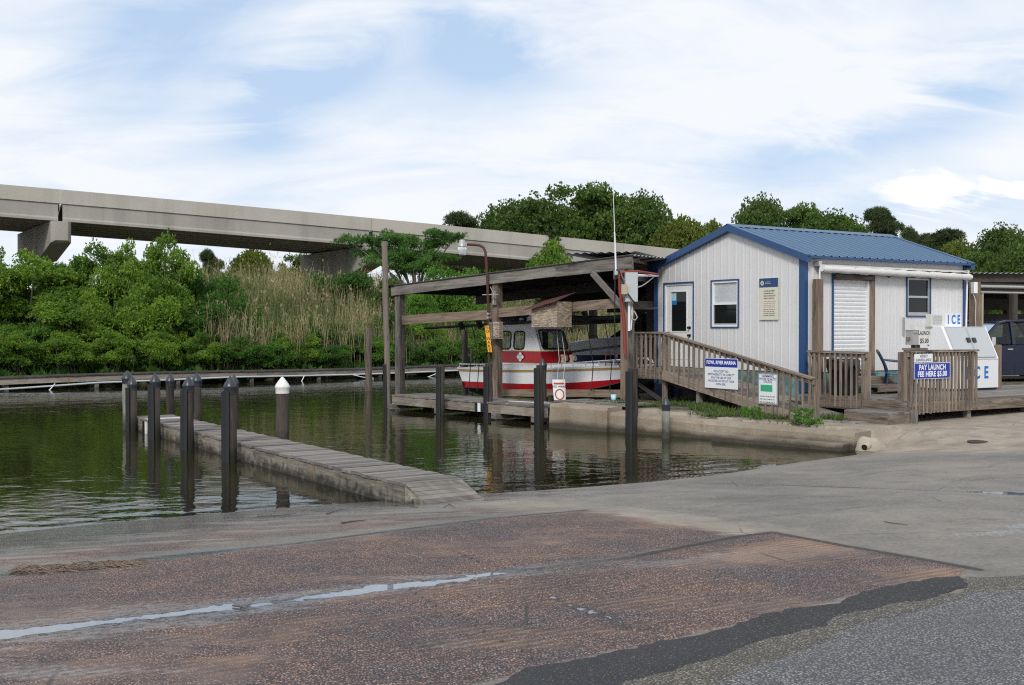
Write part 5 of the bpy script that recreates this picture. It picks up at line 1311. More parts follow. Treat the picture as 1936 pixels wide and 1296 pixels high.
# skirting
mb = MB(); mb.box((.02, .02, .40), (.05, UL - .02, ZB - .003), S_); mb.box((.06, .02, .40), (VL - .06, .05, ZB - .003), S_); mb.box((VL - .05, .02, .40), (VL - .02, UL, ZB - .003), S_); mb.box((.06, UL - .05, .4), (VL - .06, UL - .02, ZB - .003), S_)
mb.build('skirting', M['teal'], shed)
mb = MB()
for uu in np.arange(.6, 4.6, .95): mb.box((-.0, uu, .42), (.015, uu + .08, ZB - .01), S_)
mb.build('skirting_batten', M['wood_grey'], shed)
mb = MB(); mb.box((-.02, 3.1, .42), (.01, UL, ZB - .42), S_); mb.build('skirting_panel', M['navy'], shed)
# gable door
fg = lambda x, y, z: S_(y, UL - x, z)             # x from the left as seen, y into the wall
x0, x1 = UL - DOOR[1], UL - DOOR[0]
dr = MB(); fx0, fx1, fz1 = x0 + .05, x1 - .05, DOOR[3] - .05
gx0, gx1, gz0, gz1 = x0 + .22, x1 - .27, 2.02 - .02, 2.92
for a in ((fx0, .02, ZB + .01, gx0, .06, fz1), (gx1, .02, ZB + .01, fx1, .06, fz1), (gx0, .02, ZB + .01, gx1, .06, gz0), (gx0, .02, gz1, gx1, .06, fz1)): dr.box(a[:3], a[3:], fg, .5)
door = dr.build('door', M['white'], shed)
mb = MB(); mb.box((gx0 - .03, .012, gz0 - .03), (gx1 + .03, .02 - .001, gz0), fg); mb.box((gx0 - .03, .012, gz1), (gx1 + .03, .019, gz1 + .03), fg); mb.box((gx0 - .03, .012, gz0), (gx0, .019, gz1), fg); mb.box((gx1, .012, gz0), (gx1 + .03, .019, gz1), fg); mb.build('glass_bead', M['white'], door)
mb = MB(); mb.box((gx0, .035, gz0), (gx1, .041, gz1), fg); mb.build('pane', M['glass'], door)
mb = MB(); mb.box((gx0 + .02, .030, gz1 - .30), (gx0 + .17, .034, gz1 - .03), fg); mb.build('sticker', M['cup'], door)
mb = MB(); mb.box((gx0 + .02, .0275, gz1 - .30), (gx0 + .17, .0295, gz1 - .20), fg); mb.build('sticker_lower_half', M['letter_blue'], door)
for (zz, rr_) in ((2.08, .032), (1.90, .034)):
    mb = MB(); c = fg(fx1 - .09, .018, zz); mb.cyl(c, c - VD * .02, .034, n=14); mb.cyl(c - VD * .02, c - VD * .055, .015, n=10); mb.cyl(c - VD * .05, c - VD * .07, .03, n=14); mb.build('handle', M['black'], door)
for (px0, px1) in ((.16, .42), (.52, .78)):
    mb = MB(); a0, a1 = fx0 + px0, fx0 + px1; z0_, z1_ = ZB + .18, 1.82
    for b_ in ((a0, .014, z0_, a1, .0195, z0_ + .02), (a0, .014, z1_ - .02, a1, .0195, z1_), (a0, .014, z0_ + .02, a0 + .02, .0195, z1_ - .02), (a1 - .02, .014, z0_ + .02, a1, .0195, z1_ - .02)): mb.box(b_[:3], b_[3:], fg)
    mb.build('raised_panel', M['white'], door)
mb = MB()
for b_ in ((x0, .0, ZB, fx0 - .004, .07, DOOR[3]), (fx1 + .004, .0, ZB, x1, .07, DOOR[3]), (fx0 - .004, .0, fz1 + .004, fx1 + .004, .07, DOOR[3])): mb.box(b_[:3], b_[3:], fg)
mb.build('door_jamb', M['white'], shed)
def casing(x0, x1, z0, z1, fr, w_=.026, out_=-.030, bottom=True, name='window_casing', mat='blue_trim'):
    mb = MB(); mb.box((x0 - w_, out_, z0 - (w_ if bottom else 0)), (x0 - .001, .01, z1 + w_), fr); mb.box((x1 + .001, out_, z0 - (w_ if bottom else 0)), (x1 + w_, .01, z1 + w_), fr); mb.box((x0 - .001, out_, z1), (x1 + .001, .01, z1 + w_), fr)
    if bottom: mb.box((x0 - .001, out_, z0 - w_), (x1 + .001, .01, z0), fr)
    return mb.build(name, M[mat], shed)
casing(x0, x1, ZB, DOOR[3], fg, bottom=False, name='door_casing')
def window(x0, x1, z0, z1, fr, blind_top):
    casing(x0, x1, z0, z1, fr)
    fm = MB(); f_ = .045; zm = (z0 + z1) / 2
    for b_ in ((x0, -.012, z0, x0 + f_, .05, z1), (x1 - f_, -.012, z0, x1, .05, z1), (x0 + f_, -.012, z0, x1 - f_, .05, z0 + f_), (x0 + f_, -.012, z1 - f_, x1 - f_, .05, z1), (x0 + f_, .0, zm - .022, x1 - f_, .045, zm + .022)): fm.box(b_[:3], b_[3:], fr)
    win = fm.build('window', M['alu'] if not blind_top else M['white'], shed)
    mb = MB(); mb.box((x0 + f_, .022, z0 + f_), (x1 - f_, .028, zm - .022), fr); mb.build('pane', M['glass'], win)
    if blind_top:
        mb = MB(); z = zm + .022; rows = []
        while z < z1 - f_ - .001: rows.append([fr(x0 + f_, .030, z), fr(x1 - f_, .030, z)]); rows.append([fr(x0 + f_, .022, z + .018), fr(x1 - f_, .022, z + .018)]); z += .022
        mb.sheet(rows, smooth=False); mb.build('blind', M['blind'], win)
    else:
        mb = MB(); mb.box((x0 + f_, .022, zm + .022), (x1 - f_, .028, z1 - f_), fr); mb.build('pane', M['glass'], win)
    mb = MB(); mb.box((x0 + f_, .01, z0 + f_), (x1 - f_, .021, z0 + f_ + .03), fr); mb.build('sash_rail', M['alu'], win)
window(UL - GWIN[1], UL - GWIN[0], GWIN[2], GWIN[3], fg, True)
fl = lambda x, y, z: S_(x, y, z)
window(LWIN[0], LWIN[1], LWIN[2], LWIN[3], fl, False)
# roll-up door on the long wall with brown timber frame
mb = MB(); rows = []; z = ZB + .10
while z < LDR[3] - .10:
    for dz, o_ in ((0, .05), (.012, .035), (.050, .028), (.068, .035), (.078, .05)): rows.append([fl(LDR[0] + .03, o_, z + dz), fl(LDR[1] - .16, o_, z + dz)])
    z += .080
mb.sheet(rows, smooth=False); rd = mb.build('rollup_door', M['rollup'], shed)
mb = MB(); mb.box((LDR[0] + .03, .02, ZB + .03), (LDR[1] - .16, .06, ZB + .10), fl); mb.build('bottom_bar', M['alu'], rd)
mb = MB(); mb.board(fl(LDR[1] - .055, -.03, ZB), fl(LDR[1] - .055, -.03, LDR[3] - .09), .10, .10, UD); mb.board(fl(LDR[0], -.03, LDR[3] - .04), fl(LDR[1], -.03, LDR[3] - .04), .10, .09); mb.build('door_frame', M['wood_brown'], shed)
mb = MB(); mb.box((LDR[1] - .158, -.02, ZB), (LDR[1] - .11, .07, LDR[3] - .09), fl); mb.build('door_track', M['white'], shed)
mb = MB(); mb.box((LDR[1] + .001, -.032, ZB), (LDR[1] + .04, .0, LDR[3] + .04), fl); mb.box((LDR[0] - .04, -.032, ZB), (LDR[0] - .001, .0, LDR[3] + .04), fl); mb.box((LDR[0], -.032, LDR[3] + .001), (LDR[1], .0, LDR[3] + .04), fl); mb.build('door_casing', M['blue_trim'], shed)
mb = MB(); mb.box((.9, -.05, ZB - .05), (2.1, .0, ZB - .004), fl); mb.build('door_sill', M['wood_grey'], shed)
# rolled awning
aw = MB(); rows = []
def awz(x): return 3.30 - .010 * x
n = 40
for i in range(n + 1):
    x = .32 + (VL - .42) * i / n; r = .062 + .006 * math.sin(i * 1.3) + .004 * math.sin(i * 3.1); row = []
    for j in range(13):
        a = math.radians(110 + 300 * j / 12); row.append(fl(x, -.19 + r * math.cos(a), awz(x) - .03 + r * 1.05 * math.sin(a) + .004 * math.sin(i * 2.2 + j)))
    rows.append(row)
aw.sheet(rows, .004); rows = [[fl(.30 + (VL - .42) * i / n, -.035, 3.385 - .004 * i / n), fl(.30 + (VL - .42) * i / n, -.11, 3.352 - .006 * math.sin(i)), fl(.34 + (VL - .46) * i / n, -.205, 3.315 + .006 * math.sin(i * 1.7))] for i in range(n + 1)]
aw.sheet(rows, .004); awn = aw.build('awning', M['canvas'], shed)
mb = MB(); mb.box((.24, -.16, 3.33), (.34, -.002, 3.43), fl); mb.box((VL - .14, -.16, 3.24), (VL - .06, -.002, 3.38), fl); mb.build('bracket', M['alu'], awn)
mb = MB(); mb.cyl(fl(.30, -.19, 3.27), fl(.38, -.19, 3.27), .055, n=14); mb.cyl(fl(VL - .10, -.19, 3.22), fl(VL - .04, -.19, 3.22), .05, n=14); mb.build('roller_end', M['white'], awn)
for xx in (.30, VL - .09):
    mb = MB(); mb.tube([fl(xx, -.16, 3.36), fl(xx + .01, -.12, 3.2), fl(xx + .02, -.07, 1.25)], .021, 8); mb.build('awning_arm', M['white'], awn)
mb = MB(); mb.box((.9, -.06, 3.235), (VL - .5, -.003, 3.26), fl); mb.build('batten', M['wood_brown'], shed)
mb = MB(); mb.cyl(fl(2.42, -.05, 3.20), fl(2.42, -.12, 3.17), .03, n=12); mb.box((2.40, -.05, 3.20), (2.44, -.005, 3.26), fl); mb.build('camera_dome', M['black'], shed)
# utility items
mb = MB(); mb.box((2.98, -.04, 1.9), (3.02, -.004, 2.30), fl); mb.build('conduit', M['galv'], shed)

# tall notice board on the gable wall
nb_ = thing('notice_board', 'tall cream notice with a navy header on the gable wall', 'notice', fg(3.15, -.03, 2.3))
NX0, NX1, NZ0, NZ1 = 3.55, 4.10, 2.24, 3.12
mb = MB(); mb.box((NX0, -.036, NZ0), (NX1, -.024, NZ1), fg); mb.build('board', M['sign_cream'], nb_)
mb = MB(); mb.box((NX0, -.040, NZ1 - .19), (NX1, -.0362, NZ1), fg); mb.build('header', M['sign_navy'], nb_)
mb = MB(); c = fg(NX0 + .09, -.041, NZ1 - .10); 
vs = [c + (fg(0, 0, 0) - fg(0, 1, 0)) * .002] ; ring = [fg(NX0 + .09 + .05 * math.cos(a), -.0425, NZ1 - .10 + .05 * math.sin(a)) for a in [2 * pi * i / 24 for i in range(24)]]
mb.add(ring, [list(range(24))]); mb.build('round_seal', M['sign_cream'], nb_)
mb = MB(); ring = [fg(NX0 + .09 + .03 * math.cos(a), -.0440, NZ1 - .10 + .03 * math.sin(a)) for a in [2 * pi * i / 24 for i in range(24)]]; mb.add(ring, [list(range(24))]); mb.build('seal_centre', M['galv'], nb_)
random.seed(2)
def lines(parent, x0, x1, z, n, dz, h_, mat, fr, seed, cx=False, off=-.0385):
    """rows of small illegible print: short word-like strokes"""
    R_ = random.Random(seed); mb = MB()
    for i in range(n):
        zz = z - i * dz; a = x0 + (R_.uniform(0, .06) if cx else 0); e = x1 - R_.uniform(0, .15) * (x1 - x0)
        while a < e:
            w_ = R_.uniform(.018, .05); b = min(a + w_, e); k = a
            while k < b: 
                s_ = R_.uniform(.35, 1) * h_; mb.add([fr(k, off, zz - s_ / 2), fr(k + .0055, off, zz - s_ / 2), fr(k + .0055, off, zz + s_ / 2), fr(k, off, zz + s_ / 2)], [(0, 1, 2, 3)]); k += .009
            a = b + .014
    return mb.build('small_print', M[mat], parent)
lines(nb_, NX0 + .13, NX1 - .08, NZ1 - .27, 4, .052, .034, 'ink', fg, 3); lines(nb_, NX0 + .13, NX1 - .06, NZ1 - .49, 4, .040, .018, 'ink_red', fg, 4); lines(nb_, NX0 + .13, NX1 - .06, NZ1 - .66, 4, .042, .022, 'ink', fg, 5)
lines(nb_, NX0 + .18, NX0 + .36, NZ1 - .08, 2, .035, .014, 'letter_white', fg, 6, off=-.0425)

# ================================================================== wooden ramp and landing in front of the gable
random.seed(21)
VR = 15.27                       # outer rail line
wr = thing('wooden_ramp', 'weathered wooden access ramp and landing with railings along the gable wall', 'access ramp', D(VR, 17, .3), TH)
ULand0, ULand1, UEnd = 18.80, 20.25, 14.42
def rz(u): return 1.15 if u >= ULand0 else 1.15 - (ULand0 - u) * (1.15 - .31) / (ULand0 - UEnd)
mb = MB(); u = ULand0
while u < ULand1: mb.board(D(VR, u + .07, 1.13), D(V0 - .03, u + .07, 1.13), .134, .034); u += .14
dirn = Vector((0, 0, 0)); slope_up = (D(0, 1, .19) - D(0, 0, 0)); upv = Vector((-.518 * -.19, .855 * -.19, 1))
u = UEnd - .85
while u < ULand0 - .08:
    zz = max(rz(u + .07), .345) - .02; vl, vr = (VR if u > UEnd - .02 else VR + .05 + (UEnd - u) * .3), (V0 - .10)
    mb.board(D(vl, u + .07, zz), D(vr, u + .07, zz), .134, .034, up=upv); u += .14
mb.build('deck', M['wood_deck'], wr)
mb = MB()
mb.board(D(VR - .02, ULand0, 1.04), D(VR - .02, ULand1, 1.04), .04, .20); mb.board(D(VR - .02, UEnd, rz(UEnd) - .02), D(VR - .02, ULand0 - .002, 1.04), .04, .20)
mb.board(D(V0 - .12, UEnd, rz(UEnd) - .12), D(V0 - .12, ULand0, 1.02), .04, .19); mb.board(D(VR, ULand1, 1.04), D(V0 - .05, ULand1, 1.04), .04, .2)
mb.build('stringer', M['wood_rail'], wr)
def rail_run(parent, P0, P1, zb0, zb1, zt0, zt1, nbal, mat='wood_rail', side=None, skip=()):
    """handrail, lower rail and balusters; P0,P1 (v,u) ends; zb: bottom of balusters, zt: top of handrail"""
    a, b = Vector((*P0, 0)), Vector((*P1, 0)); sidev = Vector(side)
    def q(t, z, o_=0): p = a.lerp(b, t) + sidev * o_; return D(p.x, p.y, z)
    mb = MB(); mb.board(q(0, zt0 - .018), q(1, zt1 - .018), .125, .036); mb.board(q(0, zt0 - .085, .01), q(1, zt1 - .085, .01), .036, .085); mb.build('handrail', M[mat], parent)
    for i in range(nbal):
        if i in skip: continue
        t = (i + .5) / nbal; zt = zt0 + (zt1 - zt0) * t; zb = zb0 + (zb1 - zb0) * t; mb = MB(); j = uni(-.008, .008)
        mb.board(q(t + j * .2, zb + uni(-.012, .012), -.032), q(t, zt - .05 + uni(-.006, .006), -.032), .036, .036, sidev.x * VD + sidev.y * UD); mb.build('baluster', M[mat], parent)
def post(parent, v, u, z0, z1, w=.088, mat='wood_rail', name='post'):
    mb = MB(); mb.board(D(v, u, z0), D(v + uni(-.004, .004), u, z1), w, w, UD); return mb.build(name, M[mat], parent)
rt = lambda u: rz(u) + .84
rail_run(wr, (VR, ULand1), (VR, ULand0), .96, .96, 1.985, 1.985, 9, side=(1, 0, 0))
rail_run(wr, (VR, ULand0), (VR, UEnd), .96, rz(UEnd) - .10, 1.985, 1.14, 27, side=(1, 0, 0))
for u, zt in ((ULand1 - .03, 1.93), (ULand0 + .05, 1.93), (UEnd + .02, 1.10)): post(wr, VR + .085, u, hz_(*D(VR, u).xy) - .1, zt)
for u in (16.45, 17.7): post(wr, VR + .085, u, hz_(*D(VR, u).xy) - .1, rz(u) - .1, .10, 'wood_grey', 'support_post')
for u in (ULand1 - .2, ULand0 + .1): post(wr, V0 - .25, u, .2, 1.0, .1, 'wood_grey', 'support_post')
post(wr, V0 - .28, 18.2, .2, .85, .12, 'wood_dark', 'support_post')
mb = MB(); mb.board(D(VR + .08, ULand0 + .1, .95), D(V0 - .2, 18.1, .35), .04, .10); mb.board(D(VR + .08, ULand1 - .1, .95), D(VR + .3, ULand0 + .3, .40), .04, .10); mb.build('brace', M['wood_dark'], wr)
rail_run(wr, (VR, ULand1), (V0 - .06, ULand1), .96, .96, 1.985, 1.985, 9, side=(0, -1, 0))
post(wr, V0 - .1, ULand1 - .06, .3, 1.93)
# low step board under the shed edge
mb = MB(); mb.board(D(V0 - .45, 15.6, .53), D(V0 - .45, 19.2, .56), .05, .16); o = mb.build('loose_beam', M['wood_dark']); tag(o, 'dark timber beam lying along the skirting below the wooden ramp', 'beam')

# ramp signs: (frame on the outside of the balusters)
def ramp_sign(px0, px1, py0, py1, vline, label, name, mat):
    def hit(px, py):
        r = ray(px, py); a = D(vline, 0); n_ = VD; t = (a - EYE).dot(n_) / r.dot(n_); return EYE + r * t
    tl, tr, bl = hit(px0, py0), hit(px1, py0), hit(px0, py1)
    xd = -UD; W_s = (tr - tl).dot(xd); H_s = tl.z - bl.z; o_ = Vector((tl.x, tl.y, bl.z)); fr = frame3(o_, xd); t = thing(name, label, 'sign', o_)
    mb = MB(); mb.box((0, -.006, 0), (W_s, .0, H_s), fr); mb.build('board', M[mat], t)
    return t, fr, W_s, H_s
t, fr, Ws, Hs = ramp_sign(1333, 1395.5, 677, 733, VR - .065, 'white sign with a blue marina name header on the ramp railing', 'marina_sign', 'sign_white')
mb = MB(); mb.box((.012, -.009, Hs * .715), (Ws - .012, -.0062, Hs - .010), fr); mb.build('header', M['sign_blue'], t)
text_mesh('FOWL RIVER MARINA', .098, M['letter_white'], 'lettering', t, fr, Ws / 2, Hs * .855, bold=.035, sx=Ws / 1.12, off=.0105)
for i, l in enumerate(('WE ACCEPT NO', 'RESPONSIBILITY OR LIABILITY', 'FOR THE USE OF OUR', 'FACILITIES. DO SO AT YOUR', 'OWN RISK.')):
    text_mesh(l, .060, M['ink_blue'], 'lettering', t, fr, Ws / 2, Hs * (.565 - .107 * i), bold=.022, sx=Ws / 1.03, off=.0075)
t, fr, Ws, Hs = ramp_sign(1434, 1471, 705.5, 764, VR - .065, 'white water quality sign with a green panel on the ramp railing', 'water_quality_sign', 'galv')
mb = MB(); mb.box((.03, -.0095, .03), (Ws - .03, -.0062, Hs - .025), fr); mb.build('panel', M['sign_white'], t)
mb = MB(); mb.box((.07, -.0125, Hs * .42), (Ws - .14, -.0097, Hs * .63), fr); mb.build('green_panel', M['sign_green'], t)
for i, (l, s_) in enumerate((('SWIMMING', .066), ('WATER QUALITY', .060), ('STATUS', .066))): text_mesh(l, s_, M['ink_blue'], 'lettering', t, fr, Ws / 2, Hs * (.905 - .088 * i), bold=.015, sx=Ws / .56, off=.0125)
lines(t, .06, Ws - .06, Hs * .26, 3, .055, .026, 'ink', fr, 8, off=-.0125)
for u in (15.60, 15.42):
    mb = MB(); mb.board(D(VR - .05, u, .38), D(VR - .05, u, 1.28), .045, .03, UD); mb.build('sign_stake', M['wood_rail'], wr)

# ================================================================== front porch deck
random.seed(31)
ZD_ = .73; VP, UP = 16.50, 13.30
pc = thing('porch_deck', 'weathered wooden porch deck with railings in front of the roll-up door', 'deck', D(VP, UP, .3), TH)
mb = MB(); u = UP
while u < U0 - .14: mb.board(D(VP, u + .07, ZD_ - .018 + uni(-.003, .003)), D(26.0, u + .07, ZD_ - .018 + uni(-.003, .003)), .134, .036); u += .141
mb.build('deck_boards', M['wood_deck'], pc)
mb = MB(); mb.board(D(VP, UP - .02, .60), D(18.45, UP - .02, .60), .04, .20); mb.board(D(18.45, UP - .02, .60), D(22.4, UP - .02, .60), .04, .20); mb.board(D(22.4, UP - .02, .60), D(26, UP - .02, .60), .04, .2); mb.board(D(VP - .02, UP, .60), D(VP - .02, U0 - .1, .60), .04, .20)
mb.build('fascia', M['wood_rail'], pc)
rail_run(pc, (VP, U0 - .25), (VP, 14.26), .53, .53, 1.62, 1.615, 11, side=(1, 0, 0))
rail_run(pc, (VP, UP), (18.45, UP), .47, .54, 1.66, 1.655, 19, side=(0, 1, 0))
post(pc, VP + .08, 14.30, .45, 1.60); post(pc, VP + .08, U0 - .35, .3, 1.60)
post(pc, VP + .06, UP + .08, .30, 1.66); post(pc, VP + .05, UP + .20, .5, 1.62); post(pc, 18.40, UP + .08, .5, 1.65); post(pc, 18.28, UP + .08, .3, .62, .10, 'wood_grey', 'support_post')
rail_run(pc, (22.35, UP), (25.5, UP), .50, .50, 1.62, 1.62, 22, side=(0, 1, 0)); post(pc, 22.38, UP + .08, .45, 1.62, .10); post(pc, 22.52, UP + .08, .45, 1.60, .09)
for v in (20.2, 22.6, 24.6): post(pc, v, UP + .15, .25, .62, .10, 'wood_grey', 'support_post')
for v in (16.8, 18.4, 20.2, 22.6): post(pc, v, UP + 1.6, .25, .62, .10, 'wood_grey', 'support_post')
# tall posts at the shed corner and at the far end
cp = thing('corner_post', 'tall weathered square timber standing at the blue shed corner', 'post', D(16.80, U0 - .12, .3)); post(cp, 16.86, U0 - .16, .2, 3.06, .15, 'wood_brown')
# lower front step box
sb = thing('porch_step', 'low wooden box step at the porch opening', 'step', D(16.1, 13.7, .33), TH)
mb = MB(); v0s, v1s, u0s, u1s = 15.85, 16.44, 13.22, 14.22
for i in range(4): mb.board(D(v0s + .075 + i * .147, u0s, .525), D(v0s + .075 + i * .147, u1s, .525), .140, .034)
mb.build('tread', M['wood_deck'], sb)
mb = MB(); mb.board(D(v0s + .02, u0s, .41), D(v0s + .02, u1s, .41), .04, .19); mb.board(D(v0s + .04, u0s + .02, .41), D(v1s, u0s + .02, .41), .04, .19); mb.board(D(v0s + .04, u1s - .02, .41), D(v1s, u1s - .02, .41), .04, .19); mb.build('side_board', M['wood_rail'], sb)
mb = MB(); mb.board(D(16.52, 13.19, .28), D(16.52, 13.19, .57), .10, .10, UD); mb.build('block', M['wood_grey'], sb)
# two steps up to the roll-up door
ds = thing('door_steps', 'two wooden steps below the roll-up door', 'steps', D(18.0, 15.6, ZD_), TH)
for (v0_, v1_, u0_, u1_, z0_, z1_) in ((17.75, 19.0, 15.02, 15.38, ZD_ + .05, ZD_ + .19), (17.55, 18.7, 15.42, 15.80, ZD_ + .17, ZD_ + .33)):
    mb = MB(); mb.board(D(v0_, (u0_ + u1_) / 2 - .09, z1_ - .02), D(v1_, (u0_ + u1_) / 2 - .09, z1_ - .02), .17, .036); mb.board(D(v0_, (u0_ + u1_) / 2 + .09, z1_ - .02), D(v1_, (u0_ + u1_) / 2 + .09, z1_ - .02), .17, .036); mb.board(D(v0_, u0_ + .02, (z0_ + z1_) / 2 - .02), D(v1_, u0_ + .02, (z0_ + z1_) / 2 - .02), .036, z1_ - z0_ - .03); mb.build('tread', M['wood_rail'], ds)
mb = MB()
for v in (17.7, 18.5): mb.board(D(v, 15.15, ZD_ + .04), D(v, 15.85, ZD_ + .04), .05, .07)
mb.build('bearer', M['wood_dark'], ds)

# porch signs
def face_sign(v0_, v1_, z0_, z1_, uline, label, name, mat, cat='sign'):
    o_ = D(v0_, uline, z0_); fr = frame3(o_, VD); t = thing(name, label, cat, o_); mb = MB(); mb.box((0, -.006, 0), (v1_ - v0_, 0, z1_ - z0_), fr); mb.build('board', M[mat], t); return t, fr, v1_ - v0_, z1_ - z0_
def vof(px, u):   # v on the line u = const seen in column px
    r = ray(px, 640); k_ = r.x / r.y; return (k_ * .855 * u + .518 * u) / (.855 - k_ * .518)
ul = UP - .066
def zfor(px, py, u): p = D(vof(px, u), u); return zat(py, p.y)
va, vb = vof(1728, ul), vof(1796, ul)
t, fr, Ws, Hs = face_sign(va, vb, zfor(1762, 716.5, ul), zfor(1762, 686, ul), ul, 'blue sign asking for the launch fee of five dollars on the porch railing', 'launch_fee_sign', 'sign_white')
mb = MB(); mb.box((.010, -.009, .010), (Ws - .010, -.0062, Hs - .010), fr); mb.build('blue_field', M['sign_blue'], t)
text_mesh('PAY LAUNCH', .135, M['letter_white'], 'lettering', t, fr, Ws / 2, Hs * .70, bold=.03, sx=Ws / 1.15, off=.0105); text_mesh('FEE HERE $5.00', .135, M['letter_white'], 'lettering', t, fr, Ws / 2, Hs * .29, bold=.03, sx=Ws / 1.15, off=.0105)
va, vb = vof(1728.5, ul), vof(1763, ul)
t, fr, Ws, Hs = face_sign(va, vb, zfor(1745, 686, ul) + .006, zfor(1745, 669.5, ul), ul, 'small white video surveillance sign above the blue fee sign', 'surveillance_sign', 'sign_white')
text_mesh('VIDEO', .072, M['ink'], 'lettering', t, fr, Ws / 2, Hs * .72, bold=.02, off=.0075); text_mesh('SURVEILLANCE', .068, M['ink'], 'lettering', t, fr, Ws / 2, Hs * .26, bold=.02, sx=Ws / .56, off=.0075)
# launch fee drop box on a short post on the corner of the railing
fb = thing('fee_drop_box', 'small weathered metal drop box on the porch corner post', 'drop box', D(VP + .05, UP + .05, 1.67))
fr = frame3(D(VP + .06, UP + .0, 1.655), VD)
mb = MB(); mb.board(fr(-.06, .06, .02), fr(.44, .06, .02), .18, .04); mb.build('shelf', M['wood_grey'], fb)
mb = MB(); mb.board(fr(.16, .05, .04), fr(.16, .05, .12), .08, .08, UD); mb.board(fr(.25, .05, .04), fr(.25, .05, .12), .06, .06, UD); mb.build('post', M['wood_grey'], fb)
mb = MB(); mb.box((-.02, -.06, .10), (.14, .10, .36), fr); mb.box((-.03, -.07, .36), (.15, .11, .373), fr); mb.build('box', M['galv'], fb)
mb = MB(); mb.box((.0, -.068, .30), (.12, -.0605, .312), fr); mb.box((-.055, -.0, .18), (-.0205, .06, .24), fr); mb.build('slot', M['wood_grey'], fb)
fs_ = thing('launch_price_sign', 'small two row letter board showing the launch price beside the drop box', 'sign', fr(.30, 0, .17))
for i, (z0_, s_) in enumerate(((.245, 'LAUNCH'), (.10, '$5.00'))):
    mb = MB(); x0_ = .145 if i == 0 else .17; mb.box((x0_, -.03, z0_), (.52, -.015, z0_ + .135), fr); mb.build('board', M['sign_offwhite'], fs_)
    text_mesh(s_, .105 if i == 0 else .12, M['ink'], 'lettering', fs_, fr, .335, z0_ + .067, bold=.02, sx=.74 if i == 0 else .85, off=.0325)
# ================================================================== things on the porch
random.seed(41)
# ice chest: slanted front with two doors
U_b, U_t, U_f, Vl, Vr, zt_, zk, z0_ = 15.90, 15.22, 14.90, 19.92, 21.42, 2.10, 1.42, ZD_ + .05
ice = thing('ice_chest', 'white ice merchandiser chest with two slanted doors and blue lettering', 'ice chest', D((Vl + Vr) / 2, 15.4, ZD_), TH)
mb = MB(); prof = [(U_b, z0_), (U_b, zt_), (U_t, zt_), (U_f, zk), (U_f, z0_)]
mb.prism([D(Vl, u, z) for u, z in prof], VD * (Vr - Vl)); mb.build('cabinet', M['white_gloss'], ice)
sl_ = Vector((0, 0, 0)); a_ = D(0, U_f, zk); b_ = D(0, U_t, zt_); up_s = (b_ - a_).normalized(); nrm = up_s.cross(VD).normalized(); nrm = -nrm if nrm.dot(UD) > 0 else nrm
Ls = (b_ - a_).length
def sf(x, y, z): return D(Vl + x, U_f, zk) + up_s * z - nrm * y * -1 * -1
for (x0, x1, sg) in ((.10, .71, 1), (.79, 1.40, -1)):
    mb = MB(); mb.box((x0, -.030, .03), (x1, -.001, Ls - .03), sf); d_ = mb.build('door', M['grey_box'], ice)
    mb = MB(); e = .014
    for q in ((x0 - e, -.034, .03 - e, x1 + e, -.0005, .03), (x0 - e, -.034, Ls - .03, x1 + e, -.0005, Ls - .03 + e), (x0 - e, -.034, .03, x0, -.0005, Ls - .03), (x1, -.034, .03, x1 + e, -.0005, Ls - .03)): mb.box(q[:3], q[3:], sf)
    mb.build('trim', M['grey_box'], d_)
    hx = x1 - .10 if sg > 0 else x0 + .01
    mb = MB(); mb.box((hx, -.065, .36), (hx + .10, -.031, .46), sf); mb.build('latch', M['bin'], d_)
ff = frame3(D(Vl, U_f, 0), VD)
mb = MB(); mb.box((.0, -.004, zk - .03), (Vr - Vl, -.0005, zk - .012), ff); mb.build('seam', M['grey_box'], ice)
for i, ch in enumerate('ICE'): text_mesh(ch, .36, M['letter_blue'], 'lettering', ice, ff, .46 + i * .31, 1.10, bold=.03, sx=.85, off=.003)
fsd = frame3(D(Vl, U_b, 0), -UD)
for i, ch in enumerate('ICE'): text_mesh(ch, .36, M['letter_blue'], 'lettering', ice, fsd, .36, 1.80 - i * .36, bold=.03, sx=.8, off=.003)
mb = MB(); mb.box((.03, .02, ZD_), (Vr - Vl - .03, .9, ZD_ + .049), ff); mb.build('base', M['black'], ice)
# cooling unit and small ICE sign on top of the chest
ft = frame3(D(Vl - .06, 15.42, zt_), VD)
mb = MB(); 
mb.box((0, .0, .0), (.40, .14, .27), ft); cu_ = mb.build('cooling_unit', M['sign_offwhite'], ice)
mb = MB()
for i in range(9): mb.box((.05 + i * .036, -.008, .03), (.056 + i * .036, -.001, .24), ft)
for i in range(7): mb.box((.045, -.008 + .002, .035 + i * .032), (.345, -.0015, .040 + i * .032), ft)
mb.build('grille', M['grey_box'], cu_)
isn = thing('ice_sign', 'small white sign with blue ice lettering on top of the ice chest', 'sign', ft(.62, -.05, 0))
mb = MB(); mb.box((.42, -.03, .0), (.96, -.005, .29), ft); mb.build('board', M['sign_white'], isn)
for i, ch in enumerate('ICE'): text_mesh(ch, .27, M['letter_blue'], 'lettering', isn, ft, .52 + i * .175, .145, bold=.035, sx=.75, off=.033)

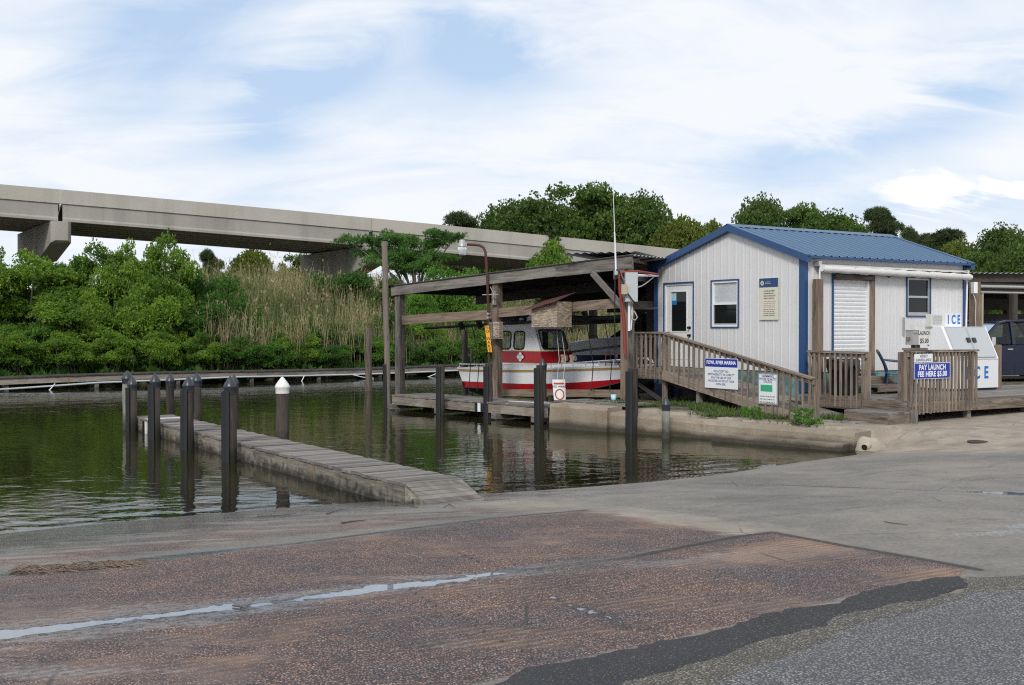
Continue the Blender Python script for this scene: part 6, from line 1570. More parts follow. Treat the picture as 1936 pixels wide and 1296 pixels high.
# plastic chairs
def chair(v, u, rot, label):
    c = D(v, u, ZD_); t = thing('garden_chair', label, 'chair', c, rot, 'plastic chairs on the porch'); R_ = Matrix.Translation(c) @ Matrix.Rotation(rot, 4, 'Z'); g_ = lambda x, y, z: R_ @ Vector((x, y, z))
    rows = []
    for i in range(9):
        x = -.24 + .48 * i / 8; rows.append([g_(x * (1 - .0 * j), -.23 + .46 * j / 6, .42 + .012 * math.cos(x * 9) - .02 * (j < 1) - .02 * (j / 6)) for j in range(7)])
    mb = MB(); mb.sheet(rows, .008); mb.build('seat', M['chair'], t)
    bk = []
    for i in range(7):
        xx = -.19 + .38 * i / 6; mb2 = [g_(xx * (1 + .12 * k_ / 5), .22 + .17 * (k_ / 5) ** 1.3 + .03 * (1 - (xx / .2) ** 2), .44 + .44 * k_ / 5 - .05 * (xx / .2) ** 2 * (k_ / 5)) for k_ in range(6)]; bk.append(mb2)
    mb = MB()
    for i in (0, 1, 2, 3, 4, 5, 6): mb.tube(bk[i], .012 if i not in (0, 6) else .02, 6)
    mb.tube([r[-1] for r in bk], .022, 6); mb.build('backrest', M['chair'], t)
    for sx_ in (-1, 1):
        for (y0, y1) in ((-.21, -.26), (.21, .28)):
            mb = MB(); mb.tube([g_(sx_ * .22, y0, .42), g_(sx_ * .245, (y0 + y1) / 2, .2), g_(sx_ * .27, y1, 0)], [.024, .021, .018], 6); mb.build('leg', M['chair'], t)
        mb = MB(); mb.tube([g_(sx_ * .24, .27, .68), g_(sx_ * .28, .05, .66), g_(sx_ * .28, -.20, .64), g_(sx_ * .26, -.25, .55), g_(sx_ * .23, -.22, .42)], [.018, .024, .026, .022, .018], 6); mb.build('armrest', M['chair'], t)
    return t
chair(vof(1695, 15.1), 15.05, math.radians(76), 'dark green plastic chair beside the roll-up door steps')
chair(vof(1736, 14.9) + .35, 14.95, math.radians(70), 'dark green plastic chair half hidden behind the porch railing')
# bin
bn = thing('trash_can', 'dark plastic trash can with a black bag behind the left porch railing', 'trash can', D(17.05, 15.25, ZD_))
c = D(17.02, 15.30, ZD_); mb = MB(); mb.lathe(c, [(0, .0), (.235, .0), (.25, .03), (.285, .66), (.30, .665), (.305, .70), (.285, .705), (.27, .66), (.0, .60)], 28); mb.build('body', M['bin'], bn)
mb = MB(); rows = []
for i in range(29):
    a = 2 * pi * i / 28; w_ = .012 * math.sin(a * 9) + .008 * math.sin(a * 5 + 1); rows.append([(c.x + (.262 + w_) * math.cos(a), c.y + (.262 + w_) * math.sin(a), c.z + .66), (c.x + (.31 + w_) * math.cos(a), c.y + (.31 + w_) * math.sin(a), c.z + .715), (c.x + (.325 + w_) * math.cos(a), c.y + (.325 + w_) * math.sin(a), c.z + .69 + w_), (c.x + (.318 + w_) * math.cos(a), c.y + (.318 + w_) * math.sin(a), c.z + .50 + w_ * 5 + .05 * math.sin(a * 3))])
mb.sheet(rows, .002); mb.build('bag', M['black'], bn)

# ================================================================== pickup truck behind
random.seed(51)
def pickup():
    Yt = 30.2; hd = Vector((-.97, -.24, 0)).normalized(); sdv = Vector((-hd.y, hd.x, 0)); sdv = sdv if sdv.y < 0 else -sdv    # near side
    p0 = atY(1868, 640, Yt); org = Vector((p0.x, Yt, .40))
    # local: x backwards from the base of the windscreen pillar, y outwards to the viewer, z up
    def L(x, y, z): return org - hd * x + sdv * (y - .0) + Vector((0, 0, z))
    t = thing('pickup_truck', 'dark blue four door pickup truck parked behind the porch', 'pickup truck', org, math.atan2(hd.y, hd.x))
    def half(y): return y
    # body side outline (x, z) lower shell
    out_ = [(-1.55, .45), (-1.62, .62), (-1.58, .98), (-1.45, 1.06), (-.15, 1.20), (1.3, 1.24), (2.25, 1.24), (2.27, 1.26), (4.05, 1.26), (4.10, .62), (4.02, .48)]
    def shell(prof, y_out, y_in, bulge, name, mat, parent=t):
        cx_ = sum(p[0] for p in prof) / len(prof); n = len(prof); mb = MB()
        lay = [(-y_out, 0), (-y_out + .05, 1), (-y_out * .0, 1), (y_out - .05, 1), (y_out, 0)]; vs = []
        for yy, e in lay:
            for x, z in prof:
                k_ = 1 if e else .975; vs.append(L(cx_ + (x - cx_) * (1 if e else .985), yy, z if e else (z - .85) * .96 + .85))
        fs = [(i * n + j, i * n + (j + 1) % n, (i + 1) * n + (j + 1) % n, (i + 1) * n + j) for i in range(4) for j in range(n)]; fs += [list(range(n))[::-1], [4 * n + j for j in range(n)]]
        mb.add(vs, fs, smooth=False); return mb.build(name, mat, parent)
    # body sides with wheel arches: build as side panels
    def arch(cx_, r, n=12): return [(cx_ + r * math.cos(a), .36 + r * math.sin(a)) for a in [math.pi * (1 - i / n) for i in range(n + 1)]]
    r_ = .43
    low = [(-1.55, .40)] + arch(-.98, r_) + [(2.44, .38)] + arch(2.92, r_) + [(4.02, .42)]
    up_ = [(4.10, .62), (4.05, 1.26), (2.27, 1.26), (2.25, 1.24), (1.3, 1.235), (-.15, 1.19), (-1.40, 1.06), (-1.56, .98), (-1.62, .62)]
    prof = low + up_; n = len(prof); vs = []
    for yy, k_ in ((-1.86, .0), (-1.80, .03), (-.0, .05), (.0, .05)): pass
    mb = MB(); ys_ = [(-1.92, -.03), (-1.88, .0), (-.04, .0), (.0, -.03)]
    for yy, sh in ys_:
        for x, z in prof: vs.append(L(x, yy, z + (sh if z > 1.1 else 0)))
    fs = [(i * n + j, i * n + (j + 1) % n, (i + 1) * n + (j + 1) % n, (i + 1) * n + j) for i in range(3) for j in range(n)] + [list(range(n)), [3 * n + j for j in range(n)][::-1]]
    mb.add(vs, fs); body = mb.build('body', M['truck'], t)
    # cab greenhouse: pillars and roof
    roofo = [(-.28, 1.20), (.48, 1.80), (.75, 1.88), (1.6, 1.90), (2.02, 1.84), (2.22, 1.24)]
    def gh(y, inset): return [L(x, y + (inset if z > 1.5 else 0), z) for x, z in roofo]
    mb = MB(); rl, rr_ = [L(x, -1.74 , z) for x, z in roofo[1:5]], [L(x, -.20, z) for x, z in roofo[1:5]]
    rows = [[L(x, y, z + .03 * (1 - abs((y + .95) / .8) ** 2)) for y in (-1.70, -1.5, -.95, -.40, -.20)] for x, z in roofo[1:5]]; mb.sheet(rows, .03); mb.build('roof', M['truck'], t)
    for sgn, ybase, ytop in ((1, -.04, -.20), (-1, -1.88, -1.70)):
        mb = MB()
        for (a, b) in (((-.28, 1.20), (.48, 1.82)), ((.86, 1.22), (.88, 1.87)), ((2.20, 1.24), (2.02, 1.84))): mb.board(L(a[0], ybase - .02 * sgn, a[1]), L(b[0], ytop, b[1]), .07, .09 if a[0] != -.28 else .07, -hd)
        mb.tube([L(.46, ytop, 1.80), L(.75, ytop, 1.865), L(1.6, ytop, 1.885), L(2.02, ytop, 1.83)], .045, 8)
        mb.build('window_pillar', M['truck'], t)
        for (x0, x1, f0, f1) in ((-.02, .80, .50, .83), (.94, 2.10, .92, 1.98)):
            mb = MB(); mb.add([L(x0, ybase - .02 * sgn, 1.235), L(x1, ybase - .02 * sgn, 1.245), L(f1, ytop, 1.84), L(f0, ytop, 1.80)], [(0, 1, 2, 3)]); mb.build('side_window', M['clear'], t)
    for (a, b) in (((-.28, 1.20), (.48, 1.80)), ((2.22, 1.25), (2.02, 1.84))):
        mb = MB(); mb.add([L(a[0], -.10, a[1]), L(a[0], -1.82, a[1]), L(b[0], -1.66, b[1]), L(b[0], -.26, b[1])], [(0, 1, 2, 3)]); mb.build('windscreen' if a[0] < 0 else 'rear_window', M['clear'], t)
    for x in (.86, -.08): 
        mb = MB(); mb.box((x, -.001, .42), (x + .012, .003, 1.2), lambda a, b, c_: L(a, b, c_)); mb.build('door_gap', M['black'], t)
    mb = MB(); mb.box((-.02, .0, .72), (2.2, .012, .76), lambda a, b, c_: L(a, b, c_)); mb.build('side_moulding', M['truck'], t)
    mb = MB(); mb.box((-.3, -.2, .28), (2.25, .04, .34), lambda a, b, c_: L(a, b, c_)); mb.build('running_board', M['black'], t)
    for x in (.62, 1.92):
        mb = MB(); mb.box((x, .0, 1.08), (x + .17, .025, 1.11), lambda a, b, c_: L(a, b, c_)); mb.build('door_handle', M['chrome'], t)
    mb = MB(); c = L(.02, .12, 1.30); mb.tube([L(.04, .0, 1.24), c], .02, 6); mb.box((-.06, .05, 1.19), (.06, .24, 1.43), lambda a, b, c_: L(a, b, c_)); mb.build('wing_mirror', M['chrome'], t)
    for xw in (-.98, 2.92):
        for yw in (-.02, -1.70):
            c = L(xw, yw, .36); e = L(xw, yw - .22, .36); mb = MB(); mb.cyl(c, e, .38, n=24); wl = mb.build('wheel', M['tyre'], t)
            mb = MB(); d_ = (c - e).normalized(); mb.cyl(c + d_ * .004, c + d_ * .012, .23, n=16); mb.build('rim', M['alu'], wl)
    for y in (-.25, -1.65):
        mb = MB(); mb.box((-1.635, y - .17, .74), (-1.58, y + .17, .94), lambda a, b, c_: L(a, b, c_)); mb.build('headlight', M['lens'], t)
    for x in (.35, 1.35):
        mb = MB()
        for y in (-.5, -1.4): mb.box((x, y - .24, .7), (x + .15, y + .24, 1.42), lambda a, b, c_: L(a, b, c_))
        mb.build('seat', M['bin'], t)
    mb = MB(); mb.box((-1.72, -1.8, .42), (-1.63, -.10, .62), lambda a, b, c_: L(a, b, c_)); mb.box((4.11, -1.8, .45), (4.22, -.10, .62), lambda a, b, c_: L(a, b, c_)); mb.build('bumper', M['chrome'], t)
pickup()

# ================================================================== boat shelter
random.seed(61)
SA, SB = Vector((-3.15, 30.0, 0)), Vector((2.75, 24.85, 0)); sdx = (SB - SA).normalized(); SLn = (SB - SA).length; sdy = Vector((-sdx.y, sdx.x, 0))     # sdy into the scene
bs = thing('boat_shelter', 'open timber boat shelter with a low tin roof over the fire boat', 'boat shelter', (0, 28, 0), math.atan2(sdx.y, sdx.x))
def H(s, t, z): return SA + sdx * s + sdy * t + Vector((0, 0, z))
def hit_s(px): # s along the front line for a photo column
    r = ray(px, 640); det = -r.x * sdx.y + r.y * sdx.x; t = (-SA.x * sdx.y + SA.y * sdx.x) / det; return (Vector((r.x * t, r.y * t, 0)) - SA).dot(sdx)
def hp(px, py, t=0): s = hit_s(px); p = H(s, 0, 0); q = H(s, t, zat(py, p.y)); return q
# front beams: (upper fascia in three lengths, lower beam)
def beam(parent, name, px0, yt0, yb0, px1, yt1, yb1, t, mat, thick=.06):
    a, b = hp(px0, (yt0 + yb0) / 2, t), hp(px1, (yt1 + yb1) / 2, t); h0 = hp(px0, yt0).z - hp(px0, yb0).z; mb = MB(); mb.board(a, b, thick, h0); return mb.build(name, M[mat], parent)
beam(bs, 'roof_beam', 741, 543, 559.5, 924, 521, 538, 0, 'wood_grey'); beam(bs, 'roof_beam', 924, 520, 538, 1052, 504, 523, -.003, 'wood_grey'); beam(bs, 'roof_beam', 1052, 503, 524, 1196, 486, 508, 0, 'wood_grey')
beam(bs, 'lower_beam', 757, 597, 614, 930, 586, 603.5, .08, 'wood_brown'); beam(bs, 'lower_beam', 930, 584, 601, 1178, 563, 582, .08, 'wood_brown')
for px, top in ((750, 552), (934, 530), (1181, 500)):
    a = hp(px, top, .12); mb = MB(); mb.board((a.x, a.y, -.8), a, .19, .19, sdy); mb.build('post', M['wood_brown'] if px != 750 else M['wood_grey'], bs)
mb = MB(); mb.board(hp(1122, 516, -.05), hp(1182, 584, -.05), .05, .14, sdx); mb.build('brace', M['wood_grey'], bs)
def roofz(s, t): return hp(741, 543).z + .03 + (hp(1196, 486).z - hp(741, 543).z) * s / hit_s(1196) + .00 * t
# roof sheets: corrugated along s
def tin(parent, s0, s1, t0, t1, zf, name='roof', mat='tin_top'):
    mb = MB(); rows = []; n = int((t1 - t0) / .075)
    for i in range(n + 1):
        t_ = t0 + (t1 - t0) * i / n; dz = .018 * math.cos(i * math.pi); rows.append([H(s0 + (s1 - s0) * k_ / 6, t_, zf(s0 + (s1 - s0) * k_ / 6, t_) + dz) for k_ in range(7)])
    mb.sheet(rows, .003, smooth=False); return mb.build(name, M[mat], parent)
Lr = hit_s(1196); TD = 9.0
tin(bs, -.05, Lr + .06, -.08, TD, roofz); tin(bs, -.60, -.055, -.10, TD, roofz, 'roof_edge', 'rust')
mb = MB()
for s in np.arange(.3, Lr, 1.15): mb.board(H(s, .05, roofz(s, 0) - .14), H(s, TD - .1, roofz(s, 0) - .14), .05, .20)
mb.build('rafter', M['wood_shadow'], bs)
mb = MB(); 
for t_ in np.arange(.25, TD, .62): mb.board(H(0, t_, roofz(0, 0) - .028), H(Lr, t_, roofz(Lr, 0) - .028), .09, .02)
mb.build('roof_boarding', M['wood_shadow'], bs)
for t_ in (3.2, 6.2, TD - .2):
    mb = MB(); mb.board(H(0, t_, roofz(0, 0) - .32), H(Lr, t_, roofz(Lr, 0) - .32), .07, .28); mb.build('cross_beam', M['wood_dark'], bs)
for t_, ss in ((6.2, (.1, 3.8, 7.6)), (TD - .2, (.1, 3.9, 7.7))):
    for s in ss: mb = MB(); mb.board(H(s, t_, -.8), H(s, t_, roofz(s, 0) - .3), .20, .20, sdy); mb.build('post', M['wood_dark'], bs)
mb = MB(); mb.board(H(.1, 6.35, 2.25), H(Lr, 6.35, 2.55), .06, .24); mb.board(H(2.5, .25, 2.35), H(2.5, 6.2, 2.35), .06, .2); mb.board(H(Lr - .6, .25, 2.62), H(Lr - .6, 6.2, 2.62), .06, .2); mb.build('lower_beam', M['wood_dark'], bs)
# steel lift bar with hangers
mb = MB(); mb.tube([hp(778, 621, .5), hp(1176, 598, .5)], .035, 8); 
for px, y0, y1 in ((850, 610, 622), (884, 606, 620), (1085, 588, 608)): mb.board(hp(px, y0, .4), hp(px, y1, .5), .12, .08, sdx)
mb.build('lift_bar', M['black_rub'], bs)
mb = MB()
for px in (852, 868, 1085, 1120): mb.tube([hp(px, 612, .5), hp(px + 3, 690, .7), hp(px + 4, 742, .6)], .012, 5)
mb.build('lift_cable', M['black_rub'], bs)
mb = MB(); mb.board(hp(888, 746, 1.0), hp(1128, 748, 1.0), .10, .18); mb.build('cradle_board', M['wood_brown'], bs)
for px in (882, 1000, 1110):
    mb = MB(); a = hp(px, 744, .8); b_ = hp(px, 744, 2.6); mb.board((a.x, a.y, .30), (b_.x, b_.y, .30), .12, .16); mb.build('cradle_beam', M['wood_dark'], bs)
# second roof part behind the shed's left side (higher ridge piece)
def fp(px, py, Y): return atY(px, py, Y)
ex = thing('rear_shelter', 'dark timber shelter bay between the boat shelter and the shed', 'boat shelter', (3.5, 27.5, .4))
e1 = (VD * .80 + UD * .60).normalized(); e2 = Vector((-e1.y, e1.x, 0)); Q0 = Vector((2.75, 25.15, 0)); rz0 = roofz(Lr, 0)
def G_(s, t, z): return Q0 + e1 * s + e2 * t + Vector((0, 0, z))
mb = MB(); mb.board(G_(.0, 0, rz0 - .03), G_(4.0, 0, rz0 - .02), .05, .19); mb.board(G_(.0, .1, rz0 - .42), G_(4.0, .1, rz0 - .42), .05, .20); mb.build('beam', M['wood_grey'], ex)
mb = MB(); rows = []
for i in range(18):
    t_ = -.1 + i * .1; dz = .018 * math.cos(i * math.pi); rows.append([G_(-.1, t_, rz0 + .10 + dz), G_(6.0, t_, rz0 + .10 + dz)])
mb.sheet(rows, .003, smooth=False); mb.build('roof', M['tin_top'], ex)
mb = MB()
for t_ in (.6, 1.2): mb.board(G_(.3, t_, rz0 - .14), G_(6.0, t_, rz0 - .16), .06, .22)
mb.board(G_(3.0, .1, 2.62), G_(3.0, 1.5, 2.62), .06, .28); mb.build('rafter', M['wood_shadow'], ex)
for s_, t_ in ((2.9, .3), (5.8, .3)): mb = MB(); mb.board(G_(s_, t_, .2), G_(s_, t_, rz0 - .05), .2, .2, e2); mb.build('post', M['wood_dark'], ex)

# plywood box with rusty roof on the beam (nest box)
nbx = thing('nest_box', 'large plywood nest box with a rust brown roof hung on the shelter beam', 'nest box', hp(1035, 620, -.4))
s0n, s1n = hit_s(1011) + .42, hit_s(1058) + .42; z0n, z1n = hp(1035, 619).z, hp(1035, 577).z
mb = MB(); sl0 = [(s0n, z0n), (s0n, z1n - .05), (s0n + .0, z1n - .05)]
tn = -.62
P_ = [H(s0n, tn, z0n), H(s1n, tn, z0n), H(s1n, tn, z1n + .06), H(s0n, tn, z1n - .10)]
mb.prism(P_, sdy * .55); mb.build('box', M['osb'], nbx)
mb = MB(); a0, a1 = H(s0n - .14, tn - .14, z1n - .13), H(s1n + .05, tn - .14, z1n + .05)
rows = []
for i in range(25):
    f_ = i / 24; a = a0.lerp(a1, f_); rows.append([a + Vector((0, 0, .008 * math.cos(i * pi))), a + sdy * .80 + Vector((0, 0, .24 + .008 * math.cos(i * pi)))])
mb.sheet(rows, .006, smooth=False); mb.build('roof', M['rust_roof'], nbx)
# small plywood boards on the middle post
pb_ = thing('plywood_board', 'small weathered plywood backboard nailed to the middle shelter post', 'board', hp(943, 641, -.1))
mb = MB(); a = hit_s(933); b_ = hit_s(952); z0_, z1_ = hp(942, 641).z, hp(942, 609).z
mb.box((a, -.16, z0_), (b_, -.02, z1_), lambda x, y, z: H(x, y, z)); mb.build('board', M['osb'], pb_)
mb = MB(); mb.box((a, -.19, z0_), (a + (b_ - a) * .36, -.161, z1_), lambda x, y, z: H(x, y, z)); mb.build('side_strip', M['wood_grey'], pb_)

# street lamp on a rusty arm
lm = thing('street_lamp', 'area lamp on a rusty curved pipe above the shelter', 'lamp', hp(929, 585, -.15))
def lp(px, py, t=-.18): return hp(px + 4 if px > 890 else px + 9, py, 0) + (-sdy) * .18
mb = MB(); pts = [lp(928.5, 590), lp(927, 540), lp(924.5, 500), lp(923, 478), lp(919.5, 469.5), lp(912, 465), lp(900, 463.8), lp(884, 463.5)]; mb.tube(pts, [.035] * 8, 10); mb.build('arm', M['rust'], lm)
hx = lp(874, 470); Yl = hx.y; sc_l = Yl / F
zz = lambda py: zat(py, Yl)
mb = MB(); mb.lathe((hx.x, hx.y, 0), [(0, zz(453)), (.055, zz(453.5)), (.075, zz(456)), (.08, zz(459)), (.10, zz(460)), (.105, zz(466)), (.115, zz(468)), (.0, zz(468))], 18); mb.box((hx.x, hx.y - .03, zz(466.5)), (hx.x + .16, hx.y + .03, zz(460.5))); hd_ = mb.build('lamp_head', M['galv'], lm)
mb = MB(); mb.lathe((hx.x, hx.y, 0), [(.112, zz(468)), (.120, zz(470)), (.118, zz(474)), (.10, zz(480)), (.085, zz(482.8)), (.0, zz(483))], 18); mb.build('lens', M['lens'], lm)
mb = MB(); mb.tube([lp(928.5, 558) + sdx * -.2, lp(928.5, 558) + sdx * .34], .016, 6); mb.build('clamp', M['galv'], lm)
for y_ in (594, 601): 
    mb = MB(); mb.box((0, 0, 0), (0, 0, 0)) if False else mb.cyl(lp(928.5, y_) + sdy * .05, lp(928.5, y_) - sdy * .03, .035, n=8); mb.build('bracket', M['galv'], lm)
mb = MB(); mb.tube([lp(928.5, 590), lp(930, 700)], .03, 8); mb.build('lower_pipe', M['rust'], lm)
# electric fitting beside the lamp pole
ef = thing('junction_board', 'short pale board with wires on the middle post under the roof', 'board', hp(937, 577, -.1)); mb = MB(); mb.board(hp(936, 577, -.03), hp(936, 551, -.03), .14, .04, sdy); mb.build('board', M['wood_grey'], ef); mb = MB(); mb.tube([hp(937, 575, -.08), hp(938, 555, -.1), hp(933, 543, -.12)], .008, 5); mb.build('wire', M['cord'], ef)
# yellow NO WAKE sign
ys = thing('no_wake_sign', 'narrow yellow vertical no wake sign on the middle shelter post', 'sign', lp(928, 666))
c = lp(931.5, 641) - sdy * .06; hh_ = (666 - 616) / F * c.y; fr = frame3(Vector((c.x, c.y, c.z - hh_ / 2)), (.97, -.12, 0))
lean = lambda x, y, z: fr(x - .045 * (z - hh_ / 2) / .35 * 1.0, y, z)
mb = MB(); mb.box((-.052, -.004, 0), (.052, .004, hh_), lean); mb.build('board', M['yellow'], ys)
for i, ch in enumerate('NO WAKE'):
    if ch != ' ': text_mesh(ch, .105, M['ink'], 'lettering', ys, lean, 0, hh_ * (1 - (i + .55) / 7.1), bold=.02, off=.0055)

# ---- items by the landing: utility post, boxes, antenna
up0 = H(Lr - .05, -.35, 0)
ut = thing('utility_post', 'tall square utility post left of the wooden landing', 'post', (up0.x, up0.y, .2))
a = atY(1181, 600, 24.2)
mb = MB(); mb.board((a.x, a.y, -.3), (a.x, a.y, zat(515, a.y)), .13, .13, UD); mb.build('post', M['wood_brown'], ut)
mb = MB(); mb.board(atY(1160, 519, 24.1), atY(1180, 519, 24.15), .05, .22); mb.build('crosspiece', M['wood_grey'], ut)
b_ = atY(1191, 600, 24.25); mb = MB(); mb.board((b_.x, b_.y, .2), (b_.x, b_.y, zat(575, b_.y)), .14, .14, UD); mb.build('short_post', M['wood_grey'], ut)
mb = MB(); mb.tube([atY(1171, 545, 24.0), atY(1175, 570, 24.0), atY(1179, 600, 24.0), atY(1182, 670, 24.0)], .035, 8); mb.tube([atY(1171, 545, 24.0), atY(1171, 523, 24.0), atY(1175, 515.5, 24.0), atY(1205, 513.5, 24.3), atY(1243, 519, 25.2)], .028, 8); mb.build('red_pipe', M['red_pipe'], ut)
eb = thing('electric_box', 'grey metal electrical box on the utility post beside the shed', 'electrical box', atY(1193, 571, 24.0))
mb = MB(); p_ = atY(1181, 571.5, 24.0); q_ = atY(1204.5, 516, 24.0); mb.box((p_.x, 23.86, p_.z), (q_.x, 24.10, q_.z)); mb.build('box', M['grey_box'], eb)
mb = MB(); mb.box((p_.x + .01, 23.85, p_.z + .01), (q_.x - .01, 23.858, q_.z - .01)); mb.build('door', M['grey_box'], eb)
p_ = atY(1173.5, 557, 23.9); q_ = atY(1185, 538.5, 23.9); mb = MB(); mb.box((p_.x, 23.74, p_.z), (q_.x, 23.845, q_.z)); mb.build('small_box', M['tan_trim'], eb)
mb = MB(); mb.tube([atY(1189.5, 572, 24.0), atY(1189.5, 626, 24.0)], .03, 8); mb.tube([atY(1194, 572, 24.05), atY(1195, 600, 24.05), atY(1193, 624, 24.05)], .015, 6); mb.build('conduit', M['white'], eb)
mb = MB(); mb.tube([atY(1204, 521.5, 24.1), atY(1243, 521.5, 25.6)], .030, 8); mb.build('white_conduit', M['white'], eb)
mb = MB(); mb.tube([atY(1173 + 70 * f_, 518 + 60 * f_ * (1 - f_) + 40 * f_ * (1 - f_) * (1 - f_) * 2, 23.9 + 1.6 * f_) for f_ in [i / 14 for i in range(15)]], .011, 6); mb.build('white_cable', M['white'], eb)
mb = MB(); mb.tube([atY(x, y, 23.78) for x, y in ((1165, 510), (1171, 514), (1177, 530), (1183, 550), (1195, 567), (1201, 574))] + [atY(1215, 582, 24.4), atY(1230, 584, 25.0), atY(1243, 582, 25.6)], .016, 6); mb.build('black_cable', M['black'], eb)
mb = MB(); mb.tube([atY(x, y, 24.0) for x, y in ((1195, 575), (1197, 590), (1195, 603), (1201, 606), (1205, 600), (1199, 588))], .012, 6); mb.build('cable_loop', M['cord'], eb)
an = thing('radio_antenna', 'very tall thin white whip antenna on the shelter roof edge', 'antenna', atY(1162, 525, 24.0))
mb = MB(); mb.tube([atY(1164.5, 512, 24.0), atY(1162, 440, 24.0)], [.022, .016], 8); mb.tube([atY(1162, 440, 24.0), atY(1158.5, 332, 24.0)], [.010, .004], 6); mb.build('mast', M['white'], an)
mb = MB(); mb.tube([atY(1165, 512, 24.0), atY(1165, 520, 24.0)], .04, 8); mb.build('base', M['grey_box'], an)
mb = MB(); mb.tube([atY(1163, 525, 23.95), atY(1162, 600, 23.95), atY(1163, 680, 23.95), atY(1173, 695, 23.9)], .014, 6); mb.build('cable', M['black'], an)

# ================================================================== right hand shelter behind the truck
random.seed(71)
rs = thing('storage_shelter', 'long low timber shelter with tin roof right of the shed', 'shelter', (15, 33, .4))
def rp(px, py, Y): return atY(px, py, Y)
R0, R1 = atY(1760, 517, 33.5), atY(2200, 519, 37.5); rdir = (R1 - R0); rdir.z = 0; rl = rdir.length; rdir.normalize(); rper = Vector((-rdir.y, rdir.x, 0))
def Rr(s, t, z): return Vector((R0.x, R0.y, 0)) + rdir * s + rper * t + Vector((0, 0, z))
zt = R0.z; slz = (R1.z - R0.z) / rl
mb = MB(); rows = []
for i in range(int(rl / .11)):
    s = i * .11; dz = .018 * math.cos(i * pi); rows.append([Rr(s, -.3, zt + slz * s + dz), Rr(s, 8, zt + slz * s + dz - .5)])
mb.sheet(rows, .003, smooth=False); mb.build('roof', M['tin_top'], rs)
mb = MB(); mb.board(Rr(0, -.1, zt - .16), Rr(rl, -.1, zt - .16 + slz * rl), .05, .24); mb.build('fascia', M['wood_dark'], rs)
mb = MB()
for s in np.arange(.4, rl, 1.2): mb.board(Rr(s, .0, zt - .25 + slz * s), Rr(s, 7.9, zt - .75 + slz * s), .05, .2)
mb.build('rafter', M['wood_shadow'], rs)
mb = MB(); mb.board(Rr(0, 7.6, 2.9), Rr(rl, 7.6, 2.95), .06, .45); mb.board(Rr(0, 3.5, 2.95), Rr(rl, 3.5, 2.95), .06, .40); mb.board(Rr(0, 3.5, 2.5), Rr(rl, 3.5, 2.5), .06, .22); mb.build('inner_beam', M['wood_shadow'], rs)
for s in (.2, 3.4, 7.0):
    for t_ in (0, 3.6, 7.8): mb = MB(); mb.board(Rr(s, t_, .2), Rr(s, t_, zt - .3), .18, .18, rper); mb.build('post', M['wood_dark'], rs)
bp0, bp1 = atY(1843, 600, 27.0), None
dp_ = thing('tall_post', 'weathered post with a white box just right of the shed corner', 'post', (bp0.x, 27, .4)); mb = MB(); mb.board((bp0.x, 27.0, .3), (bp0.x, 27.0, zat(534, 27)), .20, .18, rper); mb.build('post', M['wood_brown'], dp_)
p_, q_ = atY(1838, 555, 26.8), atY(1845, 534, 26.8); mb = MB(); mb.box((p_.x, 26.7, p_.z), (q_.x, 26.88, q_.z)); mb.build('white_box', M['white'], dp_)
mb = MB(); mb.tube([atY(1840, 555, 26.75), atY(1845, 572, 26.75), atY(1844, 600, 26.75), atY(1846, 640, 26.8)], .012, 6); mb.build('wire', M['cord'], dp_)
aw2 = thing('rolled_awning', 'rust edged rolled awning rail under the right hand shelter roof', 'awning', atY(1890, 545, 29))
a, b_ = atY(1845, 542, 29), atY(2050, 546, 30.5); mb = MB(); mb.tube([a, b_], .045, 8); mb.tube([a + Vector((0, 0, -.15)), b_ + Vector((0, 0, -.16))], .03, 8); mb.build('rail', M['galv'], aw2)
mb = MB(); mb.board(a + Vector((0, .05, .07)), b_ + Vector((0, .05, .07)), .05, .05); mb.board(a + Vector((0, .06, -.08)), b_ + Vector((0, .06, -.08)), .04, .12); mb.build('rusty_angle', M['wood_dark'], aw2)
mb = MB(); c = atY(1852, 545, 29.1); mb.board((c.x - .12, c.y, .3), (c.x - .12, c.y, c.z), .14, .12, rper); mb.build('post', M['rust_roof'], aw2)
mb = MB(); mb.board((c.x + .06, c.y, .3), (c.x + .07, c.y, c.z - .12), .05, .05, rper); mb.build('pole', M['tan_trim'], aw2)
# posts of the porch on the right, beside the ice chest
pp = thing('short_post', 'short weathered post right of the ice chest', 'post', D(vof(1886.5, 15.2), 15.2, ZD_)); v_ = vof(1887, 15.2); post(pp, v_, 15.2, ZD_, 1.70, .11, 'wood_brown')
# ================================================================== fire boat
random.seed(81)
fbA, fbB = atY(862, 700, 30.6), atY(1186, 700, 26.6); bdir = (fbB - fbA); bdir.z = 0; LB = bdir.length; bdir.normalize(); bper = Vector((-bdir.y, bdir.x, 0)); bper = bper if bper.y > 0 else -bper
HB = 1.02
boat = thing('fire_boat', 'white and red fire boat with a wheelhouse raised under the shelter', 'boat', (fbA.x + bdir.x * LB / 2, fbA.y + bdir.y * LB / 2, .4), math.atan2(bdir.y, bdir.x))
bo = Vector((fbA.x, fbA.y, 0)) + bper * HB           # centre line at the stern; x forward, y away from the viewer
def Bt(x, y, z): return bo + bdir * x + bper * y + Vector((0, 0, z))
def sheer(x): return .98 + .20 * (x / LB) ** 2
def chine(x): return .60 + .30 * max(0, (x / LB - .45) / .55) ** 2
def keel(x): return .44 + .50 * max(0, (x / LB - .55) / .45) ** 2.2
def beamw(x): f_ = x / LB; return HB * (1 - max(0, (f_ - .55) / .45) ** 2.4 * .97) * (.94 + .06 * min(1, f_ / .2))
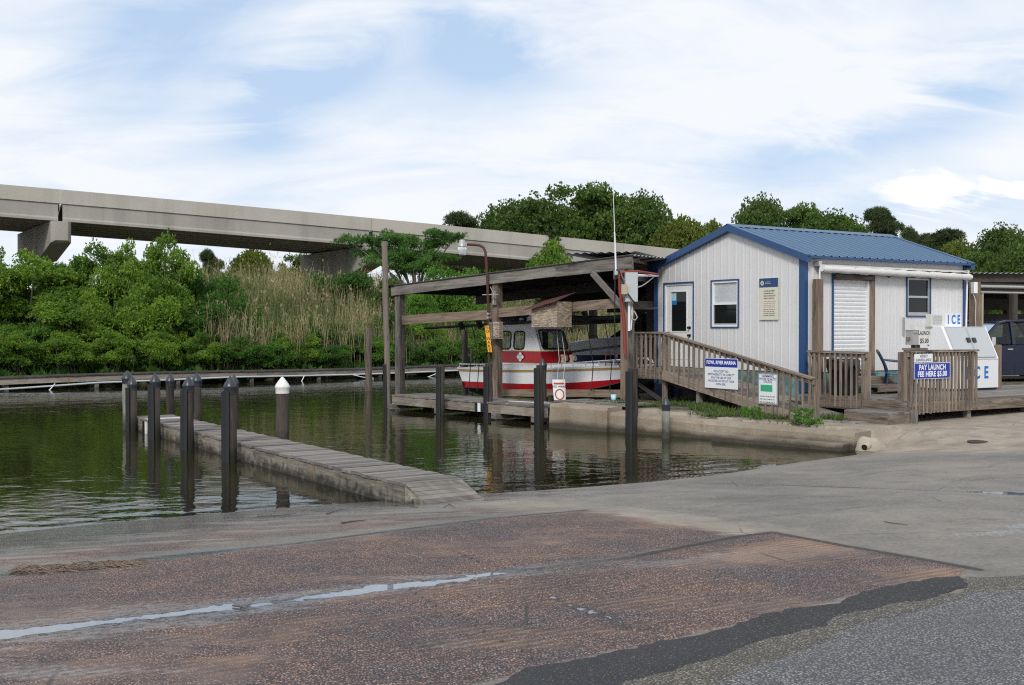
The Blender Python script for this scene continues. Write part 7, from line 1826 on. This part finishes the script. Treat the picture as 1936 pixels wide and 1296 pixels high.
def hull_strip(za, zb, name, mat, outa=0, outb=0, n=40, parent=None):
    """strip of hull skin on both sides between height functions"""
    obj_ = None; mb = MB()
    for sg in (-1, 1):
        rows = []
        for i in range(n + 1):
            x = LB * i / n; f_ = x / LB; row = []
            for k_ in range(4):
                t = k_ / 3; z = za(x) + (zb(x) - za(x)) * t; tt = (z - keel(x)) / (sheer(x) - keel(x)); w_ = beamw(x) * (.94 + .06 * min(1, max(0, tt))) + outa
                xr = x + (-.16 * (1 - tt) * 0 if i else .20 * (1 - tt)) + (.30 * tt * max(0, (f_ - .8) / .2))
                row.append(Bt(xr, sg * w_, z))
            rows.append(row)
        mb.sheet(rows, .012, smooth=True)
    return mb.build(name, M[mat], parent or boat)
zred = lambda x: .60 + .27 * max(0, (x / LB - .35) / .65) ** 1.8
hull = hull_strip(zred, lambda x: sheer(x) - .10, 'topsides', 'white_gloss')
hull_strip(lambda x: keel(x) , zred, 'red_boot_stripe', 'red')
hull_strip(lambda x: sheer(x) - .10, lambda x: sheer(x) - .045, 'gold_stripe', 'gold', .012)
hull_strip(lambda x: sheer(x) - .045, lambda x: sheer(x) + .005, 'gunwale', 'white_gloss', .02)
# bottom
mb = MB(); rows = []
for i in range(41):
    x = LB * i / 40; w_ = beamw(x) * .94; rows.append([Bt(x + (.2 if i == 0 else 0), -w_, keel(x)), Bt(x, -w_ * .5, keel(x) - .13), Bt(x, 0, keel(x) - .26), Bt(x, w_ * .5, keel(x) - .13), Bt(x + (.2 if i == 0 else 0), w_, keel(x))])
mb.sheet(rows, .02); mb.build('bottom', M['antifoul'], boat)
# transom
mb = MB(); w0, w1 = beamw(0) * .80, beamw(0); mb.prism([Bt(.2, -w0, keel(0)), Bt(0, -w1, sheer(0)), Bt(0, w1, sheer(0)), Bt(.2, w0, keel(0))], bdir * .04); mb.build('transom', M['white_gloss'], boat)
# deck
mb = MB(); rows = []
for i in range(31): x = .02 + LB * .99 * i / 30; w_ = beamw(x) - .01; rows.append([Bt(x, -w_, sheer(x) - .06), Bt(x, 0, sheer(x) - .02), Bt(x, w_, sheer(x) - .06)])
mb.sheet(rows, .01); mb.build('deck', M['white'], boat)
# side rail
mb = MB()
for sg in (-1, 1):
    pts = []
    for i in range(31): x = .75 + (LB * .985 - .75) * i / 30; pts.append(Bt(x, sg * (beamw(x) - .03), sheer(x) + .10 + .06 * max(0, (x / LB - .6) / .4)))
    pts.append(Bt(LB + .02, sg * .05, sheer(LB) + .02)); mb.tube(pts, .018, 6)
    for i in range(0, 31, 2):
        p_ = pts[i]; mb.tube([(p_.x, p_.y, p_.z), (p_.x, p_.y, p_.z - .13)], .012, 6)
mb.tube([Bt(.10, -.98, sheer(0)), Bt(.10, -.98, sheer(0) + .10), Bt(.75, -1.0, sheer(0) + .10)], .018, 6); mb.build('side_rail', M['white_gloss'], boat)
# wheelhouse, frame (x forward, y, z)
X0, X1, XT, YC = 1.25, 2.90, 2.57, .66; ZD0, ZW0, ZW1, ZR0 = sheer(2) - .05, 1.47, 2.01, 2.13
def xf(z): return X1 + .10 - (X1 - XT + .12) * (z - ZD0) / (ZR0 - ZD0)     # raked front
def yc(z): return YC - .09 * (z - ZD0) / (ZR0 - ZD0)
def side_panel(sg, xa, xb, z0, z1, mat, name, wins=(), th=.03, parent=boat):
    """wheelhouse side from xa to xb with rounded window openings (x0,x1,z0,z1)"""
    zs = sorted(set([z0, z1] + [w for q in wins for w in q[2:4]])); mb = MB()
    for za, zb in zip(zs[:-1], zs[1:]):
        def ex(x, z): return min(x, xf(z)) if x == 'f' else x
        cs = [q for q in wins if q[2] <= za + 1e-6 and q[3] >= zb - 1e-6]; xs_ = [xa] + [w for q in sorted(cs) for w in q[:2]] + [xb]
        for a, b in zip(xs_[0::2], xs_[1::2]):
            ff_ = lambda x, z: xf(z) if x == 'f' else x
            P = [Bt(ff_(a, za), sg * yc(za), za), Bt(ff_(b, za), sg * yc(za), za), Bt(ff_(b, zb), sg * yc(zb), zb), Bt(ff_(a, zb), sg * yc(zb), zb)]
            mb.prism(P, bper * (-sg) * th)
    return mb.build(name, M[mat], parent)
SW = [(2.02 - .42, 2.02 + .10, ZW0 + .03, ZW1 - .03), (2.24, 2.70, ZW0 + .03, ZW1 - .03)]
SW = [(1.24, 1.70, ZW0 + .04, ZW1 - .02), (1.82, 2.20, ZW0 + .04, ZW1 - .02)]
for sg in (-1, 1):
    side_panel(sg, X0 - .08, 'f', ZD0, 1.13, 'white_gloss', 'cabin_side'); side_panel(sg, X0 - .08, 'f', 1.155, ZW0 - .02, 'red', 'cabin_side'); side_panel(sg, X0 - .08, 'f', ZW0, ZR0, 'white_gloss', 'cabin_side', SW)
    for z_ in (1.13, ZW0 - .02): side_panel(sg, X0 - .08, 'f', z_, z_ + .022, 'gold', 'gold_line', th=.034)
    for (a, b, c_, d_) in SW:
        mb = MB(); y_ = lambda z: sg * (yc(z) + .004)
        rad = .09; pts = []
        for (cx_, cz_, a0) in ((b - rad, d_ - rad, 0), (a + rad, d_ - rad, 90), (a + rad, c_ + rad, 180), (b - rad, c_ + rad, 270)):
            for k_ in range(5): an_ = math.radians(a0 + 90 * k_ / 4); x, z = cx_ + rad * math.cos(an_), cz_ + rad * math.sin(an_); pts.append(Bt(x, y_(z), z))
        pts.append(pts[0]); mb.tube(pts, .020, 6); wn_ = mb.build('window', M['black_rub'], boat)
        mb = MB(); mb.add([p - bper * sg * .006 for p in pts[:-1]], [list(range(len(pts) - 1))]); mb.build('pane', M['clear'], wn_)
        # fill square corners in the panel
        mb = MB()
        for (cx_, cz_, sx_, sz_) in ((b, d_, -1, -1), (a, d_, 1, -1), (a, c_, 1, 1), (b, c_, -1, 1)):
            arc = [Bt(cx_ + sx_ * (rad - rad * math.sin(math.radians(90 * k_ / 4))), y_(cz_) * .995, cz_ + sz_ * (rad - rad * math.cos(math.radians(90 * k_ / 4)))) for k_ in range(5)]; mb.add([Bt(cx_, y_(cz_) * .995, cz_)] + arc, [list(range(6))])
        mb.build('window_corner', M['white_gloss'], wn_)
def front_panel(z0, z1, mat, name, win=None, off=0.0):
    mb = MB(); f_ = lambda y, z: Bt(xf(z) + off, y * yc(z) / YC, z)
    if not win: mb.prism([f_(-YC, z0), f_(YC, z0), f_(YC, z1), f_(-YC, z1)], bdir * -.03)
    else:
        for w in win: pass
        a, b, c_, d_ = win
        for q in ((-YC, a, z0, z1), (b, YC, z0, z1), (a, b, z0, c_), (a, b, d_, z1)): mb.prism([f_(q[0], q[2]), f_(q[1], q[2]), f_(q[1], q[3]), f_(q[0], q[3])], bdir * -.03)
    return mb.build(name, M[mat], boat)
front_panel(ZD0, 1.13, 'white_gloss', 'cabin_front'); front_panel(1.155, ZW0 - .02, 'red', 'cabin_front'); front_panel(ZW0, ZR0, 'white_gloss', 'cabin_front', (-YC + .09, YC - .09, ZW0 + .05, ZW1 + .02))
for z_ in (1.13, ZW0 - .02): front_panel(z_, z_ + .022, 'gold', 'gold_line', off=.003)
mb = MB(); a, c_, d_ = YC - .09, ZW0 + .05, ZW1 + .02; f_ = lambda y, z: Bt(xf(z) + .008, y * yc(z) / YC, z); rad = .08; pts = []
for (cx_, cz_, a0) in ((a - rad, d_ - rad, 0), (-a + rad, d_ - rad, 90), (-a + rad, c_ + rad, 180), (a - rad, c_ + rad, 270)):
    for k_ in range(5): an_ = math.radians(a0 + 90 * k_ / 4); pts.append(f_(cx_ + rad * math.cos(an_), cz_ + rad * math.sin(an_)))
pts.append(pts[0]); mb.tube(pts, .022, 6); wn_ = mb.build('windscreen', M['black_rub'], boat); mb = MB(); mb.add([p - bdir * .006 for p in pts[:-1]], [list(range(len(pts) - 1))]); mb.build('pane', M['clear'], wn_)
mb = MB(); mb.prism([Bt(X0 - .08, -yc(ZR0) - .01, ZR0), Bt(xf(ZR0) + .10, -yc(ZR0) - .01, ZR0), Bt(xf(ZR0) + .10, yc(ZR0) + .01, ZR0), Bt(X0 - .08, yc(ZR0) + .01, ZR0)], (0, 0, .035)); mb.build('cabin_roof', M['white_gloss'], boat)
mb = MB(); pts = [Bt(X0 + .05, -YC + .12, ZR0 + .11), Bt(xf(ZR0) - .1, -YC + .12, ZR0 + .11), Bt(xf(ZR0) - .1, YC - .12, ZR0 + .11), Bt(X0 + .05, YC - .12, ZR0 + .11), Bt(X0 + .05, -YC + .12, ZR0 + .11)]; mb.tube(pts, .014, 6)
for p_ in pts[:-1] + [pts[0].lerp(pts[1], .5), pts[0].lerp(pts[1], .25), pts[0].lerp(pts[1], .75)]: mb.tube([p_, p_ - Vector((0, 0, .10))], .011, 6)
mb.build('roof_rail', M['galv'], boat)
c = Bt(1.68, -.2, ZR0 + .035); mb = MB(); mb.lathe(c, [(.03, 0), (.03, .12), (.09, .14), (.10, .17), (.06, .20), (0, .205)], 14); mb.build('gps_dome', M['white'], boat)
c = Bt(2.03, -.15, ZR0 + .035); mb = MB(); mb.lathe(c, [(.05, 0), (.05, .08), (.12, .10), (.12, .20), (.05, .24), (.05, .28), (.10, .30), (0, .33)], 14); mb.build('searchlight', M['white'], boat)
c = Bt(1.35, -.3, ZR0 + .04); mb = MB(); mb.box((c.x - .1, c.y - .05, c.z), (c.x + .1, c.y + .05, c.z + .11)); mb.build('siren', M['red'], boat)
c = Bt(2.35, .1, ZR0 + .04); mb = MB(); mb.tube([c, c + Vector((0, 0, .35))], .03, 8); mb.box((c.x - .16, c.y - .10, c.z + .30), (c.x + .16, c.y + .10, c.z + .40)); mb.build('light_mast', M['bin'], boat)
# trunk cabin in front of the wheelhouse, deck gear
mb = MB(); mb.prism([Bt(2.95, -.55, sheer(3.0) - .04), Bt(2.95, -.55, 1.14), Bt(4.55, -.40, 1.17), Bt(4.62, -.40, sheer(4.6) - .04)], bper * 1.0); mb.build('foredeck_cabin', M['white_gloss'], boat)
for x in (3.25, 3.55):
    c = Bt(x, -.25, 1.16); mb = MB(); mb.lathe(c, [(.05, 0), (.06, .04), (.045, .10), (.06, .16), (.075, .19), (.05, .22), (0, .22)], 12); mb.tube([c + Vector((0, 0, .12)), c + Vector((.10, -.06, .13))], [.04, .075], 10); mb.build('deck_vent', M['tan_trim'], boat)
mb = MB()
for sg in (-1, 1): mb.tube([Bt(4.75, sg * .35, sheer(4.8)), Bt(4.75, sg * .35, sheer(4.8) + .28), Bt(5.15, sg * .12, sheer(5) + .30), Bt(5.15, sg * .12, sheer(5))], .016, 6)
mb.build('bow_rail', M['red_pipe'], boat)
# emblem on the side: white eight pointed cross with a ring
ez, ex_ = 1.305, 2.10
mb = MB(); pts = []
for i in range(64):
    a_ = 2 * pi * i / 64; k_ = abs(math.cos(2 * a_)); r_ = .085 + .040 * k_ ** 1.5; pts.append(Bt(ex_ + r_ * math.cos(a_), -(yc(ez) + .036), ez + r_ * math.sin(a_)))
mb.add(pts, [list(range(64))]); emb = mb.build('emblem', M['white'], boat)
mb = MB(); pts = [];
for i in range(33): a_ = 2 * pi * i / 32; pts += [Bt(ex_ + .042 * math.cos(a_), -(yc(ez) + .038), ez + .042 * math.sin(a_)), Bt(ex_ + .032 * math.cos(a_), -(yc(ez) + .038), ez + .032 * math.sin(a_))]
mb.add(pts, [(2 * i, 2 * i + 1, 2 * i + 3, 2 * i + 2) for i in range(32)])
for a_ in (45, 135, 225, 315):
    a_ = math.radians(a_); d_ = (math.cos(a_), math.sin(a_)); e_ = (-d_[1] * .006, d_[0] * .006)
    mb.add([Bt(ex_ + d_[0] * .05 + e_[0], -(yc(ez) + .038), ez + d_[1] * .05 + e_[1]), Bt(ex_ + d_[0] * .05 - e_[0], -(yc(ez) + .038), ez + d_[1] * .05 - e_[1]), Bt(ex_ + d_[0] * .1 - e_[0], -(yc(ez) + .038), ez + d_[1] * .1 - e_[1]), Bt(ex_ + d_[0] * .1 + e_[0], -(yc(ez) + .038), ez + d_[1] * .1 + e_[1])], [(0, 1, 2, 3)])
mb.build('emblem_detail', M['ink'], emb)
mb = MB(); mb.tube([Bt(LB * (.86 + .10 * i / 8), -(beamw(LB * (.86 + .10 * i / 8)) + .03), sheer(LB * .9) - .06 - .10 * math.sin(pi * i / 8)) for i in range(9)], .007, 5); mb.build('rope', M['cord'], boat)

# ================================================================== covered speedboat behind
random.seed(91)
sA, sB = atY(1058, 690, 33.5), atY(1330, 690, 30.8); sdr = sB - sA; sdr.z = 0; LS = sdr.length; sdr.normalize(); spr = Vector((-sdr.y, sdr.x, 0)); spr = spr if spr.y > 0 else -spr
sp = thing('speedboat', 'grey white cabin cruiser with a black stripe behind the fire boat', 'boat', (sA.x + sdr.x * 2, sA.y + sdr.y * 2, .6)); so = Vector((sA.x, sA.y, 0)) + spr * 1.1
def St(x, y, z): return so + sdr * x + spr * y + Vector((0, 0, z))
sz = lambda x: 1.62 + .105 * x
def bw(x): return 1.05 * (1 - .5 * max(0, 1 - x / 1.6) ** 2)
def strip(za, zb, mat, name, wk=lambda t: 1):
    mb = MB()
    for sg in (-1, 1):
        rows = [[St(LS * i / 20, sg * bw(LS * i / 20) * (.75 + .25 * k_ / 3 if name == 'bottom' else 1.0), za(LS * i / 20) + (zb(LS * i / 20) - za(LS * i / 20)) * k_ / 3) for k_ in range(4)] for i in range(21)]; mb.sheet(rows, .01)
    return mb.build(name, M[mat], sp)
M['hull_grey'] = paint('dusty pale hull', (.40, .42, .44), .35, .1, .2)
strip(lambda x: 1.25 + .02 * x, lambda x: sz(x) - .32, 'hull_grey', 'topsides'); strip(lambda x: sz(x) - .32, lambda x: sz(x) - .25, 'black', 'stripe'); strip(lambda x: sz(x) - .25, sz, 'hull_grey', 'upper_topsides'); strip(lambda x: .75, lambda x: 1.25 + .02 * x, 'navy', 'bottom')
mb = MB(); rows = [[St(LS * i / 20, -bw(LS * i / 20), sz(LS * i / 20)), St(LS * i / 20, 0, sz(LS * i / 20) + .08), St(LS * i / 20, bw(LS * i / 20), sz(LS * i / 20))] for i in range(21)]; mb.sheet(rows, .01); mb.build('deck', M['hull_grey'], sp)
mb = MB(); mb.prism([St(0, -bw(0), 1.25), St(0, -bw(0), sz(0)), St(0, bw(0), sz(0)), St(0, bw(0), 1.25)], sdr * .02); mb.build('transom', M['hull_grey'], sp)
mb = MB(); mb.tube([St(1.7, -.95, sz(1.7)), St(2.2, -.9, sz(2) + .30), St(2.9, -.85, sz(2) + .52), St(3.6, -.8, sz(2) + .58), St(5, -.8, sz(2) + .55)], .03, 6); mb.tube([St(1.9, -.95, sz(1.7)), St(2.9, -.9, sz(2) + .48)], .02, 6); mb.tube([St(2.7, -.9, sz(2.7)), St(3.3, -.85, sz(2) + .55)], .03, 6); mb.build('windscreen_frame', M['black'], sp)
mb = MB(); mb.add([St(1.75, -.94, sz(1.7)), St(3.0, -.94, sz(3)), St(3.3, -.85, sz(2) + .54), St(2.9, -.85, sz(2) + .50), St(2.2, -.9, sz(2) + .28)], [(0, 1, 2, 3, 4)]); mb.build('windscreen', M['glass'], sp)
for i in range(4):
    for zz_ in (1.62, 1.38):
        mb = MB(); x = 2.15 + i * .34; mb.box((x, -bw(x) - .012, zz_), (x + .15, -bw(x) - .001, zz_ + .10), lambda a, b, c_: St(a, b, c_)); mb.build('side_light', M['black'], sp)
mb = MB()
for x in (2.0, 2.4, 2.8, 3.2): mb.tube([St(x, -bw(x) - .05, 1.20), St(x, -bw(x) - .05, 1.32)], .04, 8)
mb.build('fender', M['white'], sp)
mb = MB(); c = St(.75, -.3, sz(.7) + .05); mb.tube([c + Vector((-.12, 0, 0)), c + Vector((-.1, 0, .10)), c + Vector((.1, 0, .10)), c + Vector((.12, 0, 0))], .016, 6); mb.build('hatch_rail', M['bin'], sp)

# ================================================================== small things on the ground
random.seed(101)
def stick(pts, r, label, name='stick', mat='bark'):
    mb = MB(); P = []
    for x, y in pts: p = gat(x, y); P.append((p.x, p.y, p.z + r * .9 + .004))
    mb.tube(P, [r] + [r * .9] * (len(P) - 2) + [r * .5], 6); o = mb.build(name, M[mat]); tag(o, label, 'stick', 'driftwood on the ramp')
stick([(645, 991), (665, 988), (694, 986)], .014, 'dark short stick on the wet concrete left of the dock toe')
stick([(616, 974), (632, 968), (652, 964)], .007, 'thin curved twig near the waterline left of the dock toe')
stick([(486, 978), (530, 976), (560, 973)], .006, 'long thin twig lying along the waterline')
stick([(1672, 988), (1690, 991), (1716, 994)], .006, 'thin twig on the smooth concrete at the right')
stick([(745, 958), (765, 955), (790, 962)], .007, 'thin twig beside the toe of the boarding dock', mat='bark')
stick([(838, 961), (850, 955), (862, 962)], .004, 'tiny forked twig in front of the dock toe')
stick([(440, 1148), (455, 1150), (470, 1155)], .006, 'twig between the two long puddles')
mb = MB(); random.seed(7)
pt = [gat(20 + 250 * rnd(), 1083 - 14 * rnd()) for _ in range(240)]
for p in pt:
    f_ = rnd(); q = gat(15 + 235 * f_, 1086 - f_ * 18 + uni(-9, 5) * (1 - f_ * .5)); a_ = uni(-.5, .9); l_ = uni(.05, .22); mb.tube([(q.x, q.y, q.z + .006), (q.x + l_ * .5 * math.cos(a_), q.y + l_ * .5 * math.sin(a_), q.z + uni(.01, .035)), (q.x + l_ * math.cos(a_), q.y + l_ * math.sin(a_), q.z + .008)], .003, 3, False)
o = mb.build('reed_litter', M['wood_brown']); tag(o, 'pile of dead reed litter washed up on the ramp', None, None, 'stuff')
# manhole-like drain cover and dark patches
p = gat(1849, 835); mb = MB(); mb.lathe((p.x, p.y, p.z - .01), [(0, .022), (.15, .022), (.16, .018), (.165, .0)], 24); 
for k_ in range(6): mb.box((p.x - .1, p.y - .11 + k_ * .038, p.z + .012), (p.x + .1, p.y - .098 + k_ * .038, p.z + .015))
o = mb.build('drain_cover', M['wood_dark']); tag(o, 'small round dark cover set in the tan concrete', 'drain cover')
# little green plants growing at the seawall edge
def weed(px, py, h_, label, nleaf=26):
    global RG; RG = np.random.default_rng(int(px)); p = gat(px, py); random.seed(int(px))
    C = np.array([[p.x + uni(-.18, .18), p.y + uni(-.12, .12), hz_(p.x, p.y) + uni(0, h_)] for _ in range(nleaf)]); V, Fc, T = leaves(C, np.tile([0, 0, 1.0], (nleaf, 1)), .065, 6, .9, .6, np.full(nleaf, .42), .3)
    me = np_mesh('weed', V, Fc, M['leaf_bright'], T); o = bpy.data.objects.new('weed', me); COL.objects.link(o); tag(o, label, 'weed', 'weeds below the ramp railing')
weed(1422, 795, .22, 'leafy weed under the middle of the wooden ramp'); weed(1515, 803, .26, 'leafy weed at the lower end of the wooden ramp', 34); weed(1536, 806, .10, 'low weed right of the ramp end post', 20)
